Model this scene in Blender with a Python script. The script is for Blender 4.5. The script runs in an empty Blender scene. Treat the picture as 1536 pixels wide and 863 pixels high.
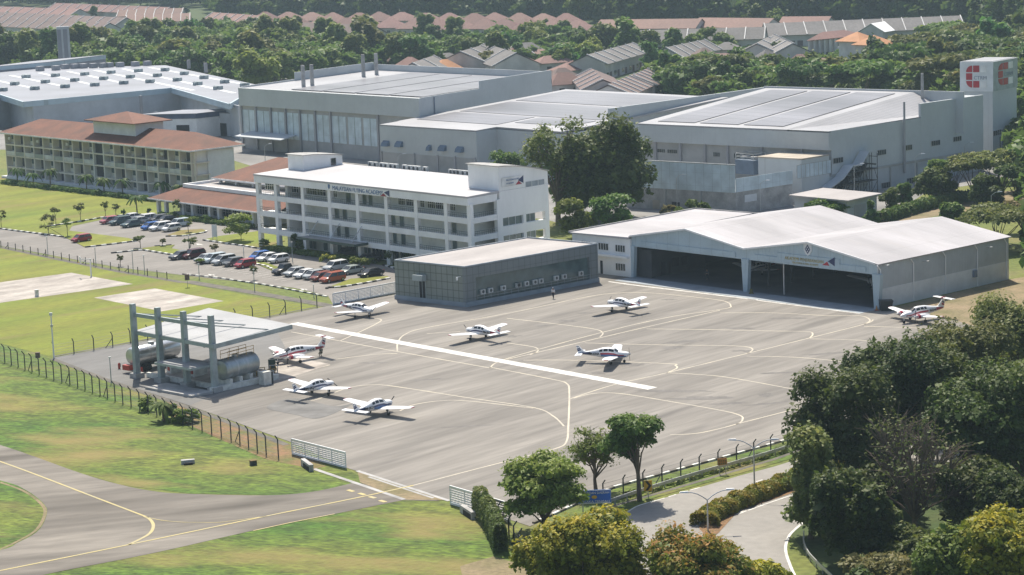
# An aerial view of a flying academy's apron, hangar, car park and the factories, houses and woods behind it
HAZE = .000125; EXPO = .40
import bpy, bmesh, math, random
import numpy as np
from mathutils import Vector, Matrix
R = math.radians
SC = bpy.context.scene
COL = SC.collection
# ---------------------------------------------------------------- camera
CAMH = 62.0
FPX, PIT, ROL = 3424.33, .168556, -.0384275
_cp, _sp = math.cos(PIT), math.sin(PIT)
FW = Vector((0, _cp, -_sp)); _u0 = Vector((0, _sp, _cp)); _r0 = Vector((1, 0, 0))
RT = math.cos(ROL)*_r0 + math.sin(ROL)*_u0
UP = -math.sin(ROL)*_r0 + math.cos(ROL)*_u0
CAMP = Vector((0, 0, CAMH))
cd = bpy.data.cameras.new('camera'); cam = bpy.data.objects.new('camera', cd); COL.objects.link(cam)
cd.sensor_width = 36; cd.lens = FPX/1536*36; cd.clip_start = 1; cd.clip_end = 9000
mw = Matrix((RT, UP, -FW)).transposed().to_4x4(); mw.translation = CAMP
cam.matrix_world = mw
SC.camera = cam

def at(px, py, z=0.0):
    """world point on the level plane z seen at photo pixel px,py (surveying the ground from the photo)"""
    d = FW*FPX + RT*(px-768) - UP*(py-431.5)
    return CAMP + d*((z-CAMH)/d.z)
def zat(p, py):
    """height above ground of the point over p that is seen on photo row py"""
    x = Vector((p.x, p.y, -CAMH)); k = (431.5-py)/FPX
    return (k*x.dot(FW) - x.dot(UP))/(UP.z - k*FW.z)
def pix(p):
    d = Vector(p)-CAMP; w = d.dot(FW)
    return 768+FPX*d.dot(RT)/w, 431.5-FPX*d.dot(UP)/w
YAW = .73855
AB = Vector((math.cos(YAW), math.sin(YAW), 0)); AA = Vector((-math.sin(YAW), math.cos(YAW), 0))   # the two building directions

# ---------------------------------------------------------------- objects
def tag(o, label=None, cat=None, group=None, kind=None):
    if label: o['label'] = label
    if cat: o['category'] = cat
    if group: o['group'] = group
    if kind: o['kind'] = kind
    return o
ORG = {}
def thing(name, label, cat, loc=(0, 0, 0), rz=0, group=None):
    o = bpy.data.objects.new(name, None); COL.objects.link(o)
    o.empty_display_size = .5
    o.location = loc; o.rotation_euler.z = rz
    ORG[o.name] = Vector(loc)
    return tag(o, label, cat, group)
def local_root(o):
    ORG[o.name] = Vector((0, 0, 0)); return o
def kids(o):
    return [c for c in bpy.data.objects if c.parent == o]
KIDS = {}
def copy_tree(o, parent=None):
    c = o.copy(); COL.objects.link(c)
    if parent: c.parent = parent; KIDS.setdefault(parent.name, []).append(c)
    for ch in KIDS.get(o.name, []): copy_tree(ch, c)
    return c

class Fr:
    """a building's own frame: metres along u, metres along v, height"""
    def __init__(s, o, pu, pv):
        s.o = Vector((o.x, o.y, 0)); a = Vector((pu.x-o.x, pu.y-o.y, 0)); b = Vector((pv.x-o.x, pv.y-o.y, 0))
        s.U, s.V = a.length, b.length
        s.u, s.v = a.normalized(), b.normalized()
    def p(s, a, b, z=0): 
        q = s.o + s.u*a + s.v*b; q.z = z; return q

class MB:
    def __init__(s): s.v = []; s.f = []; s.m = []; s.k = 0
    def add(s, vs, fs):
        n = len(s.v); s.v += [tuple(x) for x in vs]
        for f in fs: s.f.append([n+i for i in f]); s.m.append(s.k)
        return s
    def poly(s, pts): return s.add(pts, [list(range(len(pts)))])
    def hexa(s, b, t):
        return s.add(list(b)+list(t), [[3,2,1,0],[4,5,6,7],[0,1,5,4],[1,2,6,5],[2,3,7,6],[3,0,4,7]])
    def fbox(s, F, a0, a1, b0, b1, z0, z1):
        c = ((a0,b0),(a1,b0),(a1,b1),(a0,b1))
        return s.hexa([F.p(x,y,z0) for x,y in c], [F.p(x,y,z1) for x,y in c])
    def box(s, x, y, z0, sx, sy, sz, rz=0):
        ca, sa = math.cos(rz), math.sin(rz)
        c = [(x+ca*a-sa*b, y+sa*a+ca*b) for a, b in ((-sx/2,-sy/2),(sx/2,-sy/2),(sx/2,sy/2),(-sx/2,sy/2))]
        return s.hexa([(p[0],p[1],z0) for p in c], [(p[0],p[1],z0+sz) for p in c])
    def prism(s, pts, z0, z1, bottom=True):
        n = len(pts)
        fs = [list(range(n, 2*n))] + [[i, (i+1) % n, n+(i+1) % n, n+i] for i in range(n)]
        if bottom: fs.append(list(range(n-1, -1, -1)))
        return s.add([(p[0],p[1],z0) for p in pts]+[(p[0],p[1],z1) for p in pts], fs)
    def beam(s, a, b, w, h, up=Vector((0,0,1))):
        a, b = Vector(a), Vector(b); d = (b-a).normalized()
        x = d.cross(up)
        if x.length < 1e-4: x = d.cross(Vector((1,0,0)))
        x.normalize(); y = x.cross(d)
        q = [(-w/2,-h/2),(w/2,-h/2),(w/2,h/2),(-w/2,h/2)]
        return s.hexa([a+x*i+y*j for i,j in q], [b+x*i+y*j for i,j in q])
    def tube(s, pts, rad, n=8, cap=True):
        pts = [Vector(p) for p in pts]
        if not hasattr(rad, '__len__'): rad = [rad]*len(pts)
        vs = []; fs = []; px = None
        for i, p in enumerate(pts):
            d = (pts[min(i+1, len(pts)-1)]-pts[max(i-1, 0)]).normalized()
            if px is None:
                x = d.cross(Vector((0,0,1)))
                if x.length < 1e-3: x = d.cross(Vector((0,1,0)))
            else: x = px - d*px.dot(d)
            x.normalize(); px = x; y = d.cross(x)
            for j in range(n):
                a = 2*math.pi*j/n; vs.append(p+(x*math.cos(a)+y*math.sin(a))*rad[i])
        for i in range(len(pts)-1):
            for j in range(n):
                fs.append([i*n+j, i*n+(j+1)%n, (i+1)*n+(j+1)%n, (i+1)*n+j])
        if cap: fs += [list(range(n-1,-1,-1)), list(range((len(pts)-1)*n, len(pts)*n))]
        return s.add(vs, fs)
    def loft(s, rings, cap=True):
        n = len(rings[0]); vs = [p for r in rings for p in r]; fs = []
        for i in range(len(rings)-1):
            for j in range(n): fs.append([i*n+j, i*n+(j+1)%n, (i+1)*n+(j+1)%n, (i+1)*n+j])
        if cap: fs += [list(range(n-1,-1,-1)), list(range((len(rings)-1)*n, len(rings)*n))]
        return s.add(vs, fs)
    def grid(s, rows):
        n = len(rows[0]); vs = [p for r in rows for p in r]
        return s.add(vs, [[i*n+j, i*n+j+1, (i+1)*n+j+1, (i+1)*n+j] for i in range(len(rows)-1) for j in range(n-1)])
    def ell(s, c, r, nu=10, nv=6):
        rings = []
        for i in range(nv+1):
            t = math.pi*(i+.02)/(nv+.04); 
            rings.append([(c[0]+r[0]*math.sin(t)*math.cos(2*math.pi*j/nu), c[1]+r[1]*math.sin(t)*math.sin(2*math.pi*j/nu), c[2]-r[2]*math.cos(t)) for j in range(nu)])
        return s.loft(rings)
    def build(s, name, mats, parent=None, label=None, cat=None, group=None, kind=None, smooth=False, org=None, fix=True):
        if not isinstance(mats, (list, tuple)): mats = [mats]
        me = bpy.data.meshes.new(name)
        if parent is not None: O = ORG[parent.name]
        elif org is not None: O = Vector(org)
        else:
            a = np.array(s.v); O = Vector((float((a[:,0].min()+a[:,0].max())/2), float((a[:,1].min()+a[:,1].max())/2), float(a[:,2].min())))
        me.from_pydata([(x-O.x, y-O.y, z-O.z) for x, y, z in s.v], [], s.f)
        for m in mats: me.materials.append(m)
        if len(mats) > 1: me.polygons.foreach_set('material_index', s.m)
        if fix:
            bm = bmesh.new(); bm.from_mesh(me); bmesh.ops.recalc_face_normals(bm, faces=bm.faces); bm.to_mesh(me); bm.free()
        if smooth:
            me.polygons.foreach_set('use_smooth', [True]*len(me.polygons))
            try: me.set_sharp_from_angle(angle=R(40))
            except Exception: pass
        o = bpy.data.objects.new(name, me); COL.objects.link(o)
        if parent is not None:
            o.parent = parent; KIDS.setdefault(parent.name, []).append(o)
        else: o.location = O
        ORG[o.name] = O
        return tag(o, label, cat, group, kind)

# ---------------------------------------------------------------- materials
def node(nt, t, **kw):
    n = nt.nodes.new(t)
    for k, v in kw.items():
        if k.startswith('i_'):
            key = k[2:]; n.inputs[int(key) if key.isdigit() else key.replace('_', ' ')].default_value = v
        else: setattr(n, k, v)
    return n
def c4(c): return (c[0], c[1], c[2], 1)
def M(name, col, rough=.6, var=.12, scale=.5, metal=0., bump=0., col2=None, fine=.0, fscale=6., ribs=None, rot=0., stretch=None,
      spec=.4, coords='world', objvar=0., detail=5., patch=None, lines=None, mid=None):
    """procedural surface: base colour varied by noise, finer noise, ribs, weathering patches"""
    m = bpy.data.materials.new(name); m.use_nodes = True; nt = m.node_tree; L = nt.links.new
    b = nt.nodes['Principled BSDF']; b.inputs['Roughness'].default_value = rough; b.inputs['Metallic'].default_value = metal
    b.inputs['Specular IOR Level'].default_value = spec
    if coords == 'world': src = node(nt, 'ShaderNodeNewGeometry').outputs['Position']
    else: src = node(nt, 'ShaderNodeTexCoord').outputs['Object']
    mp = node(nt, 'ShaderNodeMapping'); L(src, mp.inputs[0]); mp.inputs['Rotation'].default_value = (0, 0, -rot)
    vec = mp.outputs[0]
    st = mp
    if stretch:
        st = node(nt, 'ShaderNodeVectorMath', operation='MULTIPLY'); L(vec, st.inputs[0]); st.inputs[1].default_value = stretch
    sv = st.outputs[0]
    def noise(sc, vv, det=detail):
        n = node(nt, 'ShaderNodeTexNoise'); n.inputs['Scale'].default_value = sc; n.inputs['Detail'].default_value = det; L(vv, n.inputs['Vector']); return n.outputs[0]
    def ramp(f, a, c):
        r = node(nt, 'ShaderNodeMapRange'); r.inputs[1].default_value = a; r.inputs[2].default_value = c; L(f, r.inputs[0]); return r.outputs[0]
    def mix(f, a, c, mode='MIX'):
        x = node(nt, 'ShaderNodeMix', data_type='RGBA', blend_type=mode)
        if hasattr(f, 'links') or hasattr(f, 'is_linked'): L(f, x.inputs[0])
        else: x.inputs[0].default_value = f
        for i, q in ((6, a), (7, c)):
            if isinstance(q, tuple): x.inputs[i].default_value = q
            else: L(q, x.inputs[i])
        return x.outputs[2]
    c2 = col2 or tuple(min(1, x*(1-2*var)) for x in col)
    c1 = col if col2 else tuple(min(1, x*(1+var)) for x in col)
    color = mix(ramp(noise(scale, sv), .32, .68), c4(c1), c4(c2))
    if fine:
        f = ramp(noise(fscale, vec if stretch is None else sv), .25, .75)
        lo = c4((1-fine,)*3); hi = c4((1+fine*.6,)*3)
        color = mix(1., color, mix(f, lo, hi), 'MULTIPLY')
    if mid:
        f2 = ramp(noise(mid[0], sv, 8), .36, .64); color = mix(1., color, mix(f2, c4((1-mid[1],)*3), c4((1+mid[1]*.5,)*3)), 'MULTIPLY')
    if patch:
        pc, psc, p0, p1 = patch
        color = mix(ramp(noise(psc, sv), p0, p1), color, c4(pc))
    if lines:      # thin joints in the surface: (direction, period, width share, darkening)
        for d, per, wd, dk in lines:
            dt = node(nt, 'ShaderNodeVectorMath', operation='DOT_PRODUCT'); L(src, dt.inputs[0]); dt.inputs[1].default_value = (d[0]/per, d[1]/per, d[2]/per)
            fr = node(nt, 'ShaderNodeMath', operation='FRACT'); L(dt.outputs['Value'], fr.inputs[0])
            lt = node(nt, 'ShaderNodeMath', operation='LESS_THAN'); L(fr.outputs[0], lt.inputs[0]); lt.inputs[1].default_value = wd
            ml = node(nt, 'ShaderNodeMath', operation='MULTIPLY'); L(lt.outputs[0], ml.inputs[0]); ml.inputs[1].default_value = dk
            color = mix(ml.outputs[0], color, (.03, .03, .03, 1))
    if objvar:
        oi = node(nt, 'ShaderNodeObjectInfo')
        hs = node(nt, 'ShaderNodeHueSaturation')
        r1 = node(nt, 'ShaderNodeMapRange'); L(oi.outputs['Random'], r1.inputs[0]); r1.inputs[3].default_value = 1-objvar; r1.inputs[4].default_value = 1+objvar
        L(r1.outputs[0], hs.inputs['Value']); L(color, hs.inputs['Color']); color = hs.outputs[0]
        r2 = node(nt, 'ShaderNodeMath', operation='MULTIPLY'); L(oi.outputs['Random'], r2.inputs[0]); r2.inputs[1].default_value = 7.31
        r3 = node(nt, 'ShaderNodeMath', operation='FRACT'); L(r2.outputs[0], r3.inputs[0])
        r4 = node(nt, 'ShaderNodeMapRange'); L(r3.outputs[0], r4.inputs[0]); r4.inputs[3].default_value = .5-.06*objvar; r4.inputs[4].default_value = .5+.06*objvar
        L(r4.outputs[0], hs.inputs['Hue'])
    L(color, b.inputs['Base Color'])
    h = None
    if bump: h = noise(fscale if fine else scale*4, vec)
    if ribs:
        d, per = ribs
        dt = node(nt, 'ShaderNodeVectorMath', operation='DOT_PRODUCT'); L(src, dt.inputs[0]); k = 2*math.pi/per; dt.inputs[1].default_value = (d[0]*k, d[1]*k, d[2]*k)
        sn = node(nt, 'ShaderNodeMath', operation='SINE'); L(dt.outputs['Value'], sn.inputs[0]); h = sn.outputs[0]
    if h is not None:
        bp = node(nt, 'ShaderNodeBump'); bp.inputs['Strength'].default_value = bump or .3; bp.inputs['Distance'].default_value = .05 if ribs else .2
        L(h, bp.inputs['Height']); L(bp.outputs[0], b.inputs['Normal'])
    return m
def leafmat(name, c1, c2, c3=None, scale=.35, objvar=.2, trans=.4):
    """foliage: light and dark leaf clumps, thin leaves letting some sun through; c3 = young leaves on the outer, upper twigs"""
    m = bpy.data.materials.new(name); m.use_nodes = True; nt = m.node_tree; L = nt.links.new
    b = nt.nodes['Principled BSDF']; b.inputs['Roughness'].default_value = .55; b.inputs['Specular IOR Level'].default_value = .25
    tc = node(nt, 'ShaderNodeTexCoord'); oi = node(nt, 'ShaderNodeObjectInfo')
    ad = node(nt, 'ShaderNodeVectorMath', operation='ADD'); L(tc.outputs['Object'], ad.inputs[0]); L(oi.outputs['Location'], ad.inputs[1])
    n = node(nt, 'ShaderNodeTexNoise'); n.inputs['Scale'].default_value = scale; n.inputs['Detail'].default_value = 6; L(ad.outputs[0], n.inputs['Vector'])
    r = node(nt, 'ShaderNodeMapRange'); r.inputs[1].default_value = .35; r.inputs[2].default_value = .65; L(n.outputs[0], r.inputs[0])
    x = node(nt, 'ShaderNodeMix', data_type='RGBA'); L(r.outputs[0], x.inputs[0]); x.inputs[6].default_value = c4(c1); x.inputs[7].default_value = c4(c2)
    col = x.outputs[2]
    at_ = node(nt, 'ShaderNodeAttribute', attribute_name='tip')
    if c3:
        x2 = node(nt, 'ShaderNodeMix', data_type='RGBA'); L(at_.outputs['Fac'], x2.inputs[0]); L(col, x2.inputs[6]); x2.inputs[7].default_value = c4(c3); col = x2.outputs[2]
    hs = node(nt, 'ShaderNodeHueSaturation'); L(col, hs.inputs['Color'])
    r1 = node(nt, 'ShaderNodeMapRange'); L(oi.outputs['Random'], r1.inputs[0]); r1.inputs[3].default_value = 1-objvar; r1.inputs[4].default_value = 1+objvar; L(r1.outputs[0], hs.inputs['Value'])
    r2 = node(nt, 'ShaderNodeMath', operation='MULTIPLY'); L(oi.outputs['Random'], r2.inputs[0]); r2.inputs[1].default_value = 9.7
    r3 = node(nt, 'ShaderNodeMath', operation='FRACT'); L(r2.outputs[0], r3.inputs[0])
    r4 = node(nt, 'ShaderNodeMapRange'); L(r3.outputs[0], r4.inputs[0]); r4.inputs[3].default_value = .5-.12*objvar; r4.inputs[4].default_value = .5+.12*objvar; L(r4.outputs[0], hs.inputs['Hue'])
    L(hs.outputs[0], b.inputs['Base Color'])
    t = node(nt, 'ShaderNodeBsdfTranslucent'); L(hs.outputs[0], t.inputs[0])
    ms = node(nt, 'ShaderNodeMixShader'); ms.inputs[0].default_value = trans; L(b.outputs[0], ms.inputs[1]); L(t.outputs[0], ms.inputs[2])
    L(ms.outputs[0], nt.nodes['Material Output'].inputs[0])
    return m
_A, _B = tuple(AA), tuple(AB)
Z_ = (0, 0, 1)
MT = dict(
 terrain=M('field_grass', (.11,.155,.025), .9, col2=(.17,.175,.035), scale=.05, fine=.45, fscale=1.1, bump=.5, detail=8, patch=((.19,.16,.07), .11, .58, .75)),
 grass_front=M('embankment_grass', (.058,.145,.010), .9, col2=(.165,.190,.026), scale=.06, fine=.7, fscale=1.7, mid=(.5,.36), rot=R(-20), stretch=(.6,1.3,1), bump=1., detail=10, patch=((.235,.185,.06), .09, .50, .72)),
 lawn=M('mown_lawn', (.145,.195,.012), .9, col2=(.205,.208,.022), scale=.05, fine=.3, fscale=1.8, mid=(.16,.2), bump=.4, rot=YAW, stretch=(.35,1.2,1), patch=((.19,.14,.05), .12, .55, .78)),
 apron=M('apron_asphalt', (.292,.268,.240), .85, col2=(.185,.170,.153), scale=.11, fine=.2, fscale=.8, rot=YAW+.08, stretch=(.17,1.5,1), detail=8, mid=(.32,.13), patch=((.13,.12,.11), .19, .58, .76), spec=.3),
 pad=M('fuel_pad_asphalt', (.20,.195,.19), .85, col2=(.15,.145,.14), scale=.1, fine=.15, fscale=.6, rot=YAW, stretch=(.4,1.5,1), spec=.3),
 taxi=M('taxiway_asphalt', (.265,.238,.205), .85, col2=(.125,.110,.094), scale=.075, mid=(.3,.25), fine=.2, fscale=.8, rot=R(15), stretch=(.35,1.6,1), patch=((.085,.074,.062), .10, .50, .66), spec=.3),
 road=M('road_asphalt', (.26,.24,.22), .85, col2=(.19,.175,.16), scale=.12, fine=.14, fscale=.8, rot=YAW, stretch=(.5,1.3,1), spec=.3),
 exitroad=M('loop_road_asphalt', (.31,.29,.265), .85, col2=(.25,.235,.215), scale=.12, fine=.12, fscale=1, spec=.3),
 slab=M('bare_concrete', (.50,.455,.41), .9, col2=(.36,.32,.285), scale=.14, fine=.25, fscale=1.5, mid=(.3,.22), rot=YAW, stretch=(.5,1.4,1), patch=((.25,.22,.195), .2, .6, .75)),
 concrete=M('grey_concrete', (.42,.41,.40), .85, var=.15, scale=.5, fine=.15, fscale=3),
 dirt=M('dry_earth', (.30,.225,.14), .95, col2=(.17,.15,.07), scale=.2, fine=.3, fscale=2, bump=.4),
 redearth=M('red_earth', (.26,.15,.08), .95, col2=(.13,.14,.04), scale=.35, fine=.3, fscale=2, bump=.4),
 yard=M('factory_yard', (.25,.24,.23), .9, var=.15, scale=.08, fine=.1, fscale=1),
 woodfloor=M('wood_floor', (.045,.08,.02), .95, col2=(.08,.10,.03), scale=.15, fine=.3, fscale=1.4),
 white_line=M('white_road_paint', (.70,.68,.64), .7, var=.12, scale=.8, fine=.25, fscale=3, patch=((.38,.36,.33), .6, .56, .72)),
 cream_line=M('faded_cream_paint', (.62,.55,.42), .7, col2=(.42,.38,.32), scale=.35, fine=.15, fscale=3),
 yellow_line=M('yellow_paint', (.52,.42,.16), .7, col2=(.40,.35,.2), scale=.4, fine=.1, fscale=3),
 black=M('black_paint', (.03,.03,.03), .6),
 kerb_white=M('kerb_white_paint', (.72,.71,.66), .7, var=.12, scale=1.5),
 white_wall=M('white_plaster', (.86,.86,.86), .7, var=.04, scale=.25, fine=.05, fscale=2, stretch=(1,1,.35)),
 white_roof=M('white_metal_roof', (.47,.458,.475), .55, var=.09, patch=((.44,.42,.43), .22, .6, .82), lines=[(_B, 5.2, .012, .2), (_A, 3.5, .012, .12)], scale=.12, rot=YAW, stretch=(.25,1,1), ribs=(_A, .7), bump=.25, fine=.05, fscale=1.2),
 hangar_roof=M('hangar_metal_roof', (.42,.40,.415), .55, var=.13, patch=((.36,.335,.335), .25, .58, .8), lines=[(_A, 8.2, .012, .22), (_B, 4.1, .010, .16)], scale=.09, rot=YAW, stretch=(1.2,.3,1), ribs=(_B, .8), bump=.22, fine=.08, fscale=.8),
 hangar_front=M('blue_grey_cladding', (.44,.54,.60), .5, var=.05, scale=.3, ribs=(_A, .6), bump=.25, lines=[(_A, 2.4, .03, .25)]),
 hangar_side=M('grey_cladding', (.47,.50,.53), .55, var=.06, scale=.2, ribs=(_B, .4), bump=.25, fine=.06, fscale=1),
 hangar_low=M('pale_plaster_base', (.70,.72,.74), .7, var=.05, scale=.3, fine=.08, fscale=1),
 ctrm=M('factory_cladding', (.50,.525,.535), .5, var=.04, scale=.12, ribs=(_A, .5), bump=.15, fine=.04, fscale=1, lines=[(_A, 3.1, .012, .15)]),
 ctrm_side=M('factory_side_cladding', (.50,.53,.545), .5, var=.04, scale=.12, ribs=(_B, .5), bump=.15, fine=.04, fscale=1, lines=[(_B, 3.3, .012, .12)]),
 ctrm_low=M('factory_lower_wall', (.40,.395,.385), .7, var=.08, scale=.2, fine=.08, fscale=1),
 ctrm_roof=M('factory_roof_sheet', (.355,.352,.368), .45, var=.08, lines=[(_B, 7.5, .012, .18), (_A, 4., .012, .12)], scale=.08, ribs=(_A, .8), bump=.15),
 ctrm_glaze=M('translucent_panels', (.58,.67,.73), .3, var=.1, scale=.4, spec=.5, lines=[(_B, 2.0, .03, .4), (Z_, 2.6, .012, .3)]),
 ctrm_glaze_a=M('translucent_front_panels', (.58,.67,.73), .3, var=.1, scale=.4, spec=.5, lines=[(_A, 2.0, .03, .4), (Z_, 2.6, .012, .3)]),
 solar=M('solar_panel_glass', (.20,.195,.215), .36, var=.22, scale=.07, rot=YAW, stretch=(1,.3,1), spec=.5, lines=[(_B, 3.4, .06, .65), (_A, 2.1, .03, .35)]),
 far_roof=M('far_factory_roof', (.235,.245,.285), .5, var=.1, lines=[(_B, 6., .02, .15)], scale=.06, ribs=(_A, .9), bump=.1),
 skylight=M('skylight_sheet', (.74,.76,.78), .35, var=.03),
 dark_box=M('dark_panel_cladding', (.23,.26,.24), .5, var=.08, scale=.25, lines=[(_A, 1.15, .14, .5), (Z_, 1.2, .12, .45)], fine=.06, fscale=1),
 dark_box_side=M('dark_side_cladding', (.20,.225,.235), .5, var=.08, scale=.25, lines=[(_B, 1.2, .12, .3), (Z_, 1.2, .1, .28)], fine=.06, fscale=1),
 plinth=M('blue_grey_plinth', (.30,.34,.38), .7, var=.1, scale=.5),
 membrane=M('roof_membrane', (.44,.41,.40), .8, col2=(.34,.315,.31), scale=.13, fine=.1, fscale=.8, rot=YAW, stretch=(.4,1.4,1)),
 glass=M('dark_window_glass', (.035,.045,.055), .12, var=.2, scale=1, spec=.6),
 glass_blue=M('green_tinted_glass', (.10,.15,.155), .15, var=.15, scale=.6, spec=.6),
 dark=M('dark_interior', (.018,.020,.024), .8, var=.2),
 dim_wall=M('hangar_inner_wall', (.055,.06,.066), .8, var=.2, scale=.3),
 floor=M('hangar_floor', (.13,.14,.16), .5, var=.15, scale=.2),
 grey_steel=M('painted_grey_steel', (.36,.41,.415), .5, var=.1, scale=.8, fine=.08, fscale=4),
 steel=M('galvanised_steel', (.52,.53,.54), .4, metal=.5, var=.1, scale=1),
 tank=M('silver_tank_paint', (.60,.62,.64), .28, metal=.75, var=.1, scale=.5, fine=.1, fscale=2),
 tank_dull=M('weathered_tank_paint', (.43,.46,.46), .38, metal=.65, var=.12, scale=.6, fine=.12, fscale=2),
 canopy=M('canopy_sheet', (.34,.34,.347), .5, var=.08, scale=.2, ribs=(_B, .7), bump=.2, fine=.06, fscale=1),
 white_paint=M('white_metal_paint', (.80,.80,.80), .4, var=.03, scale=1, coords='obj'),
 pipe_red=M('red_paint', (.45,.05,.03), .4), pipe_yellow=M('yellow_pipe_paint', (.5,.28,.05), .5, var=.2, scale=2),
 post=M('dark_fence_post', (.055,.06,.062), .7, var=.2, scale=2), wire=M('fence_wire', (.12,.13,.13), .5),
 wood=M('trunk_bark', (.16,.125,.095), .9, col2=(.09,.07,.055), scale=1.5, fine=.2, fscale=6, coords='obj'),
 barebark=M('pale_twig_bark', (.17,.135,.105), .9, col2=(.11,.085,.068), scale=1.5, coords='obj'),
 redtile=M('red_clay_tiles', (.20,.078,.046), .8, col2=(.135,.056,.036), scale=.25, fine=.2, fscale=2.2, patch=((.10,.05,.035), .18, .55, .75)),
 redtile_far=M('faded_red_tiles', (.26,.145,.12), .8, col2=(.20,.115,.10), scale=.08, fine=.2, fscale=1, objvar=.15, coords='obj'),
 greytile=M('grey_concrete_tiles', (.21,.195,.19), .85, col2=(.155,.145,.14), scale=.1, fine=.2, fscale=1, objvar=.15, coords='obj'),
 browntile=M('brown_tiles', (.20,.14,.125), .85, col2=(.15,.11,.10), scale=.1, fine=.2, fscale=1, objvar=.15, coords='obj'),
 orangetile=M('orange_tiles', (.52,.25,.12), .8, var=.1, scale=.2, coords='obj'),
 housewall=M('house_plaster', (.58,.55,.52), .8, var=.12, scale=.2, coords='obj', objvar=.12),
 partywall=M('party_wall_plaster', (.70,.68,.66), .8, var=.1, scale=.3, coords='obj'),
 dormwall=M('cream_plaster', (.72,.72,.67), .8, var=.08, scale=.3, fine=.06, fscale=1.5),
 dormtrim=M('tan_plaster', (.70,.65,.56), .8, var=.08, scale=.3),
 dormdoor=M('dark_door', (.07,.075,.08), .6), dormac=M('ac_casing', (.62,.63,.62), .5),
 railing=M('balcony_railing', (.30,.34,.37), .4, metal=.3, var=.1),
 wbrail=M('dark_railing', (.13,.15,.16), .4, metal=.3, var=.1),
 rubber=M('tyre_rubber', (.02,.02,.02), .8), rim=M('alloy_rim', (.45,.46,.47), .35, metal=.7),
 carglass=M('car_glass', (.025,.03,.035), .08, spec=.7), lampglass=M('lamp_glass', (.7,.7,.68), .15, spec=.6), taillight=M('tail_lamp', (.30,.01,.01), .2),
 skin=M('skin', (.32,.19,.13), .6), shirt=M('white_shirt', (.75,.76,.78), .8), trousers=M('dark_trousers', (.03,.035,.05), .85), hair=M('black_hair', (.015,.013,.012), .6), greensuit=M('green_overall', (.06,.085,.055), .85),
 signblue=M('sign_blue', (.015,.12,.52), .4), signwhite=M('sign_white', (.8,.8,.8), .4), signyellow=M('sign_yellow', (.65,.38,.03), .4), signorange=M('sign_orange', (.50,.21,.04), .5), gold=M('gold_lettering', (.42,.33,.10), .4, metal=.2),
 navy=M('navy_paint', (.03,.045,.13), .4), ctred=M('logo_red', (.42,.025,.04), .4), ctgrey=M('logo_grey_lettering', (.20,.24,.32), .4), red=M('red_stripe_paint', (.36,.035,.06), .35, coords='obj'), blue=M('blue_stripe_paint', (.10,.19,.38), .35, coords='obj'), letter=M('registration_black', (.03,.035,.05), .4),
 plane_white=M('aircraft_white_paint', (.80,.80,.81), .28, var=.02, scale=1, coords='obj', spec=.5),
 binblack=M('black_bin_plastic', (.02,.022,.025), .5), greenpaint=M('dark_green_paint', (.05,.085,.075), .5),
 bluegrey=M('cooling_tower_casing', (.15,.20,.27), .5, var=.1, scale=.5), tanroof=M('tan_roof', (.46,.40,.33), .85, var=.12, scale=.3), blueroof=M('dark_blue_fascia', (.06,.085,.15), .5),
 moss=M('damp_concrete', (.10,.095,.085), .9, col2=(.17,.15,.12), scale=.5, fine=.2, fscale=3),
 leaflitter=M('leaf_litter', (.30,.165,.085), .95, col2=(.18,.12,.06), scale=1.5, fine=.4, fscale=8, bump=.5),
)
LF = dict(
 deep=leafmat('deep_shade_leaves', (.034,.066,.013), (.066,.105,.020), (.13,.16,.03)),
 dark=leafmat('dark_evergreen_leaves', (.050,.098,.020), (.090,.150,.030), (.15,.20,.04)),
 mid=leafmat('green_leaves', (.075,.150,.026), (.125,.205,.038), (.21,.27,.055)),
 light=leafmat('light_green_leaves', (.125,.205,.030), (.185,.255,.045), (.28,.33,.07)),
 yellow=leafmat('yellow_tipped_leaves', (.13,.185,.022), (.235,.255,.028), (.58,.48,.035), objvar=.05),
 redtip=leafmat('red_tipped_leaves', (.10,.17,.022), (.18,.22,.03), (.50,.25,.055), objvar=.05),
 brown=leafmat('bronze_leaves', (.12,.12,.045), (.18,.165,.055), (.28,.22,.09)),
 olive=leafmat('olive_leaves', (.090,.125,.030), (.150,.175,.042), (.25,.25,.07)),
 far=leafmat('far_wood_leaves', (.070,.150,.032), (.130,.215,.044), (.19,.25,.055), scale=.12, objvar=.3),
 hedge=leafmat('hedge_leaves', (.15,.175,.022), (.23,.23,.03), (.38,.28,.05), scale=.6, objvar=.05),
 palm=leafmat('palm_fronds', (.07,.13,.03), (.11,.17,.04), (.15,.2,.05)),
 grass=leafmat('long_grass_blades', (.13,.22,.03), (.21,.25,.05), (.26,.26,.08), scale=.15, objvar=.0, trans=.15),
)
from mathutils.geometry import tessellate_polygon
def W(pts, z=0): return [at(x, y, z) if len((x, y)) else None for x, y in pts]
def smooth(pts, n=8, closed=False):
    pts = [Vector(p) for p in pts]; out = []
    N = len(pts); rng = range(N if closed else N-1)
    g = (lambda i: pts[i % N]) if closed else (lambda i: pts[max(0, min(N-1, i))])
    for i in rng:
        a, b, c, d = g(i-1), g(i), g(i+1), g(i+2)
        for k in range(n):
            t = k/n
            out.append(.5*((2*b)+(c-a)*t+(2*a-5*b+4*c-d)*t*t+(3*b-a-3*c+d)*t**3))
    if not closed: out.append(pts[-1])
    return out
def resample(pts, step):
    pts = [Vector(p) for p in pts]; out = [pts[0]]; acc = 0
    for a, b in zip(pts, pts[1:]):
        l = (b-a).length
        while l and acc+l >= step:
            t = (step-acc)/l; a = a.lerp(b, t); l = (b-a).length; acc = 0; out.append(a.copy())
        acc += l
    return out
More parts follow.
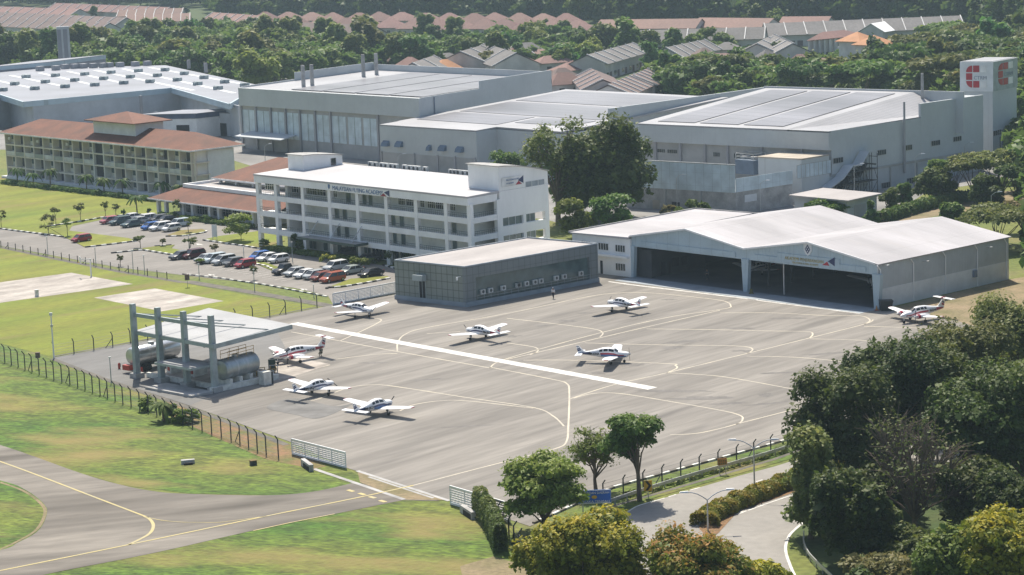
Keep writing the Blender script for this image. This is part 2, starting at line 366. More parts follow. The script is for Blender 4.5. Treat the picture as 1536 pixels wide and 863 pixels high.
def sheet(name, pts, z, mat, kind='structure', **kw):
    v = [Vector((p.x, p.y, z)) for p in pts]
    m = MB(); m.add(v, [list(t) for t in tessellate_polygon([v])])
    return m.build(name, mat, kind=kind, **kw)
def slabsheet(name, pts, z0, z1, mat, kind='structure'):
    v = [Vector((p.x, p.y, z1)) for p in pts]; n = len(v)
    m = MB(); m.add(v+[Vector((p.x, p.y, z0)) for p in v], [list(t) for t in tessellate_polygon([v])]+[[i, (i+1) % n, n+(i+1) % n, n+i] for i in range(n)])
    return m.build(name, mat, kind=kind)
def ribbon(m, pts, w, z):
    L_, R_ = [], []
    for i, p in enumerate(pts):
        d = (pts[min(i+1, len(pts)-1)]-pts[max(i-1, 0)]); d.z = 0; d.normalize(); n = Vector((-d.y, d.x, 0))
        L_.append(Vector((p.x, p.y, z))+n*w/2); R_.append(Vector((p.x, p.y, z))-n*w/2)
    m.grid([L_, R_]); return m
def kerb(pts, step=1.05, w=.42, h=.26):
    q = resample(pts, step); m = MB()
    for i in range(len(q)-1):
        m.k = i % 2; a, b = q[i], q[i+1]
        m.beam(Vector((a.x, a.y, h/2)), Vector((b.x, b.y, h/2)), w, h)
    return m.build('kerb', [MT['black'], MT['kerb_white']], kind='structure')
S_ = 'structure'
# terrain: one sheet to the horizon
m = MB(); m.grid([[Vector((x, y, 0)) for x in np.linspace(-2600, 2600, 27)] for y in np.linspace(20, 4400, 23)])
m.build('ground', MT['terrain'], kind=S_)

# far wood floor / yards
sheet('woodland_floor', W([(-40,150),(1580,135),(1580,-60),(-40,-60)], 0), .008, MT['woodfloor'])
sheet('factory_yard', W([(-80,222),(330,235),(420,262),(600,300),(820,330),(900,352),(1200,345),(1330,330),(1390,288),(1560,262),(1560,190),(1000,150),(600,110),(-80,120)], 0), .016, MT['yard'])
sheet('lawn', W([(-60,255),(240,300),(240,322),(190,323),(110,338),(97,355),(0,343),(-60,337)]), .022, MT['lawn'])
sheet('sports_field', W([(-60,363),(0,371),(90,390),(180,408),(272,424),(400,449),(492,462),(235,507),(79,536),(-60,500)]), .022, MT['lawn'])
sheet('embankment', W([(-60,505),(79,539),(168,574),(437,668),(522,705),(604,749),(540,760),(400,743),(287,741),(182,728),(120,710),(0,668),(-60,645)]), .018, MT['grass_front'])
sheet('verge', W([(-20,875),(70,862),(227,831),(400,792),(505,771),(609,750),(672,757),(800,800),(870,880),(870,960),(-20,960)]), .018, MT['grass_front'])
sheet('dirt_strip', W([(250,600),(300,622),(437,668),(490,700),(470,704),(400,690),(320,655),(250,622)]), .026, MT['redearth'])
sheet('dirt_path', W([(690,850),(740,835),(790,850),(800,880),(700,890)]), .026, MT['dirt'])
sheet('dry_ground', W([(1320,466),(1512,420),(1560,412),(1560,480),(1480,500),(1430,482)]), .026, MT['dirt'])
sheet('dry_bank', W([(1310,322),(1400,293),(1540,285),(1560,300),(1400,325),(1330,345)]), .024, MT['dirt'])
sheet('woodland_floor', W([(1185,800),(1205,740),(1260,690),(1420,640),(1640,560),(1700,760),(1500,900),(1260,900)]), .030, MT['woodfloor'])
# apron and taxiway
APRON = [(79,537),(168,571),(287,610),(437,664),(522,703),(672,750),(795,790),(922,732),(1160,667),(1450,586),(1470,492),(1425,479),(1330,464),(1316,440),(949,400),(898,398),(600,420),(594,442),(500,458),(405,476),(235,508)]
sheet('apron', W(APRON), .034, MT['apron'])
sheet('fuel_pad', W([(79.5,537),(168,571),(284,609),(440,545),(405,478),(235,508.2)]), .044, MT['pad'])
TX = smooth(W([(604,751),(505,771),(400,792),(227,831),(70,862),(-40,890),(-140,905)]))
tx2 = smooth(W([(-140,630),(0,668),(120,710),(182,728),(235,738),(287,741.5),(400,743.6),(470,738),(534,724)]))
isl = smooth(W([(-140,690),(0,721.5),(39,736),(66,757),(70,773),(57,797),(26,815),(0,826),(-140,860)]))
sheet('taxiway', TX+[tx2[0]]+tx2[1:]+W([(660,752)]), .036, MT['taxi'])
sheet('taxiway_island', isl, .046, MT['grass_front'])
m = MB(); ribbon(m, smooth(W([(0,724),(37,738),(63,758),(67,773),(54,796),(24,814),(0,825)])), .35, .052); m.build('taxiway_edge', MT['dirt'], kind=S_)
sheet('gate_threshold', W([(536,707),(672,751),(606,750),(540,724)]), .042, MT['dirt'])
m = MB()
for a, b, w in (((536,707),(674,752),.5), ((471,704),(606,750),.55), ((553,716),(650,748),.35)): ribbon(m, W([a, b]), w, .05)
m.build('drain_cover', MT['concrete'], kind=S_)
m = MB(); ribbon(m, W([(79,538.5),(168,573),(287,613),(430,668)]), .9, .04); m.build('apron_drain', MT['moss'], kind=S_)
m = MB(); ribbon(m, W([(81,535),(235,506.5),(405,474.8),(497,457)]), .5, .04); m.build('apron_drain', MT['moss'], kind=S_)

# markings
m = MB()
for pts, w in (([(-20,860.5),(0,857),(193,818),(400,775),(536,747.5),(620,729)], .28), ([(-60,672),(0,693),(52,712),(130,742),(216.5,775)], .25), ([(216.5,775),(226,781),(230,791),(222,803),(193,818)], .34),
               ([(219,776),(240,781),(271,784),(300,784.5),(334,784),(400,775)], .12), ([(380,797),(440,784),(502,771.8)], .18), ([(-20,716),(0,721.5)], .15)):
    ribbon(m, smooth(W(pts)), w, .06)
for x, y in ((526,737),(543,742),(558.6,747),(574,752.7)): ribbon(m, [at(x-4.5, y-1.3), at(x+4.5, y+1.3)], .5, .06)
m.build('taxiway_marking', MT['yellow_line'], kind=S_)
m = MB(); ribbon(m, W([(440,485.5),(979,583.5)]), 1.75, .05); m.build('apron_marking', MT['white_line'], kind=S_)
m = MB(); ribbon(m, W([(913,423),(945,427.5),(1136,450.5)]), .55, .05); ribbon(m, W([(1120,449),(1290,471)]), .4, .05); m.build('apron_marking', MT['white_line'], kind=S_)
m = MB(); CR = [
 [(617,729.5),(742.5,697),(790,685),(838,672),(850,662),(852.5,640),(854,590),(850,576),(828,569.5),(735,551.5)],
 [(742,547),(737,554),(760,540),(940,498),(1080,466)][2:],
 [(735,553),(748,543),(800,527),(900,500),(1000,477),(1085,464),(1096,459),(1085,452),(1040,446),(975,440),(930,440),(880,446),(760,471),(640,492),(608,502),(597,514),(596,527)],
 [(437,498.5),(510,512),(596,528),(737,553)],
 [(596,531),(560,532.5),(500,540)],
 [(510,512),(545,496),(570,483),(569,479),(555,478.5)],
 [(640,501),(690,498)],[(760,478),(830,486),(890,494),(904,500),(900,506)],[(760,515),(800,521),(807,527),(795,533)],
 [(785,541),(860,541),(1000,546),(1013,549),(1015,553),(1000,560)],
 [(877,515),(990,518),(1085,519),(1120,521),(1129,525),(1122,531)],
 [(970,494),(1060,495),(1150,497),(1210,498),(1219,502),(1215,507)],
 [(1080,470),(1160,470),(1240,474),(1290,474.5),(1305,481),(1296,487)],
 [(855,599),(920,578),(1000,560),(1120,531),(1215,507.5),(1296,487),(1310,480)],
 [(860,598),(890,591),(930,591),(1000,602),(1080,616),(1108,623),(1114,629),(1104,637),(1050,650),(1005,653)],
 [(1000,560),(1040,562),(1100,568),(1230,592)],[(1120,535),(1200,537),(1290,546),(1340,552)],[(1215,509),(1290,511),(1330,517)],[(1296,490),(1360,492),(1400,494)],
 [(1104,637),(1210,610)],
 [(445,605),(475,600),(520,583),(555,578),(590,580),(700,597),(800,612),(830,625),(846,640)],
 [(600,617),(620,608),(660,602),(700,602),(800,613)],
 [(430,565),(495,548),(455,545)][:2],
]
for pts in CR: ribbon(m, smooth(W(pts)), .22, .046)
m.build('apron_marking', MT['cream_line'], kind=S_)
sheet('stand_concrete', W([(404,546),(440,536),(496,547),(440,566),(405,575)]), .05, MT['slab'])
sheet('oil_stain', smooth(W([(400,612),(440,598),(500,610),(530,606),(480,628),(440,622)]), closed=True), .054, M('oil_stain', (.13,.125,.12), .7, var=.2, scale=.4))
# field courts
sheet('court_slab', W([(-60,440),(0,424),(107,409.5),(199.5,426.5),(0,454.7),(-60,466)]), .03, MT['slab'])
sheet('court_slab', W([(141,447),(232,433),(336,452),(242.5,467.5)]), .03, MT['slab'])
# car park road
sheet('car_park_road', W([(-60,336),(0,344),(97,356),(108,340),(185,323),(232,321),(310,333),(390,342),(384,372),(484,384.5),(575,398.5),(600,404),(600,440),(500,458),(492,444),(440,432),(274,413),(180,402),(0,369),(-60,361)]), .03, MT['road'])
def C5(p): return [(x/3.835, 190+y/3.835) for x, y in p]
def C2(p): return [(380+x/3.835, 390+y/3.835) for x, y in p]
isles = [C5([(285,585),(400,602),(740,645),(790,660),(640,680),(490,697),(370,637)]),
 C5([(950,632),(1040,600),(1160,592),(1190,602),(1170,615),(1060,632)]),
 C5([(640,730),(890,692),(1005,683),(985,703),(1090,725),(1040,748),(920,728),(815,711)]),
 C5([(1170,655),(1240,636),(1534,598),(1600,590),(1640,660),(1500,705),(1400,688)]),
 [(378,394),(396,394),(425,404),(416,410)],
 C2([(430,162),(500,135),(560,112),(770,97),(790,108),(640,138),(500,162)])]
for i in isles: slabsheet('grass_island', W(i), .0, .12, MT['lawn'])
for k in (C5([(490,697),(640,680),(790,661)]), C5([(955,634),(1060,632),(1180,612),(1192,602)]), C5([(640,731),(815,712),(920,729),(1040,749)]), C5([(890,692),(1005,683)]), C5([(1170,656),(1290,674),(1400,689),(1500,706),(1560,714)]),
          C5([(0,590),(120,606),(250,622),(370,638)]), C5([(270,578),(440,552),(600,524),(700,513),(790,508)]), C5([(790,508),(890,512),(960,520),(1050,532)]), C5([(1050,535),(1200,555),(1300,572),(1480,580)]),
          [(380,372.5),(430,378.3),(484,385)], [(575,398.6),(597,404.5)], [(380,396),(400,400.5),(416,409)], C2([(430,162),(500,160),(640,138),(790,108)]), C2([(420,168),(436,161)])):
    kerb(W(k))
m = MB(); ribbon(m, W([(0,371),(90,390),(180,408),(274,424)]), 1.3, .036); ribbon(m, W([(279,422.5),(405,443.5),(494,459)]), 2.2, .037); m.build('roadside_drain', MT['moss'], kind=S_)
m = MB()
q = resample(W([(274,412),(330,418),(400,428.5),(492,446)]), 1.1)
for i in range(0, len(q)-1): 
    m.k = i % 2; m.beam(Vector((q[i].x,q[i].y,.1)), Vector((q[i+1].x,q[i+1].y,.1)), .32, .2)
m.build('kerb', [MT['black'], MT['kerb_white']], kind=S_)
m = MB()
for (x, y) in ((317,412.7),(455,434.5),(299,367)):     # painted arrows on the lanes
    a = at(x-5.5, y-1.0); b = at(x+5.5, y+1.1); d = (b-a).normalized(); n = Vector((-d.y, d.x, 0)); z = Vector((0,0,.042))
    ribbon(m, [a+d*1.2, b], .28, .042); m.add([a+z, a+d*1.7+n*.55+z, a+d*1.7-n*.55+z], [[0,1,2]])
for i in range(14):
    a = at(300+i*9.3, 399.5+i*1.75); ribbon(m, [a, a+AB*4.6], .1, .04)
for i in range(6):
    a = at(186+i*9, 343+i*.9); ribbon(m, [a, a+AB*4.4], .1, .04)
m.build('road_marking', MT['white_line'], kind=S_)
# exit loop road bottom right
LR = W([(1500,575),(1300,655),(1200,688.5),(1160,701),(1110,714),(1049,732),(997,747.5),(960,759),(940,768),(926,790),(920,830),(925,880),(930,960),(1230,960),(1187,853),(1178,826),(1184,805),(1196,792),(1260,765),(1380,720),(1600,620)])
sheet('loop_road', LR, .04, MT['exitroad'])
m = MB()
ribbon(m, smooth(W([(940,769.5),(955,760.5),(975,754),(997,748)])), .2, .05)
for a, b in (((1003,746),(1014,742.5)),((1035,736),(1050,732)),((1134,723.5),(1144,720.5)),((1160,717),(1170,713)),((1189,708.5),(1199,704)),((1045,790),(1060,774)),((1107,772),(1120,767)),((1105,772),(1114,768))):
    ribbon(m, W([a, b]), .2, .05)
ribbon(m, smooth(W([(1122,766.5),(1160,753),(1187,744),(1240,728)])), .2, .05)
ribbon(m, smooth(W([(1240,766),(1215,778),(1196,792),(1183,806),(1178.5,826),(1187,853),(1200,880),(1216,920)])), .28, .05)
m.build('road_marking', MT['white_line'], kind=S_)
sheet('median_bed', W([(1048,792),(1062,774),(1160,736),(1300,690),(1330,700),(1187,741),(1107,768),(1078,800),(1064,812)]), .06, MT['leaflitter'])
sheet('roadside_bank', W([(800,800),(922,734),(1160,669),(1330,622),(1330,640),(1200,685),(1049,728),(955,755),(930,772),(915,800),(905,900),(860,900)]), .038, MT['grass_front'])
m = MB()
q = resample(W([(800,786),(922,731.5),(1160,666.5),(1340,617)]), 1.2)
for i in range(len(q)-1): m.k = i % 2; m.beam(Vector((q[i].x,q[i].y,.1)), Vector((q[i+1].x,q[i+1].y,.1)), .3, .2)
m.build('kerb', [MT['moss'], MT['kerb_white']], kind=S_)
m = MB(); ribbon(m, W([(905,764),(1000,737),(1160,690),(1260,655)]), .55, .046); m.build('roadside_drain', MT['moss'], kind=S_)

# oil and tyre stains on the apron, in the lie of the drainage falls
OIL = M('tyre_and_oil_stain', (.175,.16,.148), .75, col2=(.12,.11,.10), scale=.5, fine=.3, fscale=2)
rs = random.Random(3)
for x, y, l, w_ in ((1010,587,9,.8),(1048,598,7,.9),(1092,606,4,.7),(1150,606,5,.5),(1120,527,4,.6),(1180,478,6,.7),(850,482,3,.8),(815,489,2,.6),(1004,450,2,.5),(1110,493,5,.6),(1025,513,5,.8),(1010,522,3,.9),(640,570,5,.4),(700,640,7,.35),(900,560,2,.8),(760,505,4,.8),(948,548,3,.9),(1165,560,5,.5),(1240,531,6,.6),(560,545,4,.5),(1148,593,1.5,1.2),(880,470,3,.5),(520,470,5,.5)):
    c = at(x, y); a = rs.uniform(-.35,.25); d = Vector((math.cos(a), math.sin(a), 0)); n = Vector((-d.y, d.x, 0)); ring = []
    for k in range(26):
        t = 2*math.pi*k/26; r_ = 1+rs.uniform(-.38,.38); ring.append(c+d*math.cos(t)*l*.5*r_+n*math.sin(t)*w_*r_)
    sheet('oil_stain', ring, .0405, OIL)
# ================================================================ buildings
def onw(F, px, py, b=0.0):
    """point of the wall plane v=b seen at a photo pixel -> (along u, height)"""
    d = FW*FPX + RT*(px-768) - UP*(py-431.5); n = Vector((-F.u.y, F.u.x, 0)); q = F.p(0, b)
    t = (q-Vector((0,0,0))).dot(n)/d.dot(n); P_ = CAMP+d*t; r = P_-F.p(0, b); r.z = 0
    return r.dot(F.u), P_.z
def onside(F, px, py, a=0.0):
    d = FW*FPX + RT*(px-768) - UP*(py-431.5); n = Vector((-F.v.y, F.v.x, 0)); q = F.p(a, 0)
    t = q.dot(n)/d.dot(n); P_ = CAMP+d*t; r = P_-F.p(a, 0); r.z = 0
    return r.dot(F.v), P_.z
def toF(F, P_):
    d = Vector((P_.x-F.o.x, P_.y-F.o.y)); u, v = F.u, F.v; det = u.x*v.y-u.y*v.x
    return (d.x*v.y-d.y*v.x)/det, (u.x*d.y-u.y*d.x)/det
def px2F(F, px, py, z): return toF(F, at(px, py, z))
def window(par, F, side, fix, a0, a1, z0, z1, n=1, out=-1, frame='white_paint', glass='glass', bars=0, name='window', fw=.09):
    """framed window on the wall v=fix (side 'u') or u=fix (side 'v'); out = which way it faces; pane is its sub-part"""
    def bx(m, p0, p1, q0, q1, d0, d1):
        d0, d1 = fix+out*d0, fix+out*d1
        if side == 'u': m.fbox(F, p0, p1, min(d0,d1), max(d0,d1), q0, q1)
        else: m.fbox(F, min(d0,d1), max(d0,d1), p0, p1, q0, q1)
    m = MB()
    for i in range(n+1):
        x = a0+(a1-a0)*i/n; w = fw if i in (0, n) else fw*.7; bx(m, x-w/2, x+w/2, z0, z1, -.02, .07)
    for j in range(bars+2):
        z = z0+(z1-z0)*j/(bars+1); bx(m, a0+fw/2, a1-fw/2, z-fw*.4, z+fw*.4, -.02, .065)
    o = m.build(name, MT[frame], par)
    m = MB(); bx(m, a0, a1, z0, z1, -.03, .02); m.build('pane', MT[glass], o)
    return o
def part(par, name, mat, fn, **kw):
    m = MB(); fn(m); return m.build(name, MT[mat] if isinstance(mat, str) else mat, par, **kw)
def text(par, body, mat, p, xdir, size, name='lettering', ydir=Vector((0,0,1)), depth=.02, wide=None, align='LEFT', local=False, stack=1.0, bold=0.):
    cu = bpy.data.curves.new('t', 'FONT'); cu.body = body; cu.size = size; cu.extrude = depth; cu.align_x = align; cu.resolution_u = 2; cu.offset = bold
    t = bpy.data.objects.new('t', cu); COL.objects.link(t)
    bpy.context.view_layer.update()
    me = bpy.data.meshes.new_from_object(t.evaluated_get(bpy.context.evaluated_depsgraph_get()))
    bpy.data.objects.remove(t); bpy.data.curves.remove(cu)
    xs = [v.co.x for v in me.vertices]; w = max(xs)-min(xs) if xs else 1
    k = (wide/w) if wide else 1
    xdir = xdir.normalized(); zd = xdir.cross(ydir).normalized()
    O = Vector((0,0,0)) if local else ORG[par.name]
    for v in me.vertices: 
        c = v.co.copy(); v.co = p+xdir*(c.x*k)+ydir*c.y*stack+zd*c.z-O
    me.materials.clear(); me.materials.append(MT[mat]); me.name = name
    o = bpy.data.objects.new(name, me); COL.objects.link(o); o.parent = par; KIDS.setdefault(par.name, []).append(o); ORG[o.name] = O
    return o

# ---------------------------------------------------------------- double gabled hangar
_a, _b, _c = at(949,416), at(1316,464), at(1511.5,419)
HG = Fr(_a, _b, _a+(_c-_b))
W_, D_ = HG.U, HG.V; MID = W_*.49; ZE, ZA, ZO = 6.75, 8.85, 5.15
hg = thing('hangar', 'wide twin gabled aircraft hangar with white roofs and open dark front beside the apron', 'hangar', HG.p(W_/2, D_/2))
for g0, g1 in ((0, MID), (MID, W_)):
    gm = (g0+g1)/2
    m = MB()
    for s in (0, 1):
        e0, e1 = ((g0, gm), (gm, g1))[s]; z0, z1 = ((ZE, ZA), (ZA, ZE))[s]
        if s == 0 and g0 == 0: e0 -= .35; z0 -= .06
        if s == 1 and g1 == W_: e1 += .5; z1 -= .08
        lo = [HG.p(e0,-.35,z0), HG.p(e1,-.35,z1), HG.p(e1,D_+.3,z1), HG.p(e0,D_+.3,z0)]
        m.hexa(lo, [p+Vector((0,0,.14)) for p in lo])
    m.build('roof', MT['hangar_roof'], hg)
    m = MB()
    for s in (0, 1):       # white barge boards along the gable edge
        e0, e1 = ((g0, gm), (gm, g1))[s]; z0, z1 = ((ZE, ZA), (ZA, ZE))[s]
        m.beam(HG.p(e0,-.42,z0+.12), HG.p(e1,-.42,z1+.12), .14, .26)
    m.build('barge_board', MT['white_paint'], hg)
    m = MB(); f = [HG.p(g0,0,ZO), HG.p(g1,0,ZO), HG.p(g1,0,ZE), HG.p(gm,0,ZA), HG.p(g0,0,ZE)]
    n = [p+HG.v*.25 for p in f]; m.add(f+n, [[0,1,2,3,4],[9,8,7,6,5],[0,5,6,1],[1,6,7,2],[2,7,8,3],[3,8,9,4],[4,9,5,0]])
    m.build('gable_wall', MT['hangar_front'], hg)
    part(hg, 'door_track', 'hangar_front', lambda m: m.fbox(HG, g0+2, g1-2, -.14, -.02, ZO+.25, ZO+1.0))
m = MB(); m.fbox(HG, W_-.02, W_+.2, .01, D_, 2.95, ZE-.1); m.build('side_wall', MT['hangar_side'], hg)
m = MB(); m.fbox(HG, W_-.02, W_+.24, .01, D_, 0, 2.95); m.build('side_wall_base', MT['hangar_low'], hg)
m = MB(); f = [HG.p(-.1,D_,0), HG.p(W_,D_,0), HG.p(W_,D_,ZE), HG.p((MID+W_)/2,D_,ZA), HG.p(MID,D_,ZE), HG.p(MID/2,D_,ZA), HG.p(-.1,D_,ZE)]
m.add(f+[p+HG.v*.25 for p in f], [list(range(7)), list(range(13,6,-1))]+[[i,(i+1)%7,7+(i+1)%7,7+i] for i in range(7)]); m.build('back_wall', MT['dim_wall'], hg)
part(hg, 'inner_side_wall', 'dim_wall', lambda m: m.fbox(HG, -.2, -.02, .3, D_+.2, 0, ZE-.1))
m = MB(); m.fbox(HG, .02, W_, .3, D_, .045, .06); m.build('hangar_floor', MT['floor'], hg)
m = MB(); m.fbox(HG, -.05, W_+.3, -4.2, .3, .04, .052); m.build('threshold_slab', MT['plinth'], hg)
for a in (0, MID, W_):
    m = MB(); w0, w1 = .42, .75
    b0 = HG.p(a,-.05); m.hexa([HG.p(a-w0,-.25,0), HG.p(a+w0,-.25,0), HG.p(a+w0,.45,0), HG.p(a-w0,.45,0)], [HG.p(a-w1,-.2,ZO+.1), HG.p(a+w1,-.2,ZO+.1), HG.p(a+w1,.5,ZO+.1), HG.p(a-w1,.5,ZO+.1)])
    m.build('door_column', MT['hangar_front'], hg)
for i in range(1, 6):
    for a in (MID,):
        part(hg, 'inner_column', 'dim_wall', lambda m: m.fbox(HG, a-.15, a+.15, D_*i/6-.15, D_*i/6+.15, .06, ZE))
a_, z_ = onw(HG, 1166, 430); part(hg, 'inner_column', 'steel', lambda m: m.fbox(HG, a_-.09, a_+.09, 1.5, 1.68, .06, ZO+.6))
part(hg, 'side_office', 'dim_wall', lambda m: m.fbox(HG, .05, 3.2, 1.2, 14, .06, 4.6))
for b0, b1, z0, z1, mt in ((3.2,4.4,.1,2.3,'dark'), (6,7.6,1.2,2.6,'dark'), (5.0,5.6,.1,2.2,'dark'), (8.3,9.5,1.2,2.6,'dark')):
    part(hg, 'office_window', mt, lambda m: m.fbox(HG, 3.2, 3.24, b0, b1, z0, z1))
for b in (.4, 8.2, 16, 24, 31.6):
    def dp(m, b=b):
        m.tube([HG.p(W_+.5,b-.9,ZE-.1), HG.p(W_+.35,b,ZE-.9), HG.p(W_+.35,b,.1)], .09, 6)
    part(hg, 'downpipe', 'white_wall', dp)
for px, py in ((1322,398),(1382,392),(1477,371)):
    b, z = onside(HG, px, py, W_)
    def wl(m): m.beam(HG.p(W_+.2,b,z), HG.p(W_+1.2,b-.1,z+.1), .08, .08); m.box(*HG.p(W_+1.3,b-.1,z)[:2], z, .5, .3, .18, YAW)
    part(hg, 'wall_lamp', 'steel', wl)
b, z = onside(HG, 1459, 409, W_); part(hg, 'meter_box', 'ctgrey', lambda m: m.fbox(HG, W_+.24, W_+.6, b-.4, b+.4, z-.7, z+.4))
# sign on the right gable : crest and lettering
sg = part(hg, 'sign_board', 'hangar_front', lambda m: m.fbox(HG, 31.2, 43.5, -.12, -.03, 5.55, 6.85))
a0, z0 = onw(HG, 1178, 386.5); a1, z1 = onw(HG, 1240, 392)
ORG[sg.name] = ORG[hg.name]
text(sg, 'AKADEMI PENERBANGAN', 'gold', HG.p(a0,-.15,z0-.25), HG.u, .72, wide=a1-a0-.5); text(sg, 'MALAYSIAN FLYING ACADEMY', 'gold', HG.p(a0+1.5,-.15,z0-.72), HG.u, .4, wide=a1-a0-3)
a0, z0 = onw(HG, 1238, 397); a1, z1 = onw(HG, 1253, 388)
part(sg, 'sign_flash', 'navy', lambda m: m.add([HG.p(a0+.6,-.15,z0+.55), HG.p(a1,-.15,z0-.1), HG.p(a1,-.15,z1+.2)], [[0,1,2]]), fix=False)
part(sg, 'sign_flash', 'ctred', lambda m: m.add([HG.p(a0-.5,-.15,z0-.1), HG.p(a0+.9,-.15,z0-.1), HG.p(a0+.5,-.15,z0+.5)], [[0,1,2]]), fix=False)
ac, zc = onw(HG, 1212, 374)
def crest(m, k=1., y=-.1):
    pts = [(-.8,.85),(.8,.85),(.8,-.15),(.45,-.75),(0,-1.05),(-.45,-.75),(-.8,-.15)]
    f = [HG.p(ac+x*k,y,zc+z*k) for x,z in pts]; n = len(f); m.add(f+[p+HG.v*.08 for p in f], [list(range(n))]+[[i,(i+1)%n,n+(i+1)%n,n+i] for i in range(n)])
cr = part(hg, 'crest', 'hangar_low', crest); ORG[cr.name] = ORG[hg.name]
def dia(m, k, y): 
    f = [HG.p(ac+x*k,y,zc+z*k) for x,z in ((0,1),(.75,0),(0,-1),(-.75,0))]; m.add(f, [[0,1,2,3]])
part(cr, 'crest_diamond', 'navy', lambda m: dia(m, .72, -.125), fix=False)
def diab(m):
    for dx, dz in ((0,.3),(0,-.32),(.24,0),(-.24,0)):
        f = [HG.p(ac+dx+x*.17,-.14,zc+dz+z*.17) for x,z in ((0,1),(.75,0),(0,-1),(-.75,0))]; m.add(f, [[0,1,2,3]])
part(cr, 'crest_pattern', 'hangar_low', diab, fix=False)

# ---------------------------------------------------------------- two-storey office joined to the hangar's left
AN = Fr(at(858,347,6.7), at(946,356,6.7), at(1044,312.6,6.7))
an = thing('hangar_office', 'small white two-storey office wing attached to the left side of the gabled hangar', 'office', AN.p(AN.U/2, AN.V/2))
part(an, 'wall', 'white_wall', lambda m: m.fbox(AN, 0, AN.U-.15, 0, AN.V, 0, 6.35))
part(an, 'roof', 'hangar_roof', lambda m: m.hexa([AN.p(-.3,-.35,6.36), AN.p(AN.U-.3,-.35,6.36), AN.p(AN.U-.3,AN.V,6.36), AN.p(-.3,AN.V,6.36)], [AN.p(-.3,-.35,6.55), AN.p(AN.U-.3,-.35,6.7), AN.p(AN.U-.3,AN.V,6.7), AN.p(-.3,AN.V,6.55)]))
def gut(m): m.beam(AN.p(-.38,-.4,6.6), AN.p(-.38,AN.V,6.6), .22, .3); m.beam(AN.p(-.4,AN.V+.1,6.6), AN.p(AN.U+10,AN.V+.1,6.75), .22, .3)
part(an, 'gutter', 'concrete', gut)
part(an, 'ledge', 'white_wall', lambda m: m.fbox(AN, AN.U-8.5, AN.U-.4, -.7, -.002, 3.15, 3.5))
for x0, x1, y0, y1 in ((872,886,361,369.5),(897.5,913,364,376),(923,938,367,379),(923.5,938.5,394.5,407)):
    p0, zt = onw(AN, x0, y0); p1, zb = onw(AN, x1, y1); window(an, AN, 'u', 0, p0, p1, zb, zt, 4)
p0, zt = onw(AN, 900.5, 391); p1, zb = onw(AN, 904.5, 410); part(an, 'door', 'dark', lambda m: m.fbox(AN, p0, p1, -.05, -.005, .05, zt))
def ac_unit(par, p, rz, s=1.): 
    m = MB(); m.box(p.x, p.y, p.z, .95*s, .38*s, .75*s, rz); o = m.build('ac_unit', MT['dormac'], par); ORG[o.name] = ORG[par.name]
    d = Vector((math.sin(rz), -math.cos(rz), 0)); c = p+d*.2*s+Vector((0,0,.38*s)); x = Vector((math.cos(rz), math.sin(rz), 0))
    m = MB(); m.add([c+x*(.27*s*math.cos(t))+Vector((0,0,.27*s*math.sin(t))) for t in [i*math.pi/5 for i in range(10)]], [list(range(10))]); m.build('fan_grille', MT['dormdoor'], o, fix=False)
    return o

# ---------------------------------------------------------------- dark clad box building
BX = Fr(at(594,449), at(699,461), at(594,449)+(at(898,423)-at(699,461)))
bxb = thing('dark_clad_building', 'single-storey dark grey panel-clad box building with pale flat roof at the apron edge', 'building', BX.p(BX.U/2, BX.V/2))
U, V, H = BX.U, BX.V, 6.2
part(bxb, 'wall', 'dark_box', lambda m: m.fbox(BX, 0, U-.5, 0, V, 0, H))
for q0, q1 in ((.002,2.2),(V-1.9,V-.002)): part(bxb, 'corner_pier', 'dark_box_side', lambda m: m.fbox(BX, U-.5, U, q0, q1, 0, H-.02))
part(bxb, 'fascia', 'dark_box_side', lambda m: m.fbox(BX, U-.5, U, 2.2, V-1.9, 4.35, H-.02))
part(bxb, 'recess_wall', 'glass_blue', lambda m: m.fbox(BX, U-.5, U-.42, 2.2, V-1.9, .72, 4.35))
part(bxb, 'plinth', 'plinth', lambda m: (m.fbox(BX, -.15, U+.15, -.15, -.003, 0, .7), m.fbox(BX, U+.003, U+.2, -.15, V, 0, .7)))
part(bxb, 'roof', 'membrane', lambda m: m.fbox(BX, .25, U-.25, .25, V-.25, H-.1, H+.03))
def par_(m):
    for q in ((0,U,0,.24),(0,.24,.24,V),(U-.24,U,.24,V)): m.fbox(BX, *q, H+.004, H+.2)
    m.fbox(BX, .24, U-.24, V-.24, V, H+.004, H+.25)
part(bxb, 'parapet', 'plinth', par_)
p0, zt = onw(BX, 626, 411); p1, zb = onw(BX, 641, 421)
part(bxb, 'door_hood', 'grey_steel', lambda m: m.fbox(BX, p0, p1, -1.1, -.16, zb, zt))
p0, zt = onw(BX, 628.5, 421); p1, zb = onw(BX, 639.5, 449); window(bxb, BX, 'u', 0, p0, p1, .1, zt, 2, name='door', glass='dark', frame='grey_steel')
p0, zt = onw(BX, 691, 415); part(bxb, 'security_camera', 'signwhite', lambda m: (m.beam(BX.p(p0,0,zt), BX.p(p0,-.7,zt), .1, .1), m.box(*BX.p(p0,-.75,0)[:2], zt-.5, .3, .3, .5)))
for px, py in ((725,440),(736.5,438),(755.5,434),(778,429.5),(779,430.5),(790.5,427.8),(803,424.7),(812,423),(835,418.7),(847,416.6),(872,411.4)):
    b, z = onside(BX, px, py, U); p = BX.p(U-.12, b, 1.55); ac_unit(bxb, p, math.atan2(BX.v.y, BX.v.x), .95)
def rl(m):
    for z in (1.1, 1.5): m.beam(BX.p(U+.1,2.3,z), BX.p(U+.1,V-2,z), .05, .05)
    for i in range(18): m.beam(BX.p(U+.1,2.3+i*(V-4.3)/17,.7), BX.p(U+.1,2.3+i*(V-4.3)/17,1.5), .05, .05)
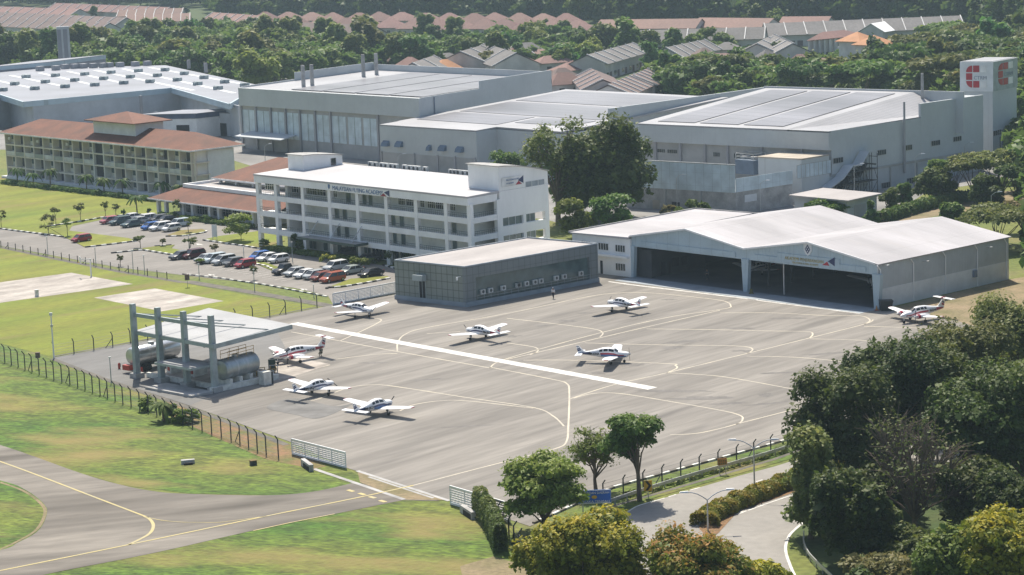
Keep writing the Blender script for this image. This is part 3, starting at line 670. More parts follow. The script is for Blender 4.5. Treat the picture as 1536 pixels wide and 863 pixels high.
part(bxb, 'railing', 'railing', rl)

# ---------------------------------------------------------------- white four-storey academy block
WB = Fr(at(392.6,369), at(709,415), at(392.6,369)+(at(823,275,13.6)-at(707,294,13.6)))
U, V, H = WB.U, WB.V, 13.55
wb = thing('academy_building', 'long white four-storey teaching block with open balconies and blue lettering on its roof edge', 'building', WB.p(U/2, V/2))
cols = [onw(WB, x, 330)[0] for x in (390.5,417.5,457.5,497.5,539,582,626.5,671)]+[U]
cols[0] = 0
FL = (3.05, 6.25, 9.35)     # beam centres
part(wb, 'roof', 'white_roof', lambda m: m.hexa([WB.p(-.5,-.7,H-.3), WB.p(U+.25,-.7,H-.3), WB.p(U+.25,V-1.6,H-.25), WB.p(-.5,V-1.6,H-.25)], [WB.p(-.5,-.7,H), WB.p(U+.25,-.7,H), WB.p(U+.25,V-1.6,H+.35), WB.p(-.5,V-1.6,H+.35)]))
fs = part(wb, 'fascia', 'white_wall', lambda m: (m.fbox(WB, -.45, U+.2, -.62, -.3, H-1.55, H-.305), m.fbox(WB, -.45, -.2, -.3, 5, H-1.55, H-.305), m.fbox(WB, U-.1, U+.2, -.3, 6.3, H-1.55, H-.305)))
ORG[fs.name] = ORG[wb.name]
for c in cols: part(wb, 'column', 'white_wall', lambda m: m.fbox(WB, c-.42, c+.42, -.36, .42, 0, H-1.3))
part(wb, 'column', 'white_wall', lambda m: m.fbox(WB, U-.42, U+.42, 6.0, 6.7, 0, H-1.3))
for z in FL:
    part(wb, 'balcony_beam', 'white_wall', lambda m: (m.fbox(WB, 0, U, -.3, .3, z-.5, z+.45), m.fbox(WB, U-.3, U+.3, .3, 6.2, z-.5, z+.45)))
    part(wb, 'floor_slab', 'white_wall', lambda m: m.fbox(WB, cols[1], U-.31, .31, V-2, z-.1, z+.15))
    part(wb, 'floor_slab', 'white_wall', lambda m: m.fbox(WB, .1, cols[1]-.01, .31, 3, z-.1, z+.15))
    def rail(m):
        for k in (.85, 1.2): m.beam(WB.p(0,-.1,z+k), WB.p(U,-.1,z+k), .06, .06); m.beam(WB.p(U+.1,0,z+k), WB.p(U+.1,6,z+k), .06, .06)
        n = int(U/.55)
        for i in range(n): m.beam(WB.p(U*i/n,-.1,z+.4), WB.p(U*i/n,-.1,z+1.2), .035, .035)
        for i in range(12): m.beam(WB.p(U+.1,.5*i,z+.4), WB.p(U+.1,.5*i,z+1.2), .035, .035)
    part(wb, 'railing', 'wbrail', rail)
IN = 2.6
part(wb, 'inner_wall', 'dormwall', lambda m: m.fbox(WB, cols[2]-4, U-IN, IN, V-1.8, .0, H-.4))
part(wb, 'stair_wall', 'white_wall', lambda m: m.fbox(WB, cols[1]+.6, cols[1]+1.4, 1.5, V-1.8, 0, H-1))
# windows and doors on the inner wall, as in the photo's bays, top floor to ground
for px0, px1, fl, kind in ((401,414,2,'w'),(436,451,2,'w'),(461,474,2,'w'),(474,491,2,'w'),(499,508,2,'w'),(521,528,2,'d'),(546,551,2,'d'),(555,560,2,'d'),(599,609,2,'w'),(611,621,2,'w'),(628,638,2,'w'),(643,654,2,'w'),(655,666,2,'w'),(674,684,2,'w'),
                           (503,509,1,'d'),(515,521,1,'d'),(587,593,1,'d'),(600,606,1,'d'),(678,684,1,'d'),(505,510,0,'d'),(517,523,0,'d'),(589,594,0,'d'),(601,607,0,'d'),(678,684,0,'d')):
    zf = FL[fl]+.15; a0 = onw(WB, px0, 330, IN)[0]; a1 = onw(WB, px1, 330, IN)[0]
    if kind == 'w': window(wb, WB, 'u', IN, a0, a1, zf+.75, zf+2.35, 4, bars=1)
    else: window(wb, WB, 'u', IN, a0, a1, zf+.02, zf+2.15, 1, name='door', glass='glass_blue', frame='grey_steel')
for px0, px1 in ((464,475),(485,492),(506,513),(520,540),(541,556),(558,568),(568,580),(585,598),(600,622)):
    a0 = onw(WB, px0, 365, IN)[0]; a1 = onw(WB, px1, 365, IN)[0]; window(wb, WB, 'u', IN, a0, a1, .15, 2.4, max(1, int((a1-a0)/.9)), glass='glass_blue' if px0 < 558 else 'glass')
# right-hand end wall with window bands
part(wb, 'end_wall', 'white_wall', lambda m: (m.fbox(WB, U-.35, U+.35, 6.7, 7.3, 0, H), [m.fbox(WB, U-.35, U+.35, 7.3, V, z0, z1) for z0, z1 in ((0,1.2),(2.7,4.4),(5.9,7.5),(8.95,H))],
   [m.fbox(WB, U-.35, U+.35, b0, b1, z0, z1) for b0, b1 in ((12.2,12.9),(V-1.0,V)) for z0, z1 in ((1.2,2.7),(4.4,5.9),(7.5,8.95))]))
for z0, z1 in ((1.2,2.7),(4.4,5.9),(7.5,8.95)):
    window(wb, WB, 'v', U, 7.35, 12.15, z0, z1, 3, out=1, glass='glass_blue'); window(wb, WB, 'v', U-.2, 13, V-3.0, z0, z1, 2, out=1, glass='glass_blue')
# raised stair heads with gently curved tops
def head(par, a0, a1, b0, b1, zf, zb):
    def fn(m):
        n = 8; rows_l = []; 
        prof = [(b0+(b1-b0)*i/n, H+zf+(zb-zf)*(i/n)**1.7) for i in range(n+1)]
        base = [(b1, H+.05), (b0, H+.05)]
        L_ = [WB.p(a0, b, z) for b, z in prof+base]; R_ = [WB.p(a1, b, z) for b, z in prof+base]; k = len(L_)
        m.add(L_+R_, [list(range(k)), list(range(2*k-1, k-1, -1))]+[[i, (i+1) % k, k+(i+1) % k, k+i] for i in range(k)])
    o = part(par, 'stair_head', 'white_wall', fn); ORG[o.name] = ORG[par.name]
    def cap(m):
        n = 8; prof = [(b0-.35+(b1-b0+.5)*i/n, H+zf+(zb-zf)*(i/n)**1.7) for i in range(n+1)]
        m.grid([[WB.p(a0-.3,b,z+.03) for b,z in prof],[WB.p(a1+.3,b,z+.03) for b,z in prof]]); m.grid([[WB.p(a0-.3,b,z+.16) for b,z in prof],[WB.p(a1+.3,b,z+.16) for b,z in prof]])
        m.poly([WB.p(a0-.3,prof[0][0],prof[0][1]+.03), WB.p(a1+.3,prof[0][0],prof[0][1]+.03), WB.p(a1+.3,prof[0][0],prof[0][1]+.16), WB.p(a0-.3,prof[0][0],prof[0][1]+.16)])
        m.grid([[WB.p(a1+.3,b,z+.03) for b,z in prof],[WB.p(a1+.3,b,z+.16) for b,z in prof]])
    part(o, 'cap_sheet', 'concrete', cap)
    return o
s0, t0 = px2F(WB, 709, 282, H); s1, t1 = px2F(WB, 748.5, 286.5, H)
h1 = head(wb, s0, U+.3, 6.7, V, 4.2, 2.2)
s0, t0 = px2F(WB, 423, 255, H+.15); s1, t1 = px2F(WB, 455.6, 256, H+.15); s2, t2 = px2F(WB, 528.6, 248.7, H+.2)
h2 = head(wb, s0, s1, t1, min(t2, V+4), 2.9, 2.0)
b, z = onside(WB, 500, 243, s1); window(h2, WB, 'v', s1, b-.6, b+.6, z-.6, z+.7, 1, out=1, frame='concrete')
window(wb, WB, 'v', U+.3, 13.0, V-.9, H-.3, H+.95, 3, out=1, glass='plinth')
b0, z0 = onside(WB, 752.5, 277, U+.35); b1, z1 = onside(WB, 785.5, 271, U+.35); 
bn = part(wb, 'banner', 'signwhite', lambda m: m.fbox(WB, U+.36, U+.42, b0, b1, z0-.5, z0+1.1)); ORG[bn.name] = ORG[wb.name]
text(bn, 'MALAYSIAN FLYING', 'blue', WB.p(U+.43,b0+1.0,z0+.45), WB.v, .42, wide=(b1-b0)*.6); text(bn, 'ACADEMY', 'blue', WB.p(U+.43,b0+1.0,z0-.1), WB.v, .36, wide=(b1-b0)*.35)
part(bn, 'banner_flash', 'navy', lambda m: m.add([WB.p(U+.44,b1-1.5,z0+.3), WB.p(U+.44,b1-.15,z0-.3), WB.p(U+.44,b1-.15,z0+1.0)], [[0,1,2]]), fix=False)
part(bn, 'banner_flash', 'red', lambda m: m.add([WB.p(U+.44,b1-2.1,z0-.4), WB.p(U+.44,b1-.5,z0-.4), WB.p(U+.44,b1-1.3,z0+.2)], [[0,1,2]]), fix=False)
# name along the roof edge
a0, z0 = onw(WB, 498.5, 284, -.65); a1, z1 = onw(WB, 574, 290, -.65)
text(fs, 'MALAYSIAN FLYING ACADEMY', 'blue', WB.p(a0,-.66,H-1.32), WB.u, 1.05, wide=a1-a0)
a2, _ = onw(WB, 493, 276, -.65); part(fs, 'crest', 'blue', lambda m: m.add([WB.p(a2+x,-.655,H-.85+z) for x,z in ((-.3,.42),(.3,.42),(.3,-.1),(0,-.5),(-.3,-.1))], [[0,1,2,3,4]]), fix=False)
a3, _ = onw(WB, 584, 288, -.65)
part(fs, 'flash', 'navy', lambda m: m.add([WB.p(a3-1.5,-.655,H-.8), WB.p(a3,-.655,H-1.5), WB.p(a3,-.655,H-.35)], [[0,1,2]]), fix=False)
part(fs, 'flash', 'red', lambda m: m.add([WB.p(a3-2.6,-.655,H-1.5), WB.p(a3-.8,-.655,H-1.5), WB.p(a3-1.6,-.655,H-.95)], [[0,1,2]]), fix=False)
# AC units standing along the roof's back edge
part(wb, 'ac_ledge', 'dark', lambda m: m.fbox(WB, s1+1, U-9, V-1.55, V+.3, H-.6, H+.1))
for x in (535,543,553.5,560.5,569,576,591,599.5,606.5,613,624.5,667,673,679,687,694.5,702):
    s, t = px2F(WB, x, 250+(x-535)*.076, H+.5); ac_unit(wb, WB.p(s, V-.6, H+.1), math.atan2(WB.u.y, WB.u.x), 1.25)
# entrance canopy
c0 = px2F(WB, 456.4, 353.5, 3.5); c1 = px2F(WB, 549.5, 364, 3.5); 
T0 = max(-7, min(-3.5, c1[1]))
cn = part(wb, 'entrance_canopy', 'canopy', lambda m: m.hexa([WB.p(c0[0],T0,3.35), WB.p(c1[0],T0,3.35), WB.p(c1[0],-.4,3.2), WB.p(c0[0],-.4,3.2)], [WB.p(c0[0],T0,3.5), WB.p(c1[0],T0,3.5), WB.p(c1[0],-.4,3.4), WB.p(c0[0],-.4,3.4)])); ORG[cn.name] = ORG[wb.name]
part(cn, 'canopy_edge', 'greenpaint', lambda m: (m.fbox(WB, c0[0]-.1, c1[0]+.1, T0-.15, T0-.01, 3.1, 3.55), m.fbox(WB, c1[0]+.01, c1[0]+.15, T0-.01, -.4, 3.05, 3.5)))
for a in (c0[0]+2, (c0[0]+c1[0])/2, c1[0]-2): part(cn, 'tie_rod', 'steel', lambda m: m.beam(WB.p(a,T0+1,3.5), WB.p(a+.5,-.4,6.2), .12, .12))
# ================================================================ factories, dormitory, canteen
def FrD(o, U, V):
    """frame on the factory's own grid: u to the right-front, v away"""
    return Fr(o, o-AA*U, o+AB*V)
# ---- tall factory hall
q0, q1, q3 = at(357,132,16), at(628,148,16), at(616,97,16)
C1 = Fr(q0, q1, q0+(q3-q0)); U, V, H = C1.U, 58.0, 16.0
c1 = thing('factory_hall', 'tall pale grey factory hall with flat solar roof, glazed front and four thin chimneys', 'factory', C1.p(U/2, V/2))
part(c1, 'wall', 'ctrm_side', lambda m: (m.fbox(C1, .4, U, 1.0, V, 0, H-.35)))
part(c1, 'roof', 'ctrm_roof', lambda m: m.fbox(C1, .35, U-.35, .35, V-.35, H-.34, H-.12))
part(c1, 'fascia', 'ctrm', lambda m: (m.fbox(C1, 0, U, 0, 1.0, 11.4, H)))
def pp(m):
    m.fbox(C1, 0, .35, 1.0, V*.40, H-1.5, H+.3); m.fbox(C1, 0, .35, V*.40, V, H-1.5, H+2.1); m.fbox(C1, .35, U, V-.35, V, H-1.5, H+1.6)
    m.fbox(C1, U-.35, U+.03, 1.0, V*.44, H-1.5, H+.1); m.fbox(C1, U-.35, U+.03, V*.44, V-.35, H-1.5, H+2.0)
part(c1, 'parapet', 'ctrm_side', pp)
part(c1, 'lower_wall', 'ctrm_low', lambda m: m.fbox(C1, .3, U, .75, .98, 0, 11.38))
for x in (361,382.6,404.8,427,448.3,471,494,565,624):
    a, z = onw(C1, x, 190); part(c1, 'column', 'ctrm_roof', lambda m: m.fbox(C1, a-.3, a+.3, .25, .74, 0, 11.38))
xs = [361,382.6,404.8,427,448.3,471,494,518,541,565]
for x0, x1 in zip(xs, xs[1:]):
    a0 = onw(C1, x0, 190)[0]+.45; a1 = onw(C1, x1, 190)[0]-.45
    o = part(c1, 'window', 'ctrm_glaze_a', lambda m: m.fbox(C1, a0, a1, .66, .76, 3.5, 10.3)); ORG[o.name] = ORG[c1.name]
    part(o, 'mullion', 'grey_steel', lambda m: (m.fbox(C1, (a0+a1)/2-.12, (a0+a1)/2+.12, .6, .655, 3.5, 10.3)))
part(c1, 'downpipe', 'ctgrey', lambda m: m.fbox(C1, U+.05, U+.25, 6, 6.25, 0, H-.2))
part(c1, 'loading_canopy', 'hangar_side', lambda m: m.hexa([C1.p(4,-6,4.0), C1.p(24,-6,4.0), C1.p(24,.2,4.5), C1.p(4,.2,4.5)], [C1.p(4,-6,4.2), C1.p(24,-6,4.2), C1.p(24,.2,4.8), C1.p(4,.2,4.8)]))
for i in range(4):
    b0 = 3; a0 = 20+i*13.2
    part(c1, 'solar_panel', 'solar', lambda m: m.fbox(C1, a0, a0+12.4, b0, V-4, H-.05, H+.12))
for x, y0, y1 in ((455.5,130,98),(468.5,128,97),(545.5,115,82),(565,112,80)):
    p = at(x, y0, H-.1); zt = zat(p, y1)
    part(c1, 'chimney', 'concrete', lambda m: m.tube([Vector((p.x,p.y,H-.2)), Vector((p.x,p.y,zt))], [.55,.5], 10), smooth=True)

# ---- low hall between
C2 = FrD(at(714,196,11), 60, 80); a_, b_ = px2F(C2, 569, 187, 11)
c2 = thing('factory_wing', 'low grey factory wing with dark vent hoods between the two big halls', 'factory', C2.p(0, 30))
uC1 = px2F(C2, 628, 148, 16)[0]-.2; uF = px2F(C2, 914, 163, 15)[0]+.3; j1 = px2F(C2, 745, 192.5, 11); j2 = px2F(C2, 860, 201, 11)
fp = [(a_, b_), (0, 0), j1, j2, (uF, j2[1]), (uF, 60), (uC1, 60), (uC1, b_+6), (a_, b_+6)]; zC2 = lambda v: 11+max(0, v)*.052
part(c2, 'wall', 'ctrm', lambda m: m.prism([tuple(C2.p(u, v))[:2] for u, v in fp], 0, 10.8))
def rf(m): v = [C2.p(u, v, zC2(v)) for u, v in fp]; m.add(v+[p-Vector((0,0,.35)) for p in v], [list(t) for t in tessellate_polygon([v])]+[[i,(i+1)%len(v),len(v)+(i+1)%len(v),len(v)+i] for i in range(len(v))])
part(c2, 'roof', 'ctrm_roof', rf)
def slope_panel(par, F, a0, a1, b0, b1, zf, z=.1):
    lo = [F.p(a0,b0,zf(b0)+z), F.p(a1,b0,zf(b0)+z), F.p(a1,b1,zf(b1)+z), F.p(a0,b1,zf(b1)+z)]
    return part(par, 'solar_panel', 'solar', lambda m: m.hexa([p-Vector((0,0,.08)) for p in lo], lo))
for a0, a1, b0, b1 in ((uC1+3, -2, 8, 20), (uC1+3, uF-4, 21.5, 38), (uC1+3, uF-4, 40, 57), (0, uF-4, 12, 20)): slope_panel(c2, C2, a0, a1, b0, b1, zC2)
FW2 = Fr(at(569,187,11), at(714,196,11), at(569,187,11)+AB*10)
part(c2, 'lower_wall', 'ctrm_low', lambda m: m.fbox(FW2, .2, FW2.U-.2, -.06, -.01, 0, 4.6))
for px, py, w in ((580,215.5,14),(600,216.5,14),(645,222,7),(665,222.5,14),(691,224.5,14)):
    a, z = onw(FW2, px, py); k = w/14*1.05
    part(c2, 'vent_hood', 'bluegrey', lambda m: m.hexa([FW2.p(a-k,-1.0,z-.6), FW2.p(a+k,-1.0,z-.6), FW2.p(a+k,0,z-.6), FW2.p(a-k,0,z-.6)], [FW2.p(a-k,-.7,z+.2), FW2.p(a+k,-.7,z+.2), FW2.p(a+k,0,z+.7), FW2.p(a-k,0,z+.7)]))
for x in (573,622,657,683,713):
    a, z = onw(FW2, x, 230); part(c2, 'column', 'ctrm_roof', lambda m: m.fbox(FW2, a-.22, a+.22, -.35, -.065, 0, 4.8))

# ---- right hand hall with the tower
_o3 = at(958,185,13.5); C3 = Fr(_o3, at(1243,197,13.5), _o3+AB*42); U, V, H = C3.U, 42.0, 13.5; zC3 = lambda v: 13.45+v*.0985
c3 = thing('factory_hall', 'wide grey factory hall on the right with solar roof and a square logo tower', 'factory', C3.p(U/2, V/2))
part(c3, 'wall', 'ctrm_side', lambda m: m.fbox(C3, .1, U, .9, V, 0, H-.05))
RI = U-10
def r3(m):
    A_ = [C3.p(-.3,-.05,zC3(0)), C3.p(RI,-.05,zC3(0)), C3.p(RI,V,zC3(V)), C3.p(-.3,V,zC3(V))]; m.hexa([p-Vector((0,0,.25)) for p in A_], A_)
    m.add([C3.p(RI,-.05,zC3(0)), C3.p(U-.06,-.05,zC3(0)), C3.p(U-.06,V,13.7), C3.p(RI,V,zC3(V))], [[0,1,2,3]]); m.add([C3.p(RI,V,zC3(V)), C3.p(U-.06,V,13.7), C3.p(U-.06,V,12)], [[0,1,2]])
part(c3, 'roof', 'ctrm_roof', r3)
part(c3, 'fascia', 'ctrm', lambda m: m.fbox(C3, 0, U, 0, .9, 9.6, H-.345))
part(c3, 'lower_wall', 'ctrm_low', lambda m: m.fbox(C3, .1, U-.2, .75, .88, 0, 9.58))
for x in (981,1018,1055,1089,1140,1200):
    a, z = onw(C3, x, 230); part(c3, 'column', 'ctrm_roof', lambda m: m.fbox(C3, a-.25, a+.25, .3, .74, 0, 9.58))
for x0, x1 in ((964,980),(983,998),(1001,1016),(1070,1080),(1101,1110),(1115,1138),(1143,1165)):
    a0, z0 = onw(C3, x0, 222+(x0-964)*.06, .75); a1, z1 = onw(C3, x1, 228+(x0-964)*.07, .75); window(c3, C3, 'u', .75, a0, a1, z1, z0, 5, frame='ctrm_low')
lp = [at(914,163,15), at(1060,143,15), at(1148,131,15)]
LW = Fr(lp[0], lp[2], lp[0]+AA*.5)
part(c3, 'fire_wall', 'ctrm_side', lambda m: m.fbox(LW, 0, LW.U, 0, .5, 0, 15))
part(c3, 'back_parapet', 'ctrm', lambda m: m.fbox(C3, -1, U+2, V, V+.4, 9, zC3(V)+.35))
b0, _ = onside(C3, 1381, 175, U); bT = 52.0
part(c3, 'raised_wall', 'ctrm_side', lambda m: m.fbox(C3, U-.5, U+.04, b0, bT, 0, 16.4))
part(c3, 'rear_block', 'ctrm_side', lambda m: m.fbox(C3, U-9, U-.51, V+.4, bT, 0, 16.2))
b1_, z1_ = onside(C3, 1266, 259, U); 
part(c3, 'wall_ledge', 'ctrm_low', lambda m: m.fbox(C3, U+.0, U+.3, 0, bT-5, z1_-.4, z1_+.05))
part(c3, 'lower_side_wall', 'hangar_side', lambda m: m.fbox(C3, U+.002, U+.12, 0, bT-5, 0, z1_-.4))
for x0, x1, y0, y1 in ((1250,1264.5,236,243.5),(1316,1329,224,231.5),(1355,1368,217,224.5),(1397,1410,210,217.5),(1430,1442,204,211),(1322,1336,273,286),(1360,1373.5,266,277)):
    a0, za = onside(C3, x0, y0+2, U+.12); a1, zb = onside(C3, x1, y1, U+.12); window(c3, C3, 'v', U+.12, a0, a1, zb, za, 4, out=1, frame='ctrm_low')
for x in (1282,1335,1375): b, z = onside(C3, x, 270, U+.1); part(c3, 'column', 'ctrm_low', lambda m: m.fbox(C3, U+.12, U+.35, b-.15, b+.15, 0, z1_-.4))
for a0, a1 in ((3,12.6),(14,23.8),(25.2,35)): slope_panel(c3, C3, a0, a1, 2.5, 39.5, zC3, .14)
b, z = onside(C3, 1354, 250, U); p = C3.p(U+.5, b); zt = zat(p, 153)
part(c3, 'exhaust_stack', 'ctrm_roof', lambda m: m.tube([Vector((p.x,p.y,2.5)), Vector((p.x,p.y,zt))], [.28,.22], 8), smooth=True)
for x, y0, y1 in ((1397,136,110),):
    p = C3.p(px2F(C3, x, y0, 17.8)[0], V-1); part(c3, 'roof_vent_pipe', 'concrete', lambda m: m.tube([Vector((p.x,p.y,16.5)), Vector((p.x,p.y,zat(p,y1)))], [.35,.3], 8), smooth=True)
# tan-roofed lean-to on the hall's front corner
bb = px2F(C3, 1192, 238, 8.8)[1]; al = px2F(C3, 1138, 235, 8.8)[0]
lt = part(c3, 'lean_to', 'ctrm_side', lambda m: m.fbox(C3, al, U+.06, bb, .0, 0, 8.6)); ORG[lt.name] = ORG[c3.name]
part(lt, 'lean_to_roof', 'tanroof', lambda m: m.fbox(C3, al-.2, U+.2, bb-.2, -.05, 8.6, 8.85))
b0, z0 = onside(C3, 1195, 246, U+.06); b1, z1 = onside(C3, 1246, 235, U+.06); window(lt, C3, 'v', U+.06, b0, min(b1, 3), z0-3.0, z0-.3, 8, out=1, frame='ctrm_low', glass='ctrm_glaze')
# covered stair up the side wall
sa, za = onside(C3, 1250, 284, U+3); 
st = thing('covered_stair', 'long covered grey stairway climbing the side wall of the right factory hall', 'stairs', C3.p(U+2, 12))
pr = [onside(C3, x, y, U+2.6) for x, y in ((1246,283),(1266,268),(1280,249),(1293,248),(1304,228),(1317,229))]
def sr(m):
    for (b0, z0), (b1, z1) in zip(pr, pr[1:]): m.hexa([C3.p(U+.3,b0,z0-.1), C3.p(U+2.6,b0,z0-.1), C3.p(U+2.6,b1,z1-.1), C3.p(U+.3,b1,z1-.1)], [C3.p(U+.3,b0,z0+.12), C3.p(U+2.6,b0,z0+.12), C3.p(U+2.6,b1,z1+.12), C3.p(U+.3,b1,z1+.12)])
part(st, 'roof', 'hangar_side', sr)
def sf(m):
    b0, b1 = pr[1][0], pr[-1][0]
    for b in np.linspace(b0, b1, 7):
        zt = np.interp(b, [q[0] for q in pr], [q[1] for q in pr])
        for a in (.5, 2.4): m.beam(C3.p(U+a,b,0), C3.p(U+a,b,zt-.1), .12, .12)
    for z in (2.4, 4.8, 7.2):
        bs = np.interp(z+1, [q[1] for q in pr], [q[0] for q in pr]); m.fbox(C3, U+.4, U+2.5, bs, b1, z, z+.12)
    for b in np.linspace(b0, b1-2, 4): m.beam(C3.p(U+2.45,b,0), C3.p(U+2.45,b+2,2.4), .08, .08); m.beam(C3.p(U+2.45,b+2,2.4), C3.p(U+2.45,b+1,4.8), .08, .08)
part(st, 'frame', 'post', sf)
part(st, 'flight', 'dim_wall', lambda m: [m.beam(C3.p(U+1.4,b0,z0-2.4), C3.p(U+1.4,b1,z1-2.4), 1.6, .3) for (b0,z0),(b1,z1) in zip(pr, pr[1:])])
# logo tower
TH = 22.2
TW = Fr(at(1490,93,TH), at(1440,93,TH), at(1526,86.5,TH)); u_, v_ = TW.U, TW.V
tw = thing('logo_tower', 'square grey factory tower carrying a red and white block logo on two sides', 'tower', TW.p(u_/2, v_/2))
part(tw, 'shaft', 'ctrm_side', lambda m: m.fbox(TW, .15, u_-.1, .0, v_, 0, TH-6.6))
part(tw, 'head', 'hangar_low', lambda m: m.fbox(TW, 0, u_, -.1, v_+.05, TH-6.6, TH))
part(tw, 'roof', 'ctrm_roof', lambda m: m.fbox(TW, .3, u_-.3, .3, v_-.3, TH, TH+.12))
part(tw, 'side_cladding', 'grey_steel', lambda m: m.fbox(TW, -.04, -.005, -.1, v_+.05, TH-6.6, TH))
b0, z0 = onside(TW, 1490, 201); b1, z1 = onside(TW, 1518, 194)
for x0, x1, y0, y1 in ((1490.5,1503,197,201.5),(1504,1517,194.5,199),(1477,1479.5,204,218),(1481,1484,204,218)):
    b0, z0 = onside(TW, x0, y0); b1, z1 = onside(TW, x1, y1)
    if x0 > 1488: window(tw, TW, 'v', .14, b0, b1, z1, z0, 4, out=-1, frame='ctrm_low')
for x in (1500,1504): b0, z0 = onside(TW, x, 205, .15); part(tw, 'slit_window', 'glass', lambda m: m.fbox(TW, .1, .148, b0-.15, b0+.25, z0-3, z0))
def logo(P, w, hh):
    """block letter logo: P(x,z,d) gives the wall point; w is the total width"""
    k = w/3.35; kz = hh/3.35
    lg = MB()
    def sq(m, x, z, d=.07, s=1.0):
        a, c = x*k, z*kz; m.hexa([P(a,c,.0), P(a+s*k,c,.0), P(a+s*k,c,d), P(a,c,d)], [P(a,c+s*kz,.0), P(a+s*k,c+s*kz,.0), P(a+s*k,c+s*kz,d), P(a,c+s*kz,d)])
    root = None
    for i, (x, z, mt, cut) in enumerate(((0,2.35,'ctred',1),(1.17,2.35,'ctred',0),(2.34,2.35,'signwhite',0),(0,1.17,'ctred',0),(0,0,'ctred',2),(1.17,0,'ctred',0),(2.34,0,'signwhite',0))):
        m = MB()
        if cut:
            n = 8; arc = [(1-math.cos(t*math.pi/2/n), math.sin(t*math.pi/2/n)) for t in range(n+1)]
            if cut == 1: pts = [(1,0),(1,1)]+[(x_, z_) for x_, z_ in reversed(arc)]
            else: pts = [(1,1),(1,0)]+[(x_, 1-z_) for x_, z_ in reversed(arc)]
            f = [P((x+p)*k,(z+q)*kz,.07) for p, q in pts]; b = [P((x+p)*k,(z+q)*kz,0) for p, q in pts]; N = len(f)
            m.add(f+b, [list(range(N))]+[[j,(j+1)%N,N+(j+1)%N,N+j] for j in range(N)])
        else: sq(m, x, z)
        m.build('logo_block', MT[mt], tw)
s0 = onw(TW, 1449.5, 98)[0]; z0 = onw(TW, 1449.5, 131.5)[1]; s1 = onw(TW, 1480, 98)[0]
wl = abs(s1-s0); hL = onw(TW, 1449.5, 98.5)[1]-z0
logo(lambda x, z, d: TW.p(s0-x, -.1-d, z0+z), wl, hL); text(tw, 'CTRM', 'ctgrey', TW.p(s0-wl*.37, -.14, z0+wl*.39), -TW.u, wl*.24, wide=wl*.62)
print('TOWER', px2F(C3,1490,241,0), U, TW.U, TW.V); b0, z0 = onside(TW, 1497.5, 129, -.04); b1, _ = onside(TW, 1519, 122, -.04); wl2 = b1-b0
logo(lambda x, z, d: TW.p(-.04-d, b0+x, z0+z), wl2, hL); text(tw, 'CTRM', 'ctgrey', TW.p(-.08, b0+wl2*.37, z0+hL*.39), TW.v, hL*.24, wide=wl2*.62)

# ---- yard compound with translucent screens
AX = Fr(at(1104,322), at(1104,322)+(at(969,241,9.6)-at(1104,248,9.6)), at(1188,256,6.95)); aU, aV = AX.U+5, AX.V
ax = thing('plant_compound', 'walled plant yard with tall translucent blue screens on concrete walls in front of the factory', 'enclosure', AX.p(aU/2, aV/2))
part(ax, 'wall', 'concrete', lambda m: m.fbox(AX, 0, aU, 0, aV, 0, 4.4))
part(ax, 'front_screen', 'ctrm_glaze_a', lambda m: m.fbox(AX, 0, aU, -.12, -.02, 4.2, 9.6))
part(ax, 'side_screen', 'ctrm_glaze', lambda m: m.fbox(AX, -.12, -.02, 0, aV, 4.3, 7.0))
part(ax, 'screen_rail', 'steel', lambda m: (m.fbox(AX, -.1, aU, -.2, .05, 9.6, 9.75)))
for px0, px1, y0, y1 in ((979,990,300,318),(1008,1020,303,320),(1033,1045,305,322)):
    a0, z0 = onw(AX, px0, y0); a1, z1 = onw(AX, px1, y1); part(ax, 'door', 'tanroof' if px0 < 1000 else 'dim_wall', lambda m: m.fbox(AX, min(a0,a1), max(a0,a1), -.06, -.005, 0, min(z0, 3.2)))
for x in (998,1051): a, z = onw(AX, x, 300); part(ax, 'pilaster', 'ctrm_low', lambda m: m.fbox(AX, a-.25, a+.25, -.3, -.003, 0, 4.2))
b0, z0 = onside(AX, 1117, 293); b1, z1 = onside(AX, 1135, 301); part(ax, 'wall_notice', 'hangar_low', lambda m: m.fbox(AX, -.06, -.003, b0, b1, z1, z0))
for i, (x0, y0, x1, y1, w_) in enumerate(((1036,246,1072,236,0),(1073,249,1109,238,0),(1112,262,1141,246,0))):
    p = at((x0+x1)/2, (y0+y1)/2+ (8 if i < 2 else 6), 4.4); h = 4.6 if i < 2 else 4.2
    ct = thing('cooling_tower', ('left blue-grey cooling tower with a caged top behind the yard screen', 'middle blue-grey cooling tower with a caged top beside its twin', 'smaller cooling tower at the screened yard right corner')[i], 'cooling tower', Vector((p.x,p.y,4.4)), group='cooling towers in the plant yard')
    CF = FrD(Vector((p.x,p.y,0)), 1, 1)
    part(ct, 'casing', 'bluegrey', lambda m: m.fbox(CF, -2.5, 2.5, -2, 2, 4.4, 4.4+h*.7))
    part(ct, 'fan_stack', 'concrete', lambda m: [m.tube([CF.p(a,0,4.4+h*.7), CF.p(a,0,4.4+h*.85)], .95, 12) for a in (-1.2,1.2)])
    def cg(m):
        for a in (-2.4, 2.4):
            for b in (-1.9, 1.9): m.beam(CF.p(a,b,4.4+h*.7), CF.p(a,b,4.4+h), .1, .1)
        for z in (.85, 1): [m.beam(CF.p(-2.4,b,4.4+h*z), CF.p(2.4,b,4.4+h*z), .1, .1) for b in (-1.9,1.9)]; [m.beam(CF.p(a,-1.9,4.4+h*z), CF.p(a,1.9,4.4+h*z), .1, .1) for a in (-2.4,2.4)]
    part(ct, 'railing', 'steel', cg)
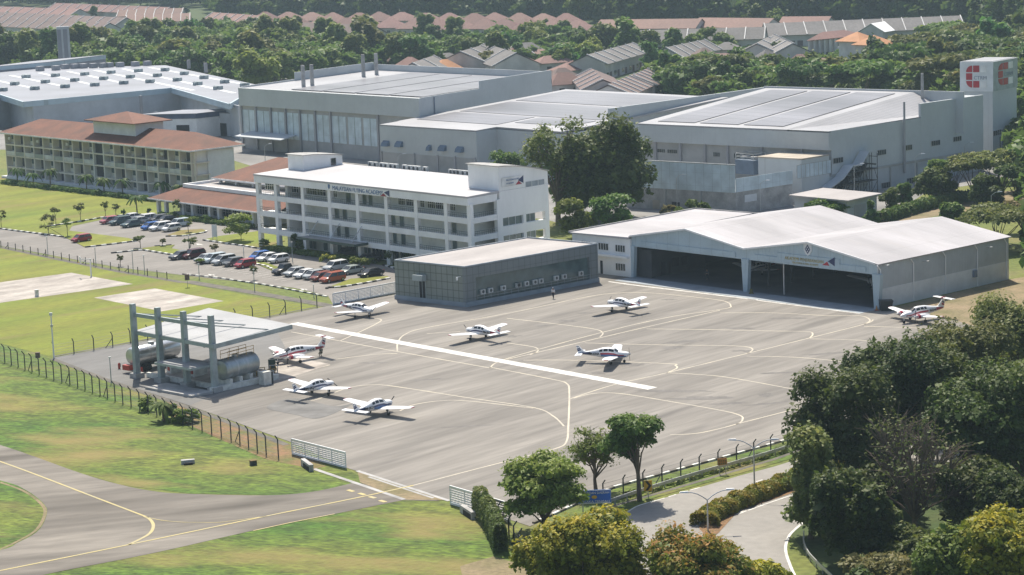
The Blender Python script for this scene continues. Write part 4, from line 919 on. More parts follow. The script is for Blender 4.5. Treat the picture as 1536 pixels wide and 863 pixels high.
# ---- flat grey shed
SH = Fr(at(1272,301,4.4), at(1183,292.5,4.4), at(1323.5,290,4.4))
sh = thing('flat_roofed_shed', 'small grey shed with a flat overhanging roof behind the hangar', 'shed', SH.p(SH.U/2, SH.V/2))
part(sh, 'wall', 'hangar_side', lambda m: m.fbox(SH, .8, SH.U-.8, .8, SH.V-.8, 0, 4.1))
part(sh, 'roof', 'membrane', lambda m: m.fbox(SH, 0, SH.U, 0, SH.V, 4.1, 4.4))
part(sh, 'door', 'ctrm_low', lambda m: m.fbox(SH, .72, .79, 3, 7, 0, 3))

# ---- left factory with ventilated roof
H = 10.0
lp = [(-70,152),(0,142),(35,153),(257,132),(344,156),(391,128.5),(248,98),(60,103),(-70,108)]
lf = thing('factory_shed', 'broad low factory with pale ribbed roof covered in rows of cross-shaped vents', 'factory', at(200,150))
pts = [at(x, y, H) for x, y in lp]
def rf2(m): v = [Vector((p.x,p.y,H)) for p in pts]; m.add(v+[p-Vector((0,0,.4)) for p in v], [list(t) for t in tessellate_polygon([v])]+[[i,(i+1)%len(v),len(v)+(i+1)%len(v),len(v)+i] for i in range(len(v))])
part(lf, 'roof', 'far_roof', rf2)
def fs2(m):
    for a, b in zip(pts[:5], pts[1:6]): m.beam(Vector((a.x,a.y,H-.75)), Vector((b.x,b.y,H-.75)), .5, 1.6)
part(lf, 'fascia', 'hangar_front', fs2)
ins = [p+AB*3 for p in pts[:6]]
def wl2(m):
    for a, b in zip(ins[:5], ins[1:6]): m.beam(Vector((a.x,a.y,4.6)), Vector((b.x,b.y,4.6)), .3, 9.2)
part(lf, 'wall', 'hangar_side', wl2)
def cl2(m): pass
for x in (42,106,145,212,347): p = at(x, 165, 5); part(lf, 'column', 'ctrm_roof', lambda m: m.box(p.x, p.y, 0, .7, .7, 9.2, YAW))
VENT = None
rows = [(10,134,48,131),(39,114,82,109),(126,117,0,0)]
vp = [(4,134),(22,125),(39,114.5),(52,132),(68,122),(83,112.5),(97.5,129),(112,119.5),(127,110.5),(142,126.5),(155.5,117),(166.5,108),(185.5,123.5),(195.5,114.5),(207.5,105.5),(225,121.5),(236,112.5),(247.5,104),(266,119),(276.5,109.5),(296.5,125),(306,115.5),(327,131.5),(337,122),(367,127)]
for x, y in vp:
    p = at(x, y, H+.6); R_ = FrD(p, 1, 1); m = MB()
    m.fbox(R_, -1.5, 1.5, -.45, .45, H, H+1.1); m.fbox(R_, -.45, .45, -1.5, -.452, H, H+1.0); m.fbox(R_, -.45, .45, .452, 1.5, H, H+1.0)
    m.build('roof_vent', MT['grey_steel'], lf)
for x, y in ((60,104),(84,103),(98,101),(112,100.5),(125,100),(140,99.5),(155,99),(164,98.5),(180,98),(203,97),(221,96)):
    p = at(x, y, H+.6); m = MB(); m.box(p.x, p.y, H, 2.2, 2.2, 1.6, YAW); m.build('roof_vent', MT['ctrm_roof'], lf)
for q0, q1 in (((224,101.5),(388,130.5)),((184,103.5),(352,140)),((142,105.6),(225.5,122.6)),((101.7,107.4),(185,125)),((58.7,109.5),(142,128)),((15.6,113.4),(96.5,130)),((-20,118),(52,133)),((225.5,122.6),(290,136))):
    part(lf, 'skylight_strip', 'skylight', lambda m: ribbon(m, [at(*q0, H), at(*q1, H)], 1.7, H+.04), fix=False)      # translucent sheets between the vents
for x, y0, y1 in ((283.5,103,90),(309,109,94.5)):
    p = at(x, y0, H); part(lf, 'antenna_mast', 'ctrm_roof', lambda m: m.box(p.x, p.y, H, 1.1, .6, zat(p, y1)-H, YAW))
# blue edged shed and grey store between dormitory and factory
for (ox, oy, ux, uy, z, dep, nm, lab, wm, fm) in ((211,172,294,170.5,7,14,'blue_edged_shed','white shed with a dark blue roof edge between the red roofs and the factory','hangar_low','blueroof'), (295,168,345,170,6.5,10,'store_building','grey store with dark open doorway behind the hostel\'s right end','hangar_side','hangar_side'), (-40,103,50,92,12,30,'far_shed','blue-grey roofed shed at the left edge beyond the ventilated roof','far_roof','hangar_front')):
    o = at(ox, oy, z); F_ = Fr(o, at(ux, uy, z), o+AB*dep)
    t = thing(nm, lab, 'shed', F_.p(F_.U/2, dep/2))
    part(t, 'wall', wm, lambda m: m.fbox(F_, .3, F_.U-.3, .3, dep, 0, z-1.4)); part(t, 'fascia', fm, lambda m: m.fbox(F_, 0, F_.U, 0, dep, z-1.4, z-.1)); part(t, 'roof', 'far_roof', lambda m: m.fbox(F_, -.15, F_.U+.15, -.15, dep+.15, z-.1, z+.05))
    part(t, 'door', 'dark', lambda m: m.fbox(F_, F_.U*.62, F_.U*.85, .22, .295, 0, z*.55))
p = at(98, 100, 6); zt = zat(p, 40)
t = thing('telecom_tower', 'tall slim grey slab tower rising from the trees behind the ventilated factory', 'tower', Vector((p.x,p.y,0)))
part(t, 'shaft', 'hangar_side', lambda m: m.box(p.x, p.y, 0, 4.6, 2.6, zt, .2)); part(t, 'antenna_panel', 'far_roof', lambda m: (m.box(p.x-1.2, p.y-1.5, zt-18, 1.5, .3, 17, .2))); part(t, 'antenna_panel', 'far_roof', lambda m: (m.box(p.x+1.0, p.y-1.3, zt-18, 1.5, .3, 17, .2)))

# ================================================================ hostel with red hip roof
_o = at(12,266); _d = (at(235,294)-_o).normalized(); e1 = at(289.5,224.5,11.2); L_ = (e1-_o).dot(_d)-1.0
_n = Vector((-_d.y, _d.x, 0)); DM = Fr(_o, _o+_d*L_, _o+_n*12.5); U, V = DM.U, DM.V
dm = thing('hostel_block', 'long four-storey cream hostel with red hipped roof, balconies and a central roof tower', 'building', DM.p(U/2, V/2))
part(dm, 'inner_wall', 'dormwall', lambda m: m.fbox(DM, .2, U-.2, 1.5, V-1.5, 0, 10.9))
nb = 18; bw = U/nb; SB = 9
for i in range(nb+1):
    part(dm, 'column', 'dormtrim' if i not in (SB, SB+1) else 'dormwall', lambda m: m.fbox(DM, max(0, bw*i-.22), min(U, bw*i+.22), -.1, 1.49, 0, 10.9))
for k, z in enumerate((2.75, 5.5, 8.2, 10.9)):
    part(dm, 'floor_slab', 'dormtrim', lambda m: m.fbox(DM, .02, U-.02, -.02, 1.48, z-.32, z))
    part(dm, 'end_slab', 'dormtrim', lambda m: m.fbox(DM, U-.19, U+.9, .4, 4.2, z-.3, z-.02))
part(dm, 'plinth', 'hangar_low', lambda m: m.fbox(DM, -.3, U+.3, -1.6, 1.47, 0, .5))
part(dm, 'end_wall', 'hangar_low', lambda m: m.fbox(DM, U-.19, U+.25, 4.2, V-1.4, 0, 10.5))
part(dm, 'end_column', 'dormtrim', lambda m: m.fbox(DM, U+.5, U+.9, .3, .7, 0, 10.9))
for i in range(nb):
    if i == SB: 
        part(dm, 'stair_screen', 'dim_wall', lambda m: m.fbox(DM, bw*i+.25, bw*(i+1)-.25, .5, .6, 0, 10.5)); continue
    for k, z in enumerate((0., 2.75, 5.5, 8.2)):
        a = bw*i; f = (i+k) % 2
        if k:
            m = MB(); m.fbox(DM, a+.3, a+bw-.3, -.06, .02, z+.05, z+1.0); m.build('balcony_panel', MT['railing' if i % 2 else 'dormac'], dm) if (i*4+k) % 2 == 0 else None
        d0 = a+.5 if i % 2 else a+bw-1.9
        m = MB(); m.fbox(DM, d0, d0+1.4, 1.42, 1.495, z+.06, z+2.15); m.build('door', MT['dormdoor'], dm)
        m = MB(); w0 = a+2.2 if i % 2 else a+.6; m.fbox(DM, w0, w0+1.2, 1.43, 1.495, z+1.0, z+2.1); m.build('window', MT['glass_blue'], dm)
    if i % 3 == 0: m = MB(); m.fbox(DM, a+1, a+1.9, .2, .6, 8.25+.9, 8.25+1.6); m.build('ac_unit', MT['dormac'], dm)
# hipped roof
oh = 1.1; zE, zR = 11.0, 14.0; hv = V/2
def hip(m, F, a0, a1, b0, b1, ze, zr, inset, th=.18):
    bm_ = (b0+b1)/2; A_ = [F.p(a0,b0,ze), F.p(a1,b0,ze), F.p(a1,b1,ze), F.p(a0,b1,ze)]; r0, r1 = F.p(a0+inset,bm_,zr), F.p(a1-inset,bm_,zr)
    lo = [p-Vector((0,0,th)) for p in A_]
    m.add(A_+[r0, r1]+lo, [[0,1,5,4],[2,3,4,5],[1,2,5],[3,0,4],[0,6,7,1],[1,7,8,2],[2,8,9,3],[3,9,6,0],[9,8,7,6]])
part(dm, 'roof', 'redtile', lambda m: hip(m, DM, -oh, U+oh, -oh, V+oh, zE, zR, 8.0))
part(dm, 'eave_board', 'signwhite', lambda m: (m.fbox(DM, -oh-.05, U+oh+.05, -oh-.08, -oh, zE-.3, zE+.02), m.fbox(DM, U+oh, U+oh+.08, -oh, V+oh, zE-.3, zE+.02)))
ta, _ = onw(DM, 143, 190, 3); tb, _ = onw(DM, 206, 195, 3)
rt = part(dm, 'roof_tower', 'hangar_low', lambda m: m.fbox(DM, ta, tb, 2.5, V-2.5, zE, 15.6)); ORG[rt.name] = ORG[dm.name]
part(rt, 'tower_roof', 'redtile', lambda m: hip(m, DM, ta-1.6, tb+1.6, 1, V-1, 15.5, 17.4, (tb-ta)/2+1.4))

# ================================================================ canteen with red skirt roof
KF = Fr(at(236,321), at(386,341.5), at(236,321)+AB*26)
U, V = KF.U, 22.0
kt = thing('canteen', 'low canteen with red tiled skirt roof and white columns facing the car park', 'building', KF.p(U/2, V/2))
part(kt, 'wall', 'dormwall', lambda m: m.fbox(KF, 4.0, U, 3.0, V, 0, 3.6))
for px, pw in ((236.5,.5),(248,.5),(274,.5),(288,.5),(313.5,.5),(327,.5),(362,.5),(378,.5)):
    a, z = onw(KF, px, 315); part(kt, 'column', 'white_wall', lambda m: m.fbox(KF, a-.35, a+.35, 0, .7, 0, 3.5))
for b in (6, 12): part(kt, 'column', 'white_wall', lambda m: m.fbox(KF, .1, .8, b, b+.7, 0, 3.5))
for px0, px1 in ((277,286),(296,311),(316,325),(330,347),(349,360),(366,376)):
    a0, _ = onw(KF, px0, 315, 3); a1, _ = onw(KF, px1, 315, 3); window(kt, KF, 'u', 3.0, a0, a1, .5, 2.8, 4, bars=1)
part(kt, 'low_wall', 'concrete', lambda m: m.fbox(KF, 6, 20, .1, .3, 0, 1.0))
def skirt(m):
    e = [KF.p(-1.3,-1.3,3.4), KF.p(U+8,-1.3,3.4), KF.p(U+8,V,3.4), KF.p(-1.3,V,3.4)]; t = [KF.p(4.6,4.2,5.6), KF.p(U+8,4.2,5.6), KF.p(U+8,V,5.6), KF.p(4.6,V,5.6)]
    m.add(e+t+[p-Vector((0,0,.2)) for p in e], [[0,1,5,4],[3,0,4,7],[0,8,9,1],[3,11,8,0],[8,11,10,9]])
part(kt, 'roof', 'redtile', skirt)
part(kt, 'eave_board', 'signwhite', lambda m: (m.fbox(KF, -1.4, U+8, -1.4, -1.3, 3.15, 3.42), m.fbox(KF, -1.4, -1.3, -1.3, V, 3.15, 3.42)))
part(kt, 'roof_deck', 'membrane', lambda m: m.fbox(KF, 4.6, U+8, 4.2, V, 5.5, 5.7))
part(kt, 'parapet', 'white_wall', lambda m: (m.fbox(KF, 4.3, U+8, 3.9, 4.4, 5.3, 6.2), m.fbox(KF, 4.3, 4.8, 4.4, V, 5.3, 6.2)))
PV = Fr(at(317,266,7.0), at(317,266,7.0)+KF.u*30, at(317,266,7.0)+AB*15)
pv_ = thing('red_roofed_pavilion', 'red hip-roofed pavilion behind the canteen deck, partly hidden by the white academy block', 'building', PV.p(15, 7))
part(pv_, 'roof', 'redtile', lambda m: hip(m, PV, 0, 34, 0, 22, 6.9, 10.6, 9)); part(pv_, 'eave_board', 'signwhite', lambda m: m.fbox(PV, -.05, 34, -.1, 0, 6.6, 6.92))
part(pv_, 'wall', 'dormwall', lambda m: m.fbox(PV, 2, 32, 2, 20, 0, 6.7))
for a in (1.2, 7, 13, 19, 25): part(pv_, 'column', 'white_wall', lambda m: m.fbox(PV, a, a+.6, 1, 1.6, 0, 6.6))
for a in (3, 8.5, 14.5, 20.5): window(pv_, PV, 'u', 2, a, a+3, 3.6, 5.8, 4)
# ================================================================ light aircraft
FX = [2.12, 1.9, 1.2, .75, .2, -.5, -1.3, -2.2, -3.2, -4.4, -4.75]
def make_plane(label, reg, p, heading, twin=False, stripe='navy', under=None, fin='red', group='light aircraft parked on the apron', tip='red'):
    t = thing('light_twin_aircraft' if twin else 'light_aircraft', label, 'aircraft', p, heading, group); local_root(t)
    bot = [.88, .74, .68, .66, .66, .66, .68, .82, .98, 1.14, 1.2]; top = [1.38, 1.46, 1.56, 1.62, 1.98, 2.1, 2.06, 1.82, 1.6, 1.44, 1.36]; hw = [.36, .5, .56, .58, .585, .58, .56, .46, .31, .15, .05]
    fx = list(FX)
    if twin:
        fx = [3.0, 2.7, 2.0, 1.2, .4, -.4, -1.5, -2.6, -3.8, -4.9, -5.3]; bot = [1.0,.85,.74,.7,.68,.68,.7,.86,1.02,1.16,1.22]; top = [1.2,1.38,1.58,1.7,2.1,2.2,2.16,1.95,1.75,1.6,1.5]; hw = [.1,.3,.48,.56,.6,.6,.58,.48,.34,.18,.06]
    def S(x, ang, off=0.):
        i = lambda a: float(np.interp(-x, [-q for q in fx], a)); b, tp, h = i(bot), i(top), i(hw); zc = (b+tp)/2; hh = (tp-b)/2
        c, s = math.cos(ang), math.sin(ang); e = .75
        y = (h+off)*math.copysign(abs(c)**e, c); z = zc+(hh+off)*math.copysign(abs(s)**e, s)
        if z > 1.5: y *= 1-.28*min(1, (z-1.5)/.6)
        return Vector((x, y, z))
    fm = lambda nm, mt, **k: None
    m = MB(); xs = sorted(set(fx+[(a+b)/2 for a, b in zip(fx, fx[1:])]), reverse=True)
    m.loft([[S(x, 2*math.pi*j/16) for j in range(16)] for x in xs]); fu = m.build('fuselage', MT['plane_white'], t, smooth=True); ORG[fu.name] = Vector()
    def patch(nm, mt, x0, x1, a0, a1, off=.012, nx=6, na=4):
        m = MB(); m.grid([[S(x0+(x1-x0)*i/nx, R(a0+(a1-a0)*j/na), off) for j in range(na+1)] for i in range(nx+1)]); return m.build(nm, MT[mt], fu, smooth=True, fix=False)
    cx = .4 if twin else .2
    for s in (0, 1):
        g = (lambda a: a) if s == 0 else (lambda a: 180-a)
        for x0, x1 in ((cx-.02, cx-.72), (cx-.84, cx-1.42), (cx-1.55, cx-2.0)): patch('window', 'carglass', x0, x1, g(14), g(46), nx=3)
        patch('stripe', stripe, fx[0]-.1, -1.65 if not twin else -1.9, g(2), g(-9)); 
        if under: patch('side_panel', under, fx[0]-.3, -1.6, g(-9), g(-34))
        patch('tail_band', fin, fx[-1]+1.7, fx[-1]+.2, g(30), g(-22))
    patch('windscreen', 'carglass', fx[3]-.02, cx+.05, 38, 142, nx=3, na=8)
    # wings
    xr = .2 if twin else .0
    for s in (1, -1):
        m = MB(); rings = []
        for y, c0, c1, th in ((.3,.85,-1.05,.2),(2.6,.72,-.95,.17),(5.1,.52,-.72,.12),(5.36,.3,-.62,.05)):
            z = .78+abs(y)*.115; pr_ = [(c0,0),(c0-.15,.55),(c0*.4+c1*.6,.75),(c1,.05),(c1,-.05),(c0*.4+c1*.6,-.35),(c0-.15,-.4)]
            rings.append([Vector((xr+a, s*y, z+b*th)) for a, b in pr_])
        m.loft(rings); w_ = m.build('wing', MT['plane_white'], t, smooth=True); ORG[w_.name] = Vector()
        m = MB(); m.box(xr-.1, s*5.39, 1.36, .55, .12, .08); m.build('wing_tip', MT[tip], w_)
        if not twin:
            m = MB(); m.beam((xr-.1,s*1.5,.98), (xr-.1,s*1.5,.3), .09, .09); st_ = m.build('landing_gear', MT['plane_white'], t); ORG[st_.name] = Vector()
            m = MB(); m.tube([(xr-.1,s*1.5-.09,.2),(xr-.1,s*1.5+.09,.2)], .2, 10); m.build('wheel', MT['rubber'], st_)
        else:
            m = MB(); m.beam((xr-.5,s*1.6,1.0), (xr-.5,s*1.6,.3), .1, .1); st_ = m.build('landing_gear', MT['steel'], t); ORG[st_.name] = Vector()
            m = MB(); m.tube([(xr-.5,s*1.6-.1,.22),(xr-.5,s*1.6+.1,.22)], .22, 10); m.build('wheel', MT['rubber'], st_)
            m = MB(); m.loft([[Vector((x, s*1.85+r*math.cos(q)*1.0, 1.1+r*.8*math.sin(q))) for q in [2*math.pi*j/10 for j in range(10)]] for x, r in ((1.75,.2),(1.6,.36),(.9,.42),(.0,.38),(-.9,.12))]); e_ = m.build('engine', MT['plane_white'], t, smooth=True); ORG[e_.name] = Vector()
            m = MB(); m.loft([[Vector((x, s*1.85+r*math.cos(q), 1.1+r*.82*math.sin(q))) for q in [2*math.pi*j/10 for j in range(10)]] for x, r in ((1.7,.27),(1.55,.385),(1.1,.42))]); m.build('cowl_band', MT[fin], e_)
            prop(t, 1.8, s*1.85, 1.1, .95, .5+s)
    if not twin: prop(t, 2.14, 0, 1.15, .95, (hash_(label) % 7)*.45)
    m = MB(); nx = 1.45 if not twin else 2.3; m.beam((nx,0,.9), (nx+.05,0,.3), .08, .08); st_ = m.build('landing_gear', MT['plane_white'], t); ORG[st_.name] = Vector()
    m = MB(); m.tube([(nx+.05,-.08,.19),(nx+.05,.08,.19)], .19, 10); m.build('wheel', MT['rubber'], st_)
    # tail
    tx = fx[-1]; zf = 2.28 if not twin else 2.75
    prof = [(tx+1.5,1.5),(tx+.75,1.62),(tx+.15,zf),(tx-.25,zf),(tx+.0,1.25),(tx+.5,1.3)] if not twin else [(tx+1.5,1.6),(tx+1.0,1.8),(tx+.15,zf),(tx-.35,zf),(tx-.05,1.35),(tx+.5,1.4)]
    m = MB(); m.add([Vector((x,.05,z)) for x,z in prof]+[Vector((x,-.05,z)) for x,z in prof], [list(range(6)), list(range(11,5,-1))]+[[i,(i+1)%6,6+(i+1)%6,6+i] for i in range(6)])
    fi = m.build('tail_fin', MT['plane_white'], t); ORG[fi.name] = Vector()
    k = zf-1.3
    for y in (.056, -.056):
        for mt, q0, q1 in ((fin,.22,.42),('navy',.46,.6),('navy',.9,1.0)):
            def xat(q, e): z_ = 1.3+k*q; return (tx+.62-(.47)*q, z_) if e else (tx+.0-.24*q, z_)
            a, b, c, d = xat(q0+(.16 if mt != 'navy' or q0 < .8 else 0),1), xat(q0,0), xat(q1,0), xat(q1+(.16 if q1 < .9 else 0),1)
            m = MB(); m.add([Vector((x,y,z)) for x,z in (a,b,c,d)], [[0,1,2,3]]); m.build('fin_band', MT[mt], fi, fix=False)
    zs = 1.3 if not twin else zf; hs = 1.95; xo = tx+.55 if not twin else tx+.15
    m = MB(); m.loft([[Vector((xo+a, y, zs+b)) for a, b in ((.12,0),(0,.06),(-.75,.01),(-.75,-.01),(0,-.05))] for y in (-hs, -.6, .6, hs)]); m.build('tailplane', MT['plane_white'], t)
    if twin:
        m = MB(); m.ell((tx+.1,0,zf+.06), (.5,.12,.12)); m.build('fin_cap', MT['red'], fi, smooth=True)
    x0 = -1.75 if not twin else -2.0
    for s in (1, -1):
        a = S(x0 if s > 0 else x0-1.5, R(-2) if s > 0 else R(182), .075); b = S(x0-1.5 if s > 0 else x0, R(-2) if s > 0 else R(182), .075)
        up = (S(x0-.7, R(12) if s > 0 else R(168))-S(x0-.7, R(-12) if s > 0 else R(192))).normalized()
        text(fu, reg, 'letter', Vector((a.x,a.y,a.z-.15)), b-a, .46, 'registration', up, .004, wide=1.5, local=True, bold=.014)
    return t
def hash_(s): return sum(ord(c)*(i+3) for i, c in enumerate(s))
def prop(t, x, y, z, r, a):
    m = MB(); m.loft([[Vector((x+d, y+q*math.cos(2*math.pi*j/10), z+q*math.sin(2*math.pi*j/10))) for j in range(10)] for d, q in ((-.02,.16),(.1,.14),(.24,.07),(.3,.01))]); sp = m.build('spinner', MT['steel'], t, smooth=True); ORG[sp.name] = Vector()
    m = MB(); d = Vector((0, math.cos(a), math.sin(a))); c = Vector((x+.06,y,z)); n = Vector((.35,-math.sin(a)*.9,math.cos(a)*.9))
    for s in (1, -1): m.hexa([c+d*s*.1-n*.05, c+d*s*.1+n*.05, c+d*s*.1+n*.05+Vector((.03,0,0)), c+d*s*.1-n*.05+Vector((.03,0,0))], [c+d*s*r-n*.06, c+d*s*r+n*.06, c+d*s*r+n*.06+Vector((.02,0,0)), c+d*s*r-n*.06+Vector((.02,0,0))])
    m.build('propeller', MT['post'], t)
def place(nose, tail, z=1.25, nx=2.3, tx=-4.75, z0=.05):
    a, b = at(*nose, z), at(*tail, z); d = (a-b).normalized(); h = math.atan2(d.y, d.x); c = a.lerp(b, nx/(nx-tx)); return Vector((c.x, c.y, z0)), h
for lab, reg, n_, t_, kw in (
 ('white light aircraft with navy stripe parked by the white sliding gate, nose to the right', '9M-SKL', (556.2,464.9), (518,459.6), dict(stripe='navy', fin='red')),
 ('white light aircraft nearest the dark grey box building, its nose pointing left', '9M-SKT', (699.4,493.2), (751,501.8), dict(stripe='navy', fin='red')),
 ('white light aircraft parked closest in front of the open hangar doors, nose left', '9M-SKU', (910,451.5), (964.8,460.5), dict(stripe='navy', fin='red')),
 ('white and blue aircraft alone beyond the thick white line with four cabin windows, nose right', '9M-KNA', (942.7,529.9), (871.8,532.6), dict(stripe='red', under='blue', fin='navy')),
 ('white single-engine aircraft parked behind its blue-sided neighbour on the near apron', '9M-SKJ', (501.7,572.2), (435.8,589.4), dict(stripe='navy', fin='navy')),
 ('blue-sided white aircraft nearest the camera on the apron, propeller slanted', '9M-SKO', (591.3,600), (521.8,621.6), dict(stripe='navy', under='blue', fin='navy'))):
    p, h = place(n_, t_); make_plane(lab, reg, p, h-(.2 if reg == '9M-KNA' else 0), **kw)
for lab, reg, n_, t_ in (('white and red twin-engine aircraft with T-tail refuelling beside the silver tank', '9M-KNK', (409,534.5), (488,521)),
                         ('white and dark red twin-engine aircraft with T-tail parked at the hangar\'s right corner', '9M-KNM', (1348,473.8), (1420,461.4))):
    p, h = place(n_, t_, 1.3, 3.0, -5.3); make_plane(lab, reg, p, h, True, stripe='red', fin='red')
for lab, a, b in (('white aircraft parked deep in the dark left bay of the hangar', .30, 13), ('pale aircraft standing in the dark right bay of the hangar', .76, 15), ('aircraft at the back of the hangar left bay near the inner column', .40, 24)):
    p = HG.p(W_*a, b, .065); make_plane(lab, '9M-SK'+'BDE'[int(a*10) % 3], p, math.atan2(-HG.v.y, -HG.v.x)+ (a-.5)*.5, group='aircraft inside the hangar')

# ================================================================ cars
CM = {}
for n_, c in dict(red=(.33,.02,.03), maroon=(.085,.015,.02), white=(.74,.74,.74), silver=(.42,.44,.45), grey=(.12,.125,.13), black=(.012,.013,.016), blue=(.02,.12,.42), teal=(.06,.10,.105), pink=(.45,.13,.15), orange=(.36,.075,.03), rust=(.22,.05,.03), paleblue=(.45,.52,.56), green=(.32,.36,.34)).items():
    CM[n_] = M('car_paint_'+n_, c, .25, var=.03, scale=2, coords='obj', spec=.6)
def make_car(kind):
    L_, Wd, hb, zr, cab = dict(sedan=(4.5,1.75,.92,1.45,(1.15,.45,-1.0,-1.75)), hatch=(3.75,1.65,.95,1.5,(1.15,.5,-1.45,-1.8)), suv=(4.5,1.82,1.02,1.68,(1.2,.55,-1.8,-2.15)), van=(4.4,1.72,1.02,1.68,(1.35,.55,-1.8,-2.1)), jeep=(4.6,1.8,1.1,1.8,(.9,.5,-.75,-.95)))[kind]
    t = thing('parked_car', None, 'car'); local_root(t)
    h = Wd/2; m = MB(); rings = []
    for x, zt, zb, w in ((L_/2,.62,.38,.72*h),(L_/2-.12,.72,.25,.93*h),(L_/2-.5,hb-.13,.22,h),(cab[0]+.1,hb-.03,.22,h),(cab[1],hb,.22,h),(cab[2],hb,.22,h),(-L_/2+.35,hb-.02,.24,h),(-L_/2+.08,hb-.08,.3,.93*h),(-L_/2,.7,.4,.85*h)):
        zm = (zb+zt)/2; rings.append([Vector((x,y,z)) for y,z in ((-w*.88,zb),(-w,zb+.12),(-w,zm+.05),(-w*.93,zt-.04),(-w*.8,zt),(w*.8,zt),(w*.93,zt-.04),(w,zm+.05),(w,zb+.12),(w*.88,zb))])
    m.loft(rings); b = m.build('body', CM['white'], t, smooth=True); ORG[b.name] = Vector()
    m = MB(); wl, wr = h*.9, h*.74
    m.hexa([Vector((x,y,hb-.02)) for x,y in ((cab[3],-wl),(cab[0],-wl),(cab[0],wl),(cab[3],wl))], [Vector((x,y,zr-.06)) for x,y in ((cab[2],-wr),(cab[1],-wr),(cab[1],wr),(cab[2],wr))]); g = m.build('window', MT['carglass'], t); ORG[g.name] = Vector()
    m = MB(); m.hexa([Vector((x,y,zr-.07)) for x,y in ((cab[2]-.12,-wr-.03),(cab[1]+.08,-wr-.03),(cab[1]+.08,wr+.03),(cab[2]-.12,wr+.03))], [Vector((x,y,zr)) for x,y in ((cab[2],-wr+.08),(cab[1]-.08,-wr+.08),(cab[1]-.08,wr-.08),(cab[2],wr-.08))]); m.build('roof', CM['white'], t)
    for s in (-1, 1):
        for x0, x1 in ((cab[0],cab[1]),((cab[0]+cab[3])/2,(cab[1]+cab[2])/2-.05),(cab[3],cab[2])): m = MB(); m.beam((x0,s*(wl+.005),hb-.03), (x1,s*(wr+.005),zr-.05), .09, .07); m.build('pillar', CM['white'], t)
    for x in (L_/2-.85, -L_/2+.8):
        for s in (-1, 1):
            m = MB(); m.tube([(x,s*(h-.2),.32),(x,s*(h+.015),.32)], .32, 12); wh = m.build('wheel', MT['rubber'], t); ORG[wh.name] = Vector()
            m = MB(); m.tube([(x,s*(h+.0),.32),(x,s*(h+.03),.32)], .19, 10); m.build('rim', MT['rim'], wh)
    for s in (-1, 1):
        m = MB(); m.box(L_/2-.16, s*h*.62, .58, .2, .36, .14); m.build('headlight', MT['lampglass'], t)
        m = MB(); m.box(-L_/2+.08, s*h*.72, .72, .12, .22, .2); m.build('tail_light', MT['taillight'], t)
    m = MB(); m.box(L_/2-.03, 0, .38, .12, h*1.0, .16); m.build('grille', MT['black'], t)
    if kind == 'jeep':
        m = MB(); m.box(-1.55, 0, hb-.02, 1.3, h*1.5, .1); m.build('load_bed', MT['black'], t)
    return t
CARS = {}
for k in ('sedan','hatch','suv','van','jeep'): CARS[k] = make_car(k)
used = set(); NEG = math.atan2(-AB.y, -AB.x)
def car(kind, px, py, col, label, rz=NEG, group='cars parked in the academy car park', roof=None):
    t = CARS[kind] if kind not in used else copy_tree(CARS[kind]); used.add(kind)
    p = at(px, py); t.location = (p.x, p.y, .035); t.rotation_euler.z = rz; t.scale = (1.06, 1.05, 1.0); tag(t, label, 'car', group)
    for o in KIDS[t.name]:
        if o.name.split('.')[0] in ('body','roof','pillar'):
            s = o.material_slots[0]; s.link = 'OBJECT'; s.material = CM[roof if (roof and o.name.startswith('roof')) else col]
